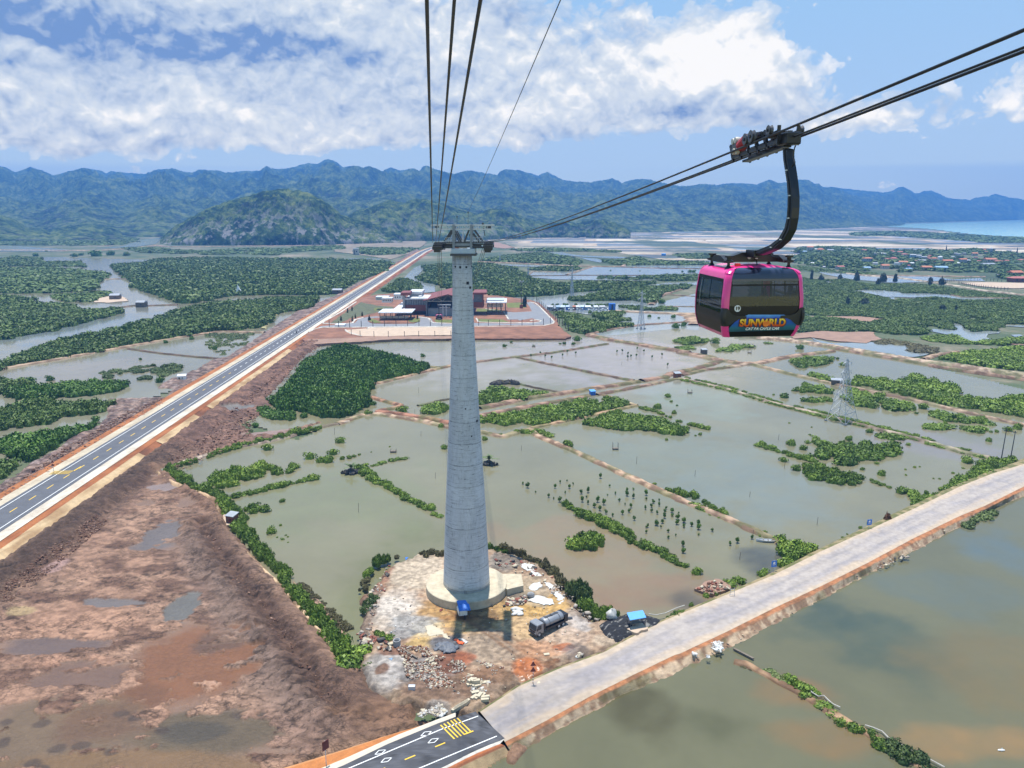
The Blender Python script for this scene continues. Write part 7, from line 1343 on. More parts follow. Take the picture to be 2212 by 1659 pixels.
sv3 = things('service_block', (XS(600, 240, 552)[0], 552, 1.0), 'flat white shed behind the cabin row', 'building'); blk('wall', 550, 655, 224, 244, 556, 6, 'whiteg', sv3); blk('roof', 548, 658, 214, 225, 555, 8, 'roof_wh', sv3)
rb = things('station_wing', (XS(1440, 300, 528)[0], 528, 1.0), 'right station wing with red roof and brick base', 'station'); blk('brick_base', 1395, 1482, 260, 308, 528, 14, 'brick', rb); blk('glazed_storey', 1395, 1478, 196, 260, 529, 12, 'glass_st', rb); blk('frame_post', 1472, 1482, 196, 260, 528.2, 1, 'brick', rb); blk('roof_slab', 1390, 1506, 184, 194, 526, 20, 'roof_red', rb)
MB().prism([(0, 0)] * 0 or [(XS(1390, 190, 526)[0] - rb.location.x, -2), (XS(1506, 190, 526)[0] - rb.location.x, -2), (XS(1500, 190, 526)[0] - rb.location.x, 20), (XS(1392, 190, 526)[0] - rb.location.x, 20)], XS(0, 184, 526)[1] - 1, XS(0, 178, 526)[1] - 1).build('roof', M['roof_red'], rb)
def canopy(label, x0, x1, yt, yb, Y, dep, legs, gy, mat='roof_wh'):
    a, zt = XS(x0, yt, Y); b_, zb = XS(x1, yb, Y); o = things('canopy', ((a + b_) / 2, Y, 1.0), label, 'canopy'); O = tuple(o.location)
    MB().box(((a + b_) / 2, Y + dep / 2, zt - .3), (b_ - a, dep, .5)).build('roof', M[mat], o, O)
    for k in range(legs):
        x = a + 1 + (b_ - a - 2) * k / (legs - 1)
        for yy_ in (1, dep - 1): MB().box((x, Y + yy_, (zt + .5) / 2), (.4, .4, zt - .5)).build('post', M['steel_d'], o, O)
    return o
c_ = canopy('wide white canopy in front of the left station wing', 570, 862, 349, 350, 497, 20, 6, 0); blk('back_wall', 590, 832, 380, 400, 500, .5, 'wall_cream', c_); blk('skylight', 600, 840, 340, 342, 503, 8, 'sky_l', c_)
canopy('narrow white covered walk leading from the wide canopy to the station', 703, 766, 320, 320, 518, 40, 3, 0)
c_ = canopy('white canopy with bluish roof right of the station', 1502, 1682, 262, 263, 527, 26, 5, 0); blk('skylight', 1515, 1660, 244, 246, 535, 16, 'sky_l', c_); blk('bench_block', 1512, 1560, 278, 306, 530, 3, 'wall_cream', c_); blk('bench_block', 1566, 1650, 276, 306, 530, 3, 'wall_cream', c_)
gh = things('gate_hut', (XS(234, 505, 470)[0], 470, 1.0), 'small white gate hut at the station entrance by the highway', 'hut'); blk('wall', 204, 268, 472, 506, 470, 5, 'white', gh); blk('roof', 194, 276, 458, 473, 469, 7, 'roof_wh', gh); blk('window', 218, 240, 480, 492, 469.9, .2, 'glass_d', gh)
fl = things('floodlight_mast', (*G('S', 1808, 312, 1.)[:2], 1.0), 'tall dark floodlight mast on a brick plinth right of the station', 'mast'); Yf = fl.location.y; zt = XS(0, 72, Yf)[1]
MB().tube([(0, 0, 0), (0, 0, zt - 1)], [.35, .15], 8).build('pole', M['steel_d'], fl)
for k in range(4): MB().box((-1.4 + k * .93, -.2, zt - 2.2 + (k % 2) * .7), (.7, .4, .6)).build('lamp', M['white'], fl)
MB().box((0, 0, zt - 2.6), (3.4, .2, .2)).build('bracket', M['steel_d'], fl); MB().box((0, 0, 1.2), (2.4, 2.4, 2.6)).build('plinth', M['brick'], fl)
tree('young_tree', *G('S', 1836, 300, 1), 9, 2.2, 'slim dark young tree beside the floodlight mast', seed=71); tree('young_tree', *G('S', 497, 420, 1), 4.5, 1.3, 'small bare-looking young tree at the left of the oval island', seed=72)
for i, (x, y) in enumerate(((308, 352), (346, 335), (376, 400), (350, 425), (252, 420), (435, 380), (910, 410), (855, 392))): tree('young_tree', *G('S', x, y, 1), 4.2, .9, 'thin newly planted tree with stake on the station lawn', 'leaf_dry', 'young trees on the station lawn', 80 + i)
pm_ = MB().box((0, 0, 1.9), (.32, .32, 3.8)).box((0, 0, 3.8), (.5, .5, .2)); pme = bpy.data.meshes.new('post'); pme.from_pydata(pm_.v, [], pm_.f); pme.materials.append(M['steel_d'])
def posts(c, s, n, label, group, me=pme, sc=1., name='fence_post', z=1.):
    L = pts(c, s, z); P = resample(L, 1.); 
    for i in range(n):
        q = P[int((len(P) - 1) * i / (n - 1))]; o = bpy.data.objects.new(name, me); COL.objects.link(o); o.location = (q[0], q[1], z - .05); o.scale = (sc, sc, sc); tag(o, label, 'post', group)
posts('S', '150,474 300,478 520,474 820,470 1220,468', 12, 'dark post along the kerb before the parking lot', 'posts before the parking lot'); posts('S', '1440,466 1700,464 1990,458 2060,446', 8, 'dark post along the right loop road', 'posts along the right loop road'); posts('S', '340,542 450,560 700,558 980,556 1200,554', 8, 'thin post along the lower edge of the parking lot', 'posts below the parking lot', sc=.8)
posts('S', '1940,266 2000,320 2080,392 2140,450 2215,510', 16, 'tall post of the side fence right of the station', 'posts of the side fence', sc=1.1)
posts('L', '1440,497 1600,482 1780,478 1990,494', 22, 'short dark post in the upper row around the sandy yard', 'upper yard fence posts', sc=.8, z=.4); posts('L', '1560,518 1700,540 1860,562 2050,578', 22, 'short dark post in the lower row around the sandy yard', 'lower yard fence posts', sc=.8, z=.4)
def vfence(c, s, label, h=3.):
    L = resample(pts(c, s, 1.), 3.); mb = MB()
    for a, b_ in zip(L[:-1], L[1:]):
        for z in (1.4, 2.4, 3.6): mb.beam((*a, z), (*b_, z), .08)
    return tag(mb.build('wire_fence', M['steel_d']), label, 'fence')
vfence('S', '1940,266 2000,320 2080,392 2140,450 2215,510', 'wire strung along the side fence right of the station')
# ---- pylons
def pylon(c, bx_, by_, ty, wbase, label, arms=3, mat='steel', wide=.62, th=.12):
    X, Y = G(c, bx_, by_); k = CROPS[c][2]; px, py = D(c, bx_, ty); zt = plane_y(px, py, Y)[1]; W = wbase * k * depth(X, Y) / FOC / 2
    o = empty('power_pylon', (X, Y, 0), label, 'pylon', None, .6); lev = [0, .16, .3, .42, .52, .61, .69, .76, .83, .9, .96]; hw = lambda t: W * (1 - t) ** 1.5 + W * .16 * (1 - t * .7)
    leg = MB(); br_ = MB()
    for sx, sy in ((1, 1), (1, -1), (-1, -1), (-1, 1)):
        for a, b_ in zip(lev[:-1], lev[1:]): leg.beam((sx * hw(a), sy * hw(a), a * zt), (sx * hw(b_), sy * hw(b_), b_ * zt), th * 1.4)
    cs = [(1, 1), (1, -1), (-1, -1), (-1, 1)]
    for a, b_ in zip(lev[:-1], lev[1:]):
        for i in range(4):
            p_, q = cs[i], cs[(i + 1) % 4]; br_.beam((p_[0] * hw(a), p_[1] * hw(a), a * zt), (q[0] * hw(b_), q[1] * hw(b_), b_ * zt), th * .8).beam((q[0] * hw(a), q[1] * hw(a), a * zt), (p_[0] * hw(b_), p_[1] * hw(b_), b_ * zt), th * .8).beam((p_[0] * hw(b_), p_[1] * hw(b_), b_ * zt), (q[0] * hw(b_), q[1] * hw(b_), b_ * zt), th * .8)
    leg.build('leg_frame', M[mat], o); br_.build('bracing', M[mat], o)
    for i in range(arms):
        z = zt * (.62 + .13 * i); l = zt * (.14 - .012 * i); am_ = MB()
        for sx in (-1, 1):
            for sy in (-1, 1): am_.beam((sx * hw(.62 + .13 * i), sy * hw(.62 + .13 * i), z), (sx * l, 0, z + zt * .02), th * .9).beam((sx * hw(.68 + .13 * i), sy * hw(.68 + .13 * i), z + zt * .05), (sx * l, 0, z + zt * .02), th * .7)
            am_.beam((sx * l, 0, z + zt * .02), (sx * l, 0, z - zt * .025), th * 1.2)
        am_.build('crossarm', M[mat], o)
    pk = MB().beam((hw(.96), hw(.96), zt * .96), (0, 0, zt), th).beam((-hw(.96), -hw(.96), zt * .96), (0, 0, zt), th); pk.build('peak', M[mat], o)
    ft_ = MB()
    for sx, sy in cs: ft_.box((sx * hw(0), sy * hw(0), .1), (th * 6, th * 6, .9))
    ft_.build('footing', M['concrete_g'], o); return o
pylon('F', 1040, 652, 236, 120, 'tall steel lattice pylon standing beside the green dike', th=.11); pylon('M', 1588, 1112, 728, 46, 'steel lattice pylon in the pond below the shacks', th=.16); pylon('M', 906, 797, 503, 28, 'thin steel pylon among mangroves behind the station', th=.2); pylon('M', 475, 612, 462, 12, 'faint distant pylon beyond the mangrove tongue', 2, th=.22); pylon('M', 197, 452, 350, 10, 'faint distant pylon right of the tower head', 2, th=.25); pylon('L', 1440, 205, 130, 12, 'far pylon behind the village, left one', 2, 'steel_d', th=.3); pylon('L', 2138, 232, 152, 14, 'far pylon behind the village, right one', 2, 'steel_d', th=.3)
Xp, Yp = G('F', 2064, 900, .3); tp = empty('twin_pole', (Xp, Yp, 0), 'pair of dark utility poles joined by a crossbar beside the pale road', 'utility pole'); Xq, Yq = G('F', 2122, 905, .3)
h1 = plane_y(*D('F', 2105, 695), Yp)[1]; dq = (Xq - Xp, Yq - Yp)
lean = (plane_y(*D('F', 2100, 700), Yp)[0] - Xp)
MB().tube([(0, 0, -.5), (lean, 0, h1)], [.16, .1], 8).build('pole', M['steel_d'], tp); MB().tube([(dq[0], dq[1], -.5), (dq[0] + lean, dq[1], h1 - .6)], [.16, .1], 8).build('pole', M['steel_d'], tp); MB().beam((lean * .95 - .4, 0, h1 - .7), (lean * .95 + dq[0] + .5, dq[1], h1 - 1.2), .14).build('crossbar', M['steel_d'], tp)
# ---- village houses
def house(c, x, y, w, h, roof, wall, label, cat='house', grp='houses of the far village', Yoff=0, hip=False, storeys=1, asp=.7):
    X, Y = G(c, x, y + h); k = CROPS[c][2] * depth(X, Y) / FOC; W = w * k * .95; Hh = max(3.2, h * k * 1.0); Hw = Hh * (.72 if storeys == 1 else .84); Dp = W * asp; o = empty('house', (X, Y, .1), label, cat, grp, random.uniform(-.35, .35))
    MB().box((0, 0, Hw / 2 - .2), (W * .92, Dp * .92, Hw + .4)).build('wall', M[wall], o)
    rm = MB(); e = W * .52; d = Dp * .56; rr = W * (.22 if hip else .50); rm.add([(-e, -d, Hw - .05), (e, -d, Hw - .05), (e, d, Hw - .05), (-e, d, Hw - .05), (-rr, 0, Hh), (rr, 0, Hh)], [(0, 1, 5, 4), (2, 3, 4, 5), (1, 2, 5), (3, 0, 4), (0, 3, 2, 1)]); rm.build('roof', M[roof], o)
    wm = MB()
    for s in range(storeys):
        for q in range(3): wm.box((-W * .28 + q * W * .28, -Dp * .462, Hw * ((s + .55) / storeys)), (W * .1, .12, Hw / storeys * .4))
    wm.build('windows' if False else 'window_row', M['glass_d'], o)
HS = [(95, 140, 62, 60, 'roof_or', 'wall_cream', 'tall three-storey house with pinkish roof at the left end of the village', 3), (200, 160, 66, 44, 'roof_or', 'wall_cream', 'orange-roofed house right of the tall pink one', 1), (630, 170, 48, 30, 'roof_dr', 'wall_cream', 'small red-roofed house at the back of the village', 1), (662, 250, 90, 60, 'roof_or', 'wall_grey', 'orange hip-roofed house left of the village centre', 2),
    (450, 250, 90, 18, 'roof_or', 'wall_cream', 'long low pinkish house at the left of the village', 1), (392, 332, 82, 32, 'roof_dr', 'wall_grey', 'red-roofed house in the front row at the left', 1), (535, 326, 74, 20, 'roof_dr', 'wall_cream', 'low red-roofed house between the trees at the front left', 1), (655, 342, 74, 34, 'roof_bl', 'white', 'white house with pale blue roof in the front row', 1), (836, 318, 78, 44, 'roof_or', 'wall_cream', 'bright orange-roofed house in front of the centre', 1),
    (922, 248, 66, 44, 'roof_dr', 'wall_cream', 'steep red-roofed house in the village centre', 1), (860, 258, 64, 32, 'roof_dr', 'wall_grey', 'red house left of the steep red one', 1), (1015, 285, 84, 36, 'roof_or', 'white', 'white gabled house with orange roof in the centre', 1), (985, 190, 50, 26, 'roof_dr', 'wall_cream', 'tan house at the back of the centre', 1), (1030, 212, 60, 44, 'roof_dr', 'wall_cream', 'pink two-storey house right of the centre', 2),
    (1110, 218, 60, 56, 'roof_gr', 'wall_bl', 'tall blue-grey house in the densest row', 3), (1165, 225, 54, 50, 'roof_gr', 'white', 'whitish tall house right of the blue-grey one', 3), (1222, 240, 50, 40, 'roof_gr', 'wall_grey', 'grey house at the end of the densest row', 2), (1322, 250, 58, 34, 'roof_or', 'wall_cream', 'small orange-roofed house right of the dense row', 1), (1382, 238, 44, 30, 'roof_wh', 'white', 'tiny white house behind the right half', 1), (1342, 290, 78, 26, 'roof_dr', 'wall_cream', 'pink low house in the right half', 1),
    (1245, 334, 96, 42, 'roof_or', 'wall_cream', 'broad brownish-orange house in the front row', 1), (1388, 336, 116, 42, 'roof_bl', 'wall_bl', 'long blue shed in the front row', 1), (1452, 272, 96, 38, 'roof_or', 'wall_grey', 'wide orange-roofed house in the right half', 1), (1602, 260, 70, 64, 'roof_or', 'wall_grey', 'three-storey house with red top in the right half', 3), (1655, 272, 44, 30, 'roof_gr', 'white', 'small white house beside the three-storey one', 1), (1872, 256, 110, 44, 'roof_or', 'wall_cream', 'biggest orange-roofed house at the right of the village', 1),
    (1955, 280, 84, 24, 'roof_dr', 'wall_cream', 'low pink-roofed house right of the biggest orange one', 1), (2032, 276, 60, 26, 'roof_dr', 'wall_cream', 'faded red house near the right edge', 1), (2170, 268, 76, 26, 'roof_dr', 'wall_cream', 'last faded house at the right edge', 1), (1850, 306, 126, 34, 'roof_gr', 'wall_grey', 'long grey shed below the biggest orange house', 1), (1722, 202, 54, 30, 'roof_or', 'wall_cream', 'yellowish round-topped house behind the village', 1), (1062, 362, 84, 18, 'roof_bl', 'white', 'white and cyan sheet-roofed house in the front row', 1),
    (792, 204, 104, 20, 'roof_wh', 'whiteg', 'long white-roofed shed at the back left', 1), (562, 216, 120, 18, 'roof_wh', 'wall_cream', 'long pale shed at the back of the left half', 1), (1884, 156, 28, 60, 'roof_gr', 'wall_grey', 'slim grey water tower behind the village', 3), (1200, 272, 74, 30, 'roof_gr', 'wall_grey', 'grey house in front of the dense row', 1), (1502, 238, 50, 26, 'roof_gr', 'white', 'grey-white house behind the right half', 1), (2042, 340, 96, 26, 'roof_gr', 'wall_cream', 'tan house among trees near the right edge', 1), (1990, 418, 84, 28, 'roof_gr', 'wall_grey', 'grey hut beside the orange hall', 1),
    (45, 185, 40, 26, 'roof_bl', 'wall_bl', 'small blue house at the left end of the village', 1), (300, 170, 60, 26, 'roof_gr', 'wall_grey', 'grey house in the trees at the left end', 1), (740, 300, 50, 24, 'roof_gr', 'white', 'white hut left of the bright orange house', 1), (1100, 300, 44, 26, 'roof_wh', 'white', 'small white house below the centre', 1), (1500, 320, 60, 24, 'roof_dr', 'wall_grey', 'pale red shed right of the long blue one', 1), (1560, 300, 50, 30, 'roof_wh', 'wall_grey', 'white-roofed house left of the three-storey one', 1), (120, 300, 50, 26, 'roof_wh', 'white', 'tiny white house at the far left among trees', 1), (950, 300, 44, 24, 'roof_gr', 'white', 'tiny grey-roofed house left of the white gabled one', 1)]
for (x, y, w, h, rf_, wl, lb, st) in HS: house('L', x, y, w, h, rf_, wl, lb, hip=(x * 7 + y) % 3 == 0, storeys=st)
vr = random.Random(5)
for k in range(75):
    x = vr.uniform(150, 2180); y = vr.choice((170, 195, 215, 235, 255, 275, 300, 325)) + vr.uniform(-12, 12)
    if any(abs(x - q[0]) < q[2] * .6 and abs(y - q[1]) < 26 for q in HS): continue
    house('L', x, y, vr.uniform(24, 44), vr.uniform(16, 26), vr.choice(('roof_gr', 'roof_wh', 'roof_dr', 'roof_dr', 'roof_or')), vr.choice(('white', 'wall_cream', 'wall_grey', 'wall_bl')), 'tiny pale house half hidden among the trees of the far village', grp='tiny houses of the far village', storeys=vr.choice((1, 1, 2)))
house('L', 2118, 380, 134, 64, 'roof_or', 'brick', 'large hall with bright orange gable roof at the right edge', 'hall', None, asp=.6); house('L', 2160, 438, 200, 52, 'roof_dr', 'brick', 'wide hall with faded red roof in front of the orange hall', 'hall', None, hip=True, asp=.6)
for i, (x, w, rf_, lb) in enumerate(((1905, 110, 'roof_wh', 'long white shed at the foot of the mountains, left one'), (2165, 120, 'roof_wh', 'long white shed at the foot of the mountains, right one'))): house('M', x, 105, w, 24, rf_, 'whiteg', lb, 'shed', 'white sheds below the mountains', asp=.3)
for x, w, rf_, wl, lb in ((695, 66, 'roof_gr', 'wall_grey', 'grey shack at the left end of the roadside row'), (768, 44, 'roof_bl', 'wall_bl', 'first blue shack of the roadside row'), (818, 46, 'roof_bl', 'white', 'white shack with blue roof in the roadside row'), (866, 40, 'roof_bl', 'blue', 'deep blue shack of the roadside row'), (930, 34, 'roof_or', 'brick', 'orange-brown shack in the roadside row'), (962, 40, 'roof_wh', 'whiteg', 'low white shack behind the orange one'), (1008, 44, 'roof_bl', 'blue_l', 'bright blue shack right of the orange one'), (1062, 62, 'roof_wh', 'wall_bl', 'pale blue shack of the roadside row'), (1140, 50, 'roof_wh', 'white', 'white heap-like shack in the roadside row'), (1205, 60, 'roof_gr', 'whiteg', 'low grey-white shack at the right of the row')):
    house('M', x, 884, w, 42, rf_, wl, lb, 'shack', 'shacks along the roadside', asp=.8)
bxo = empty('blue_container', (*G('M', 1302, 938), .8), 'upright dark blue container beside the shack road', 'container'); MB().box((0, 0, 2.4), (4.6, 3.5, 4.8)).build('body', M['blue'], bxo, bevel=.1); MB().box((0, -1.8, 2.2), (1.2, .1, 3.6)).build('door', M['black'], bxo)
for k, (x, y) in enumerate(((800, 925), (900, 925), (985, 928), (1095, 932), (1170, 935), (1235, 928), (740, 935))):
    o = empty('parked_car', (*G('M', x, y, .8), .7), ['dark', 'white', 'grey', 'white', 'silver', 'white', 'dark'][k] + ' vehicle parked before the shacks, ' + ORD[sorted((800, 900, 985, 1095, 1170, 1235, 740).index(v) * 0 + v for v in (800, 900, 985, 1095, 1170, 1235, 740)).index(x)] + ' from the left', 'car', 'vehicles before the shacks', random.uniform(-.4, .4))
    mt = ['black', 'white', 'steel', 'white', 'whiteg', 'white', 'steel_d'][k]
    MB().box((0, 0, .75), (4.4, 1.8, .8)).build('body', M[mt], o, bevel=.12); MB().add([(-1.3, -.8, 1.1), (1.5, -.8, 1.1), (1.5, .8, 1.1), (-1.3, .8, 1.1), (-.8, -.7, 1.75), (1., -.7, 1.75), (1., .7, 1.75), (-.8, .7, 1.75)], [(0, 1, 5, 4), (1, 2, 6, 5), (2, 3, 7, 6), (3, 0, 4, 7), (4, 5, 6, 7)]).build('cabin', M['glass_d'], o)
    for sx in (-1.4, 1.4):
        for sy in (-.85, .85): MB().lathe([(.34, -.1), (.34, .1)], 10).build('wheel', M['rubber'], o).matrix_local = Matrix.Translation((sx, sy, .36)) @ Matrix.Rotation(R(90), 4, 'X')
# ---- huts
def hut(c, x, y, w, h, wall, roof, label, rz=0., flatr=True, z=.4, asp=.9, cat='hut', win=True, over=.15):
    X, Y = G(c, x, y, z); k = CROPS[c][2] * depth(X, Y) / FOC; W = w * k; Hh = h * k * .92; o = empty('hut', (X, Y, z), label, cat, None, rz); Dd = W * asp
    MB().box((0, Dd / 2, Hh / 2 - .2), (W, Dd, Hh + .4)).build('wall', M[wall], o)
    if flatr: MB().add([(-W / 2 - over, -over, Hh - .05), (W / 2 + over, -over, Hh - .05), (W / 2 + over, Dd + over, Hh + .35), (-W / 2 - over, Dd + over, Hh + .35), (-W / 2 - over, -over, Hh + .1), (W / 2 + over, -over, Hh + .1), (W / 2 + over, Dd + over, Hh + .5), (-W / 2 - over, Dd + over, Hh + .5)], [(0, 1, 2, 3), (4, 5, 6, 7), (0, 1, 5, 4), (1, 2, 6, 5), (2, 3, 7, 6), (3, 0, 4, 7)]).build('roof', M[roof], o)
    else: MB().add([(-W / 2 - over, -over, Hh), (W / 2 + over, -over, Hh), (W / 2 + over, Dd + over, Hh), (-W / 2 - over, Dd + over, Hh), (-W / 2, Dd / 2, Hh * 1.4), (W / 2, Dd / 2, Hh * 1.4)], [(0, 1, 5, 4), (2, 3, 4, 5), (1, 2, 5), (3, 0, 4), (0, 3, 2, 1)]).build('roof', M[roof], o)
    if win: MB().box((W * .1, -.03, Hh * .5), (W * .18, .08, Hh * .22)).build('window', M['glass_d'], o); MB().box((-W * .28, -.03, Hh * .36), (W * .2, .08, Hh * .7)).build('door', M['wood'], o)
    return o
hut('D', 1477, 1308, 58, 52, 'brick', 'roof_gr', 'small red brick hut with tilted grey roof on the mangrove hedge', -.35)
hut('D', 1168, 385, 50, 26, 'white', 'roof_wh', 'small white site cabin on the mud beside the highway', .25, asp=.7); hut('E', 2175, 372, 40, 30, 'brick', 'roof_gr', 'brown brick sluice hut where the dikes meet', .2); hut('F', 160, 214, 34, 24, 'wood', 'roof_gr', 'small dark hut on the dike below the cabin', .2)
hut('F', 1008, 412, 66, 26, 'wood', 'roof_gr', 'low dark hut on the dike behind the pylon', -.3, asp=.6); hut('E', 1628, 478, 32, 20, 'blue', 'blue_l', 'bright blue shed at the end of the canal bank', .3, win=False); hut('A', 735, 948, 60, 28, 'wood', 'roof_gr', 'fisher hut with grey roof on the creek spit', .2, False); hut('A', 900, 995, 56, 30, 'wood', 'roof_gr', 'dark fisher hut on the creek causeway', 0, False)
hut('A', 2165, 908, 60, 22, 'wood', 'roof_gr', 'thatched pavilion beside the far highway', 0, False, cat='pavilion'); hut('Q', 1675, 240, 44, 50, 'wall_cream', 'roof_gr', 'pale unfinished block left of the end of the highway', .1, asp=.7, cat='building'); hut('M', 1815, 392, 40, 20, 'blue_l', 'blue_l', 'blue shed below the salt pans', 0, win=False, asp=.6)
tn_ = empty('tarp_stack', (*G('A', 1540, 916, .3), 0.), 'white pointed tent at the edge of the far mangroves', 'tent'); MB().add([(-3, -2, 0), (3, -2, 0), (3, 2, 0), (-3, 2, 0), (-1.2, 0, 9)], [(0, 1, 4), (1, 2, 4), (2, 3, 4), (3, 0, 4)]).build('canvas', M['white'], tn_); MB().box((4, 0, .6), (14, 3, 1.2)).build('jetty', M['whiteg'], tn_)
tn_.name = 'tent'
flat('gravel_spit', pts('A', '610,945 680,930 800,935 830,960 700,972 600,968'), -.2, .5, 'sandlot', 'tan gravel spit by the fisher hut', 'spit', jag=1.5); flat('gravel_spit', pts('D', '1430,1290 1440,1255 1520,1268 1560,1290 1500,1320 1440,1330', .2), -.2, .5, 'sandlot', 'sandy patch around the brick hut', 'spit', jag=.4)
# ---- palms on rock heaps
def palm(c, x, y, s, label, n=16, lean=0.):
    X, Y = G(c, x, y); o = empty('palm', (X, Y, 0), label, 'palm')
    k = MB(); rr = random.Random(int(x))
    for i in range(26): a = rr.uniform(0, 6.28); d = rr.uniform(0, 1.7) * s; k.ellipsoid((math.cos(a) * d, math.sin(a) * d * .7, .1 + .5 * s * (1 - d / (2 * s))), (.5 * s * rr.uniform(.5, 1.), .4 * s * rr.uniform(.5, 1.), .35 * s * rr.uniform(.6, 1.2)), 7, 5, .2)
    k.build('rock_mound', M['rock_d'], o)
    MB().tube([(0, 0, .2), (.1 * s, 0, 1.2 * s)], [.22 * s, .16 * s], 8).build('trunk', M['trunk'], o)
    for i in range(n):
        a = i * 2.4 + rr.uniform(-.2, .2); up = rr.uniform(.5, 1.25); L = s * rr.uniform(1.5, 2.2); P = []
        for j in range(6): t = j / 5; P.append((.1 * s + math.cos(a) * L * t * math.cos(up) * (1 + .2 * t), math.sin(a) * L * t * math.cos(up), 1.15 * s + L * (math.sin(up) * t - .45 * t * t)))
        f_ = MB()
        for j in range(5):
            p_, q = Vector(P[j]), Vector(P[j + 1]); w0, w1 = .26 * s * math.sin(math.pi * (.12 + .82 * j / 5)), .26 * s * math.sin(math.pi * (.12 + .82 * (j + 1) / 5)); n_ = Vector((-math.sin(a), math.cos(a), 0)); dz = Vector((0, 0, -.06 * s))
            f_.add([p_ - n_ * w0 + dz, p_, p_ + n_ * w0 + dz, q - n_ * w1 + dz, q, q + n_ * w1 + dz], [(0, 1, 4, 3), (1, 2, 5, 4)])
        f_.build('frond', M['palm'] if 'palm' in M else M.setdefault('palm', simple('palm_green', (.09, .13, .04), .6, var=.3)), o)
palm('E', 955, 930, 1.45, 'short palm on a dark rock mound right beside the tower'); palm('E', 70, 985, 1.5, 'dead-looking palm on a dark rock mound left of the tower', 10)
o = empty('scrub_mound', (*G('E', 1060, 410), 0), 'dark rocky mound with dry scrub behind the bright mangrove wedge', 'mound'); k_ = MB()
for i in range(26): k_.ellipsoid((random.uniform(-5, 5), random.uniform(-2, 2), .3), (random.uniform(.8, 1.6), .9, random.uniform(.6, 1.5)), 8, 5, .2)
k_.build('rocks', M['rock_d'], o); V, Q, T = bush_np(300, 77, 9, leaf=.12); V = V * (4.5, 2., 1.6); link('scrub', npmesh('scrub', V, Q, {'tone': T}), M['leaf_dry'], o)
# ---- things on the island
IZ = 1.02
def at(c, x, y, z=IZ): X, Y = G(c, x, y, z); return (X, Y, z)
# tank truck
ta, tb = Vector(at('H', 1253, 790)), Vector(at('H', 1378, 735)); dv = (tb - ta); trz = math.atan2(dv.y, dv.x) 
trk_o = empty('tank_truck', tuple(ta + Vector((0, 0, -.02))), 'silver grey tank truck parked on the yellow sand', 'truck', None, trz); trk_o.scale = (.92, .92, .92)
# local: +X runs from the cab (0) to the rear
CABP = [(-.55, 0, .55), (-.62, 0, 1.35), (-.38, 0, 2.35), (-.2, 0, 2.5), (1.15, 0, 2.5), (1.2, 0, .55)]
def xprism(P, hw): n = len(P); return MB().add([(x, -hw, z) for x, _, z in P] + [(x, hw, z) for x, _, z in P], [tuple(range(n)), tuple(range(n, 2 * n))[::-1]] + [(i, (i + 1) % n, n + (i + 1) % n, n + i) for i in range(n)])
xprism(CABP, 1.1).build('cab', M['silver'] if 'silver' in M else M.setdefault('silver', simple('silver_paint', (.26, .27, .29), .4, .3, var=.12)), trk_o, bevel=.07)
MB().add([(-.66, -.98, 1.4), (-.66, .98, 1.4), (-.41, .92, 2.3), (-.41, -.92, 2.3)], [(0, 1, 2, 3)]).build('windscreen', M['glass_d'], trk_o)
for sy in (-1, 1): MB().add([(-.35, sy * 1.115, 1.45), (.6, sy * 1.115, 1.45), (.6, sy * 1.115, 2.25), (-.2, sy * 1.115, 2.25)], [(0, 1, 2, 3)]).build('side_window', M['glass_d'], trk_o); MB().box((-.55, sy * 1.3, 1.75), (.08, .2, .45)).build('mirror', M['black'], trk_o); MB().box((-.6, sy * .8, .8), (.1, .3, .2)).build('headlight', M['white'], trk_o)
MB().box((-.6, 0, .62), (.16, 2.2, .3)).build('bumper', M['steel_d'], trk_o); MB().box((-.645, 0, 1.08), (.05, 1.3, .3)).build('grille', M['black'], trk_o)
MB().box((3.6, 0, .75), (6.6, .95, .25)).build('chassis', M['black'], trk_o)
tk = MB(); tn = []
for x, s in ((1.75, .0), (1.75, .92), (1.95, 1.0), (6.0, 1.0), (6.2, .92), (6.2, .0)): tn.append([(x, 1.08 * s * math.cos(a), 1.85 + .78 * s * math.sin(a)) for a in [2 * math.pi * k / 24 for k in range(24)]])
tk.add([v for g in tn for v in g], [(i * 24 + k, i * 24 + (k + 1) % 24, (i + 1) * 24 + (k + 1) % 24, (i + 1) * 24 + k) for i in range(5) for k in range(24)]); tk.build('tank', M['silver'], trk_o, None, True)
for x in (2.7, 5.2): MB().tube([(x, 1.1 * math.cos(a), 1.85 + .8 * math.sin(a)) for a in [2 * math.pi * k / 24 for k in range(25)]], .04, 6, False).build('tank_band', M['steel_d'], trk_o)
MB().lathe([(.3, 0), (.3, .18)], 16, (3.9, 0, 2.58)).build('hatch', M['steel_d'], trk_o); MB().box((3.9, 0, 2.64), (3.2, .5, .05)).build('catwalk', M['steel_d'], trk_o)
MB().box((1.5, 0, 1.5), (.3, 2.1, 1.3)).build('front_box', M['black'], trk_o, bevel=.04); MB().box((6.75, 0, 1.5), (.9, 2.1, 1.5)).build('equipment_box', M['black'], trk_o, bevel=.04)
for sy in (-1, 1): MB().box((4., sy * 1.05, 1.02), (4.4, .25, .35)).build('side_locker', M['black'], trk_o)
for x in (.15, 4.9, 6.0):
    for sy in (-1, 1): wl = MB().lathe([(.5, -.15), (.5, .15)], 18).build('wheel', M['rubber'], trk_o); wl.matrix_local = Matrix.Translation((x, sy * .95, .5)) @ Matrix.Rotation(R(90), 4, 'X'); MB().lathe([(.26, -.16), (.26, .16)], 12).build('rim', M['steel'], wl)
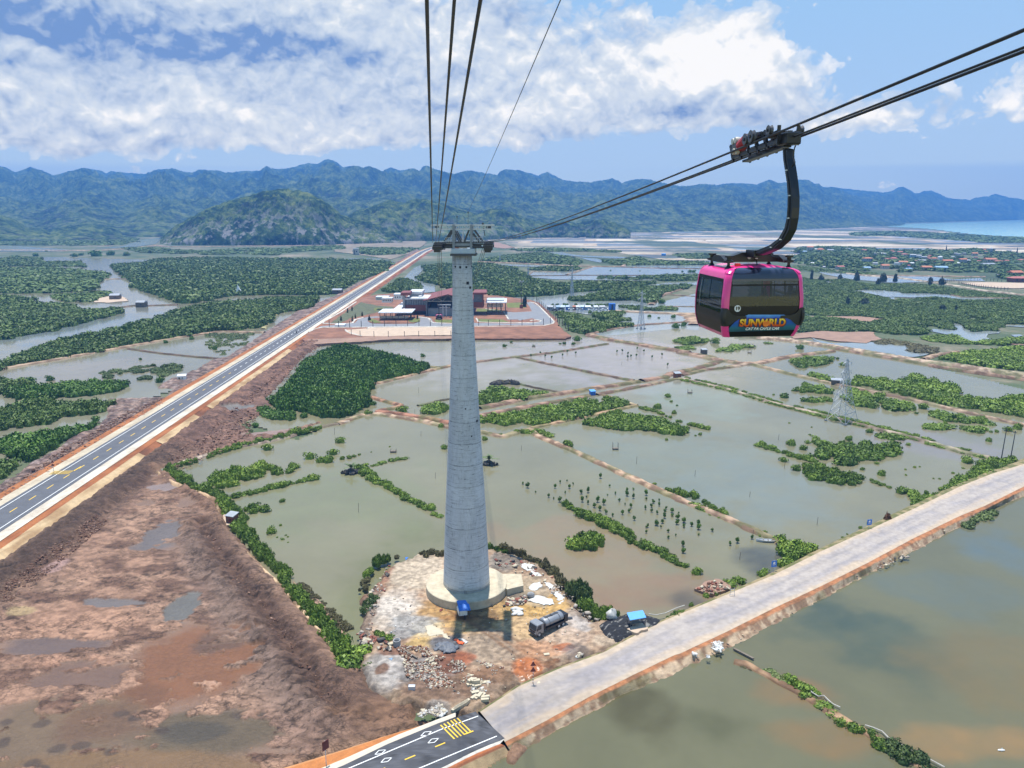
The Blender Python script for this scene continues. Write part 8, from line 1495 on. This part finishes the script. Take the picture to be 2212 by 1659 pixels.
# blue cart
cx_, cy_, _ = at('H', 790, 668); ct = empty('cargo_tricycle', (cx_, cy_, IZ), 'small white and blue canopied cart in front of the tower foot', 'cart', None, .25)
MB().box((-.1, .2, .95), (1.5, 2.2, .9)).build('body', M['white'], ct, bevel=.08); MB().add([(-.9, -1.5, 1.85), (1.1, -1.5, 1.7), (1.1, -.1, 2.2), (-.9, -.1, 2.3), (-.9, -1.5, 1.9), (1.1, -1.5, 1.75), (1.1, -.1, 2.26), (-.9, -.1, 2.36)], [(0, 1, 2, 3), (4, 5, 6, 7), (0, 1, 5, 4), (1, 2, 6, 5), (2, 3, 7, 6), (3, 0, 4, 7)]).build('front_awning', M['blue'], ct)
MB().add([(-.9, 0, 2.3), (.9, 0, 2.2), (.8, 1.5, 2.1), (-.8, 1.5, 2.2), (-.9, 0, 2.36), (.9, 0, 2.26), (.8, 1.5, 2.16), (-.8, 1.5, 2.26)], [(0, 1, 2, 3), (4, 5, 6, 7), (0, 1, 5, 4), (1, 2, 6, 5), (2, 3, 7, 6), (3, 0, 4, 7)]).build('roof_cover', M['blue'], ct)
for sx, sy in ((-.8, -1.4), (.9, -1.4), (-.8, 1.2), (.8, 1.2)): MB().beam((sx, sy, .3), (sx, sy, 2.0), .06).build('pole', M['steel_d'], ct)
for sx, sy in ((-.75, .8), (.75, .8), (.1, -1.2)): MB().lathe([(.36, -.06), (.36, .06)], 14).build('wheel', M['rubber'], ct).matrix_local = Matrix.Translation((sx, sy, .36)) @ Matrix.Rotation(R(90), 4, 'Y')
# blue canopy table
cx_, cy_, _ = at('H', 1902, 742, 1.15); bt = empty('canopy_stall', (cx_, cy_, 1.5), 'bright blue canopy on thin legs beside the black coal heap', 'canopy', None, .3)
MB().add([(-1.6, -.9, 1.7), (1.4, -.9, 1.7), (1.7, 1.0, 2.0), (-1.3, 1.0, 2.0), (-1.6, -.9, 1.78), (1.4, -.9, 1.78), (1.7, 1.0, 2.08), (-1.3, 1.0, 2.08)], [(0, 1, 2, 3), (4, 5, 6, 7), (0, 1, 5, 4), (1, 2, 6, 5), (2, 3, 7, 6), (3, 0, 4, 7)]).build('roof', M['blue_l'], bt)
for sx, sy in ((-1.45, -.8), (1.3, -.8), (1.5, .9), (-1.2, .9)): MB().beam((sx, sy, 0), (sx, sy, 1.75), .06).build('leg', M['steel_d'], bt)
MB().box((0, 0, .6), (1.6, .9, .08)).box((-.5, 0, .3), (.5, .6, .6)).build('counter', M['wood'], bt)
# coal heap
field('coal_heap', pts('H', '1655,735 1720,690 1850,655 1960,660 2055,690 2075,710 2040,735 1950,760 1870,800 1790,835 1740,820 1690,775', 1.05), .0016, lambda x, y, s: 1.3 + .4 * sst(0, 2.5, s) + (ridged(x / .9, y / .8, 4, 3) - .5) * .3, lambda x, y, s, z: np.array((.016, .017, .021))[None, :] * (.5 + 1.2 * fbm(x / .5, y / .5, 4, 8))[:, None] + np.array((.2, .19, .17))[None, :] * sst(.68, .74, fbm(x / .45, y / .45, 4, 18))[:, None], M['sand'], None, .5, .5, floor=.8, kind=None, label='spread black coal heap at the road edge', cat='coal heap')
fpad = flat('sandy_patch', pts('H', '1840,770 1930,725 1985,765 1900,795', 1.1), 1.05, 1.62, 'sandlot', 'pale sand under the blue canopy', 'ground', jag=.3)
# sheets
def draped(name, c, s, mat, label, cat, h=.12, seed=0, z=IZ):
    P = pts(c, s, z); A = np.array(P); lo, hi = A.min(0), A.max(0); nx = max(8, int((hi[0] - lo[0]) / .16)); ny = max(8, int((hi[1] - lo[1]) / .16)); X, Y = np.meshgrid(np.linspace(*[lo[0], hi[0], nx]), np.linspace(lo[1], hi[1], ny)); x, y = X.ravel(), Y.ravel()
    s_ = sdf(x + (fbm(x / .8, y / .8, 3, seed) - .5) * .9, y + (fbm(x / .8 + 9, y / .8, 3, seed) - .5) * .9, P); zz = z + .06 + ridged(x / .9, y / .7, 4, seed) * h * np.clip(s_ / .6, .15, 1)
    idx = np.arange(nx * ny).reshape(ny, nx); Q = np.stack([idx[:-1, :-1], idx[:-1, 1:], idx[1:, 1:], idx[1:, :-1]], -1).reshape(-1, 4); Q = Q[(s_[Q] > 0).all(1)]
    u_ = np.unique(Q); mp = np.full(nx * ny, -1); mp[u_] = np.arange(len(u_)); me = npmesh(name, np.c_[x, y, zz][u_], mp[Q], None, True); o = link(name, me, M[mat]); so_ = o.modifiers.new('thickness', 'SOLIDIFY'); so_.thickness = .05; return tag(o, label, cat)
draped('plastic_sheet', 'H', '1150,345 1190,325 1260,345 1300,410 1290,425 1200,422 1235,395 1170,365', 'tarp_w', 'long white plastic sheet behind the foot block', 'plastic sheet', .2, 1); draped('plastic_sheet', 'H', '1212,470 1290,445 1302,480 1250,515 1220,500', 'tarp_w', 'white plastic sheet right of the foot block', 'plastic sheet', .2, 2); draped('plastic_sheet', 'H', '1308,455 1345,452 1392,492 1350,502', 'tarp_w', 'small white plastic sheet on the right shore', 'plastic sheet', .2, 3); draped('plastic_sheet', 'H', '1355,515 1410,508 1445,550 1446,612 1415,600 1390,560', 'tarp_w', 'curved white plastic sheet along the right shore', 'plastic sheet', .2, 4); draped('plastic_sheet', 'H', '1195,570 1260,535 1330,545 1370,570 1390,595 1300,600 1230,582', 'tarp_w', 'torn white sheet above the yellow sand', 'plastic sheet', .15, 5)
draped('grey_tarpaulin', 'H', '600,880 615,845 690,838 740,850 770,880 740,905 660,920 640,890 610,905', 'tarp_g', 'crumpled dark grey tarpaulin on the rubble', 'tarpaulin', .7, 6); draped('orange_tarpaulin', 'H', '722,825 745,815 770,830 805,845 800,860 770,858 740,842', 'orange', 'crumpled orange tarpaulin beside the grey one', 'tarpaulin', .5, 7); draped('white_tarpaulin', 'H', '752,815 780,805 825,830 832,845 805,856 790,830', 'tarp_w', 'white and blue crumpled sheet against the orange tarpaulin', 'tarpaulin', .4, 8); draped('plastic_sheet', 'H', '540,735 600,720 690,790 720,820 690,825 640,790 580,810', 'concrete_l', 'cream canvas sheet left of the orange tarpaulin', 'canvas', .12, 9); draped('plastic_sheet', 'H', '415,298 432,288 446,300 430,310', 'blue', 'small blue plastic scrap at the upper left of the island', 'plastic scrap', .3, 10); draped('plastic_sheet', 'H', '628,635 655,620 672,632 650,645', 'red_d', 'dark red cloth left of the blue cart', 'cloth', .3, 11); draped('plastic_sheet', 'H', '310,945 325,930 340,945 325,955', 'roof_bl', 'small lilac scrap on the lower rubble', 'plastic scrap', .3, 12)
# white sacks, bag, blocks
def blob(name, loc, r, mat, label, cat, group=None, rz=0, jit=.08): mb = MB(); mb.ellipsoid((0, 0, r[2] * .8), r, 12, 8, jit, -.8); o = mb.build(name, M[mat], None, None, True); o.location = loc; o.rotation_euler = (0, 0, rz); return tag(o, label, cat, group)
for i, (x, y) in enumerate(((1115, 628), (1130, 624), (1146, 628), (1160, 632), (1125, 645), (1140, 643), (1158, 650), (1120, 662), (1160, 664), (1135, 655))): blob('white_sack', at('H', x, y), (.62, .36, .24), 'tarp_w', 'white sack in the small heap behind the truck', 'sack', 'white sacks behind the truck', random.uniform(-.6, .6))
blob('bulk_bag', at('H', 1748, 695), (1.0, .7, 1.1), 'tarp_w', 'large white bulk bag at the island shore', 'bag', None, .4, .28)
cb = MB().box((0, 0, .25), (1., .55, .5)); cbm = bpy.data.meshes.new('concrete_block'); cbm.from_pydata(cb.v, [], cb.f); cbm.materials.append(M['concrete_l'])
def block(c, x, y, z, rz, label, group, sc=(1, 1, 1), tilt=0.): o = bpy.data.objects.new('concrete_block', cbm); COL.objects.link(o); X, Y = G(c, x, y, IZ); o.location = (X, Y, IZ + z); o.rotation_euler = (tilt, tilt * .5, rz); o.scale = sc; tag(o, label, 'block', group)
for (x, y, z, rz) in ((835, 1120, 0, .5), (850, 1118, 0, .6), (868, 1125, 0, .5), (885, 1128, 0, .4), (862, 1112, .5, .6), (878, 1116, .5, .2), (905, 1115, 0, 1.0), (918, 1112, 0, .3), (840, 1108, .4, .9)): block('H', x, y, z, rz, 'cream concrete block in the larger heap beside the pale road', 'blocks of the larger heap')
for (x, y, z, rz) in ((870, 1175, .1, .3), (885, 1200, 0, 1.), (900, 1195, .2, 1.1), (915, 1190, 0, 1.), (930, 1215, 0, .2), (938, 1205, .1, .1), (865, 1200, 0, .8)): block('H', x, y, z, rz, 'cream concrete block in the smaller heap at the road edge', 'blocks of the smaller heap', (1.15, 1, .9), random.uniform(-.3, .3))
for i in range(8): block('H', 738 + i * 11, 1280 - i * 6.5, .0, .95, 'cream block in the neat row by the asphalt end', 'blocks in the neat row', (1.2, .75, 1.1))
for (x, y) in ((1267, 1102), (1328, 918)): block('H', x, y, 0, .2, 'single white slab lying near the ' + ('orange puddle' if x < 1300 else 'yellow sand'), None, (.9, 1, .35))
o = empty('concrete_ring', at('H', 366, 858), 'grey concrete pipe ring standing at the left shore rubble', 'pipe ring'); MB().lathe([(.62, 0), (.62, 1.0), (.48, 1.0), (.48, .1), (.0, .1)], 24).build('ring', M['concrete_g'], o); MB().box((.1, 0, 1.0), (1.2, .12, .04)).build('rim_plate', M['concrete_g'], o)
blob('barrel', at('H', 1226, 548), (.7, .5, .6), 'concrete_g', 'grey lump beside the concrete foot block', 'block'); tag(MB().box((0, 0, .2), (2.4, .6, .25)).box((-1, 0, .1), (.4, .9, .2)).build('steel_trough', M['steel_d']), 'dark steel trough lying right of the truck', 'trough').location = at('H', 1450, 690)
tag(MB().box((0, 0, .35), (1., .6, .7)).build('grey_case', M['steel'], bevel=.05), 'grey box alone on the white gravel', 'box').location = at('H', 462, 1142)
tag(MB().beam((0, 0, .2), (2.6, -2.4, .15), .28, .2).build('timber_beam', M['wood']), 'dark timber beam across the rubble', 'beam').location = at('H', 405, 890)
hs = [Vector(at('I', x, y, .35)) for x, y in ((820, 1130), (850, 1160), (890, 1185), (925, 1180), (955, 1210), (985, 1235), (1030, 1255))]; tag(MB().tube(hs, .09, 6).build('floating_hose', M['wood_w']), 'pale hose curling along the upper side of the lower dike', 'hose'); hs = [Vector(at('I', x, y, .35)) for x, y in ((1190, 1370), (1240, 1385), (1300, 1410), (1340, 1450), (1385, 1475), (1450, 1510), (1550, 1560), (1700, 1640))]; tag(MB().tube(hs, .09, 6).build('floating_hose', M['wood_w']), 'long pale hose along the dike near the frame edge', 'hose')
hs = [Vector(at('H', x, y, .9)) for x, y in ((1985, 655), (2030, 662), (2090, 650), (2160, 618), (2215, 600))]; tag(MB().tube(hs, .08, 6).build('bamboo_rail', M['wood_w']), 'thin bent bamboo rail beside the coal heap', 'rail')
a_, b_ = Vector(at('I', 345, 878, .3)), Vector(at('I', 473, 944, .3)); tag(MB().beam(a_, b_, .35, .25).build('timber_beam', M['wood']), 'dark plank gate in the wide brown pond at the dike start', 'plank')
# boat
bxy = at('F', 568, 1425, .05); bo = empty('rowing_boat', bxy, 'narrow white rowing boat moored at the end of the diagonal dike', 'boat', None, -.1); hull = []; L_ = 2.6
for j in range(9): t = -1 + j / 4; w_ = .55 * (1 - abs(t) ** 2.4) + .03; hull.append([(t * L_, -w_, .42 + .15 * t * t), (t * L_, -w_ * .6, 0), (t * L_, w_ * .6, 0), (t * L_, w_, .42 + .15 * t * t)])
MB().add([v for g in hull for v in g], [(j * 4 + k, j * 4 + k + 1, (j + 1) * 4 + k + 1, (j + 1) * 4 + k) for j in range(8) for k in range(3)]).build('hull', M['whiteg'], bo).modifiers.new('t', 'SOLIDIFY').thickness = .05
for t in (-1., 0, 1.): MB().box((t, 0, .34), (.22, .95, .05)).build('thwart', M['wood'], bo)
# signs
def sign(c, x, y, h, plates, label, pole='steel', z=RZ, rz=0., stripes=False):
    o = empty('road_sign', at(c, x, y, z), label, 'sign', None, rz); MB().tube([(0, 0, -.2), (0, 0, h)], .05, 8).build('pole', M[pole], o)
    if stripes:
        for i in range(5): MB().tube([(0, 0, .15 + i * .5), (0, 0, .4 + i * .5)], .058, 8).build('red_band', M['red_d'], o)
    for shape, zc, sz, mt in plates:
        if shape == 'tri': MB().add([(-sz, -.06, zc - sz * .75), (sz, -.06, zc - sz * .75), (0, -.06, zc + sz), (-sz, -.1, zc - sz * .75), (sz, -.1, zc - sz * .75), (0, -.1, zc + sz)], [(0, 1, 2), (3, 5, 4), (0, 1, 4, 3), (1, 2, 5, 4), (2, 0, 3, 5)]).build('sign_plate', M[mt], o)
        else: MB().box((0, -.08, zc), (sz[0], .04, sz[1])).build('sign_plate', M[mt], o)
    return o
sign('J', 1742, 852, 3.9, [('tri', 3.5, .45, 'red_d'), ('tri', 2.55, .45, 'red_d')], 'striped pole with two dark triangular signs beside the orange puddle', 'white', IZ, .1, True)
sign('D', 347, 985, 3.6, [('tri', 3.3, .42, 'red_d'), ('tri', 2.4, .42, 'red_d')], 'pole with two dark triangular signs left of the highway', 'white', 1., .2, True)
o = sign('G', 2098, 1630, 3.6, [('box', 3.0, (1.0, 1.3), 'red_d')], 'dark red square sign on a thin pole at the lower asphalt road', 'steel', RZ, .9)
for (x, y, lb) in ((600, 385, 'blue sign on the grassy verge beside the mangrove corner'), (1212, 112, 'blue sign on the verge below the reddish bush')):
    o = sign('I', x, y, 2.4, [('box', 1.75, (1.15, 1.3), 'blue')], lb, 'steel', .9, .2); MB().add([(-.3, -.125, 1.5), (.3, -.125, 1.5), (.3, -.125, 1.62), (-.3, -.125, 1.62)], [(0, 1, 2, 3)]).add([(-.25, -.125, 1.75), (.2, -.125, 1.75), (.2, -.125, 2.1), (-.05, -.125, 2.2), (-.25, -.125, 2.0)], [(0, 1, 2, 3, 4)]).build('emblem', M['white'], o)
fr_o = empty('trellis_frame', at('I', 335, 545, 1.0), 'spindly grey frame standing by the debris on the pale road', 'frame', None, .2); f_ = MB()
for x in (-.5, .5): f_.beam((x, 0, 0), (x * .7, 0, 1.7), .06)
for z in (.5, 1., 1.5): f_.beam((-.45, 0, z), (.45, 0, z), .05)
f_.build('rails', M['steel'], fr_o)
tree('dry_shrub', *at('F', 1330, 1285, .8)[:2], 2.6, 1.2, 'reddish-brown dead shrub on the verge of the pale road', 'dryred' if 'dryred' in M else (M.setdefault('dryred', leafmat('dead_red_leaves', (.07, .035, .02), (.22, .10, .05))) and 'dryred'), seed=61)
# motorbike rider far along the highway
mx_, my_ = G('A', 1928, 1165, 1.2); bk = empty('motorbike', (HX(my_) + 12, my_, HZ + .17), 'tiny dark motorbike riding along the far highway', 'motorbike')
for yy_ in (-.62, .62): MB().lathe([(.33, -.06), (.33, .06)], 14).build('wheel', M['rubber'], bk).matrix_local = Matrix.Translation((0, yy_, .33)) @ Matrix.Rotation(R(90), 4, 'Y')
MB().box((0, 0, .62), (.3, 1.1, .3)).box((0, -.55, 1.0), (.7, .08, .08)).beam((0, -.62, .33), (0, -.5, 1.0), .07).build('frame', M['black'], bk)
Jm = [(0, .1, .85), (0, .08, 1.1), (0, .02, 1.35), (0, 0, 1.45), (0, -.02, 1.58), (0, -.02, 1.68), (.2, .02, 1.33), (.27, -.2, 1.15), (.3, -.48, 1.08), (-.2, .02, 1.33), (-.27, -.2, 1.15), (-.3, -.48, 1.08), (.16, -.25, .82), (.17, -.15, .42), (.17, -.25, .36), (-.16, -.25, .82), (-.17, -.15, .42), (-.17, -.25, .36)]
person('person', Jm, E_, Rr_, pm, bk.location, 0, 'rider in dark clothes on the tiny motorbike')
# fish traps and stakes
for (c, x, y, h, lb) in (('E', 1770, 832, 2.2, 'small bamboo fish-trap frame in the large right pond'), ('E', 343, 850, 1., 'low wooden box frame in the water left of the tower'), ('F', 63, 470, 1.6, 'bamboo frame in the green pond below the dike'), ('E', 1245, 172, 1.2, 'stick frame in the pale pond'), ('F', 447, 212, 1.6, 'pale float frame in the pond below the cabin')):
    X, Y = G(c, x, y); o = empty('fish_trap', (X, Y, 0), lb, 'fish trap'); f_ = MB()
    for sx, sy in ((-1, -.6), (1, -.6), (1, .6), (-1, .6)): f_.beam((sx * .8, sy, -.3), (sx * .8, sy, h), .08)
    f_.build('stakes', M['wood'], o); MB().box((0, 0, .35), (1.8, 1.2, .25)).build('deck', M['wood'], o)
stk = MB().tube([(0, 0, -.5), (.1, 0, 2.0)], .05, 6); sme = bpy.data.meshes.new('stake'); sme.from_pydata(stk.v, [], stk.f); sme.materials.append(M['wood'])
for i, (c, x, y) in enumerate((('E', 520, 748), ('E', 612, 1020), ('E', 118, 1235), ('E', 480, 600), ('E', 505, 470), ('E', 1165, 840), ('E', 1905, 925), ('I', 383, 305), ('I', 880, 85), ('F', 95, 1005), ('F', 447, 1138), ('D', 2150, 735), ('I', 465, 175), ('E', 1810, 290), ('F', 670, 955), ('F', 632, 772))):
    X, Y = G(c, x, y); o = bpy.data.objects.new('stake', sme); COL.objects.link(o); o.location = (X, Y, 0); o.scale = (1, 1, random.uniform(.7, 1.2)); tag(o, 'thin wooden stake standing alone in the pond water', 'stake', 'stakes in the ponds')
# white plastic float on the pond (bottom right)
tag(MB().ellipsoid((0, 0, .1), (.5, .16, .14), 10, 6).add([(-.2, 0, .2), (.3, -.05, .2), (.1, .05, .45)], [(0, 1, 2)]).build('white_float', M['white']), 'small white float on the brown water near the bottom right corner', 'float').location = at('I', 2065, 1535, 0)
# ---- rubble
def rubble(name, regions, label, mats, seed, n, s0, s1, z=IZ, c='H'):
    r = np.random.default_rng(seed); out = [[] for _ in mats]; base = np.array([(a, b_, e) for a in (-.5, .5) for b_ in (-.5, .5) for e in (-.5, .5)]); F = np.array([(0, 1, 3, 2), (4, 6, 7, 5), (0, 4, 5, 1), (2, 3, 7, 6), (0, 2, 6, 4), (1, 5, 7, 3)])
    for reg, m in regions:
        P = pts(c, reg, z); A = np.array(P); lo, hi = A.min(0), A.max(0)
        k = int(n * m); x = r.uniform(lo[0], hi[0], k * 3); y = r.uniform(lo[1], hi[1], k * 3); ok = inside(x, y, P) & (fbm(x / 1.5, y / 1.5, 3, seed) > .42); x, y = x[ok][:k], y[ok][:k]
        for a, b_ in zip(x, y):
            s = s0 * (s1 / s0) ** (r.random() ** 2.2); d = np.array((s * r.uniform(.6, 1.8), s * r.uniform(.5, 1.1), s * r.uniform(.3, .8))); V = base * d + (r.uniform(-.1, .1, (8, 3)) * s)
            Rm = np.array(Matrix.Rotation(r.uniform(0, 6.28), 3, 'Z') @ Matrix.Rotation(r.uniform(-.5, .5), 3, 'X')); V = V @ Rm.T + (a, b_, z + d[2] * .3 + r.uniform(0, .15)); out[r.integers(0, len(mats))].append(V)
    V = np.concatenate([v for l in out for v in l]); Q = np.concatenate([F + 8 * i for i in range(len(V) // 8)]); mi = np.repeat(np.concatenate([np.full(len(l), i) for i, l in enumerate(out)]), 6)
    me = npmesh(name, V, Q); o = link(name, me, [M[m] for m in mats]); me.polygons.foreach_set('material_index', mi.astype(np.int32)); return tag(o, label, 'rubble', None, 'stuff')
rubble('rubble', [('150,640 200,520 320,330 300,480 240,600 200,760 330,860 300,900 180,870 130,800', 1.), ('120,780 330,850 320,890 130,870', .6), ('1000,250 1100,290 1200,300 1440,480 1560,620 1660,690 1600,720 1450,600 1250,420 1100,390 980,330', 1.1), ('1090,560 1200,540 1180,600 1050,610', .4)], 'broken stones and bricks along the shores of the island', ['rock', 'concrete_l', 'brick', 'rock_d'], 1, 420, .12, .75)
rubble('rubble', [('400,960 640,930 720,1010 700,1120 560,1150 430,1060', 1.), ('640,930 780,960 900,1080 800,1130 640,1140', .5), ('880,960 1120,1020 1130,1040 920,1020', .25), ('350,860 560,870 600,930 420,960', .5)], 'grey and brown demolition rubble in the lower half of the island', ['rock', 'concrete_l', 'rock', 'redearth', 'clod'], 2, 1200, .08, .42)
rubble('rubble', [('500,1310 560,1250 640,1240 700,1290 640,1330 540,1335', 1.), ('900,1110 960,1090 950,1180 840,1160 820,1100', .5), ('1480,930 1560,900 1560,940', .2)], 'white broken concrete pieces beside the asphalt end', ['concrete_l', 'tarp_w', 'rock'], 3, 320, .1, .5)
rubble('rubble', [('300,560 700,560 1400,620 1600,750 1400,900 1000,1000 700,880 300,800', 1.), ('900,1000 1150,1050 1100,1130 900,1150 600,1200', .6)], 'scattered small litter and stones over the building ground', ['concrete_l', 'rock', 'tarp_w', 'rock_d', 'wood'], 4, 260, .07, .3)
rubble('rubble', [('190,850 240,820 280,860 265,900 215,895', 1.), ('80,910 110,905 110,935 85,935', .15), ('170,920 190,915 190,945 170,945', .1)], 'heap of white rubbish on the slope of the pale road', ['tarp_w', 'white'], 5, 110, .12, .5, .9, 'I')
rubble('rubble', [('110,500 230,440 310,470 320,500 200,530', 1.)], 'reddish debris heap with litter at the pond corner', ['clod', 'concrete_l', 'wood', 'brick'], 6, 120, .15, .6, .5, 'I')
rubble('mud_clods', [('1290,90 1380,150 1480,330 1640,510 1790,690 1900,850 2010,1010 2130,1180 2190,1290 2120,1300 1900,1010 1740,800 1560,570 1400,330', 1.), ('0,440 200,300 420,140 600,10 700,60 520,220 300,400 0,620', 1.)], 'dark clods of dug mud along the ridges of the mud flat', ['clod', 'clod', 'redsoil'], 8, 2600, .07, .34, .7, 'G')
rubble('mud_clods', [('1150,980 1600,760 1660,600 1500,560 1300,760 1050,880', .6), ('1500,520 2000,180 2080,150 1760,460 1560,560', .5), ('0,1110 400,830 800,600 1040,500 1060,540 700,740 350,960 0,1170', 1.2)], 'dark clods of dug mud beside the highway', ['clod', 'redsoil'], 9, 1600, .15, .6, .8, 'D')
rubble('rubble', [('1260,350 1420,280 1430,300 1270,380', .4), ('1430,280 1480,270 1470,300 1420,300', .3), ('-40,985 300,845 700,640 1100,425 1500,225 1790,70 1800,90 1500,250 1100,455 700,668 300,875 -30,1010', 1.6)], 'loose stones on the eroded slope of the pale road', ['rock', 'concrete_l', 'rock_d'], 7, 260, .12, .5, .5, 'I')
flat('debris_bank', pts('I', '100,510 150,470 230,440 320,470 330,510 200,545'), -.3, .5, 'redsoil', 'reddish mud bank under the debris at the pond corner', 'bank', jag=.6)
# ================================================================== HAZE
hz_ = MB().box((500, HAZE_END / 2 - 300, (HAZE_TOP - 2) / 2), (17000, HAZE_END + 600, HAZE_TOP + 2))
me = bpy.data.meshes.new('haze'); me.from_pydata(hz_.v, [], hz_.f); ho = bpy.data.objects.new('haze', me); COL.objects.link(ho); tag(ho, 'blue air between the ponds and the mountains', 'haze', None, 'stuff')
bm2 = bmesh.new(); bm2.from_mesh(me); bmesh.ops.recalc_face_normals(bm2, faces=bm2.faces); bm2.to_mesh(me); bm2.free()
hm2 = bpy.data.materials.new('air'); hm2.use_nodes = True; t = hm2.node_tree; t.nodes.clear(); pv_ = t.nodes.new('ShaderNodeVolumePrincipled'); on = t.nodes.new('ShaderNodeOutputMaterial'); t.links.new(pv_.outputs[0], on.inputs['Volume'])
pv_.inputs['Color'].default_value = (*HAZE_COL, 1); pv_.inputs['Density'].default_value = HAZE_D; pv_.inputs['Anisotropy'].default_value = .0
me.materials.append(hm2); ho.display_type = 'WIRE'
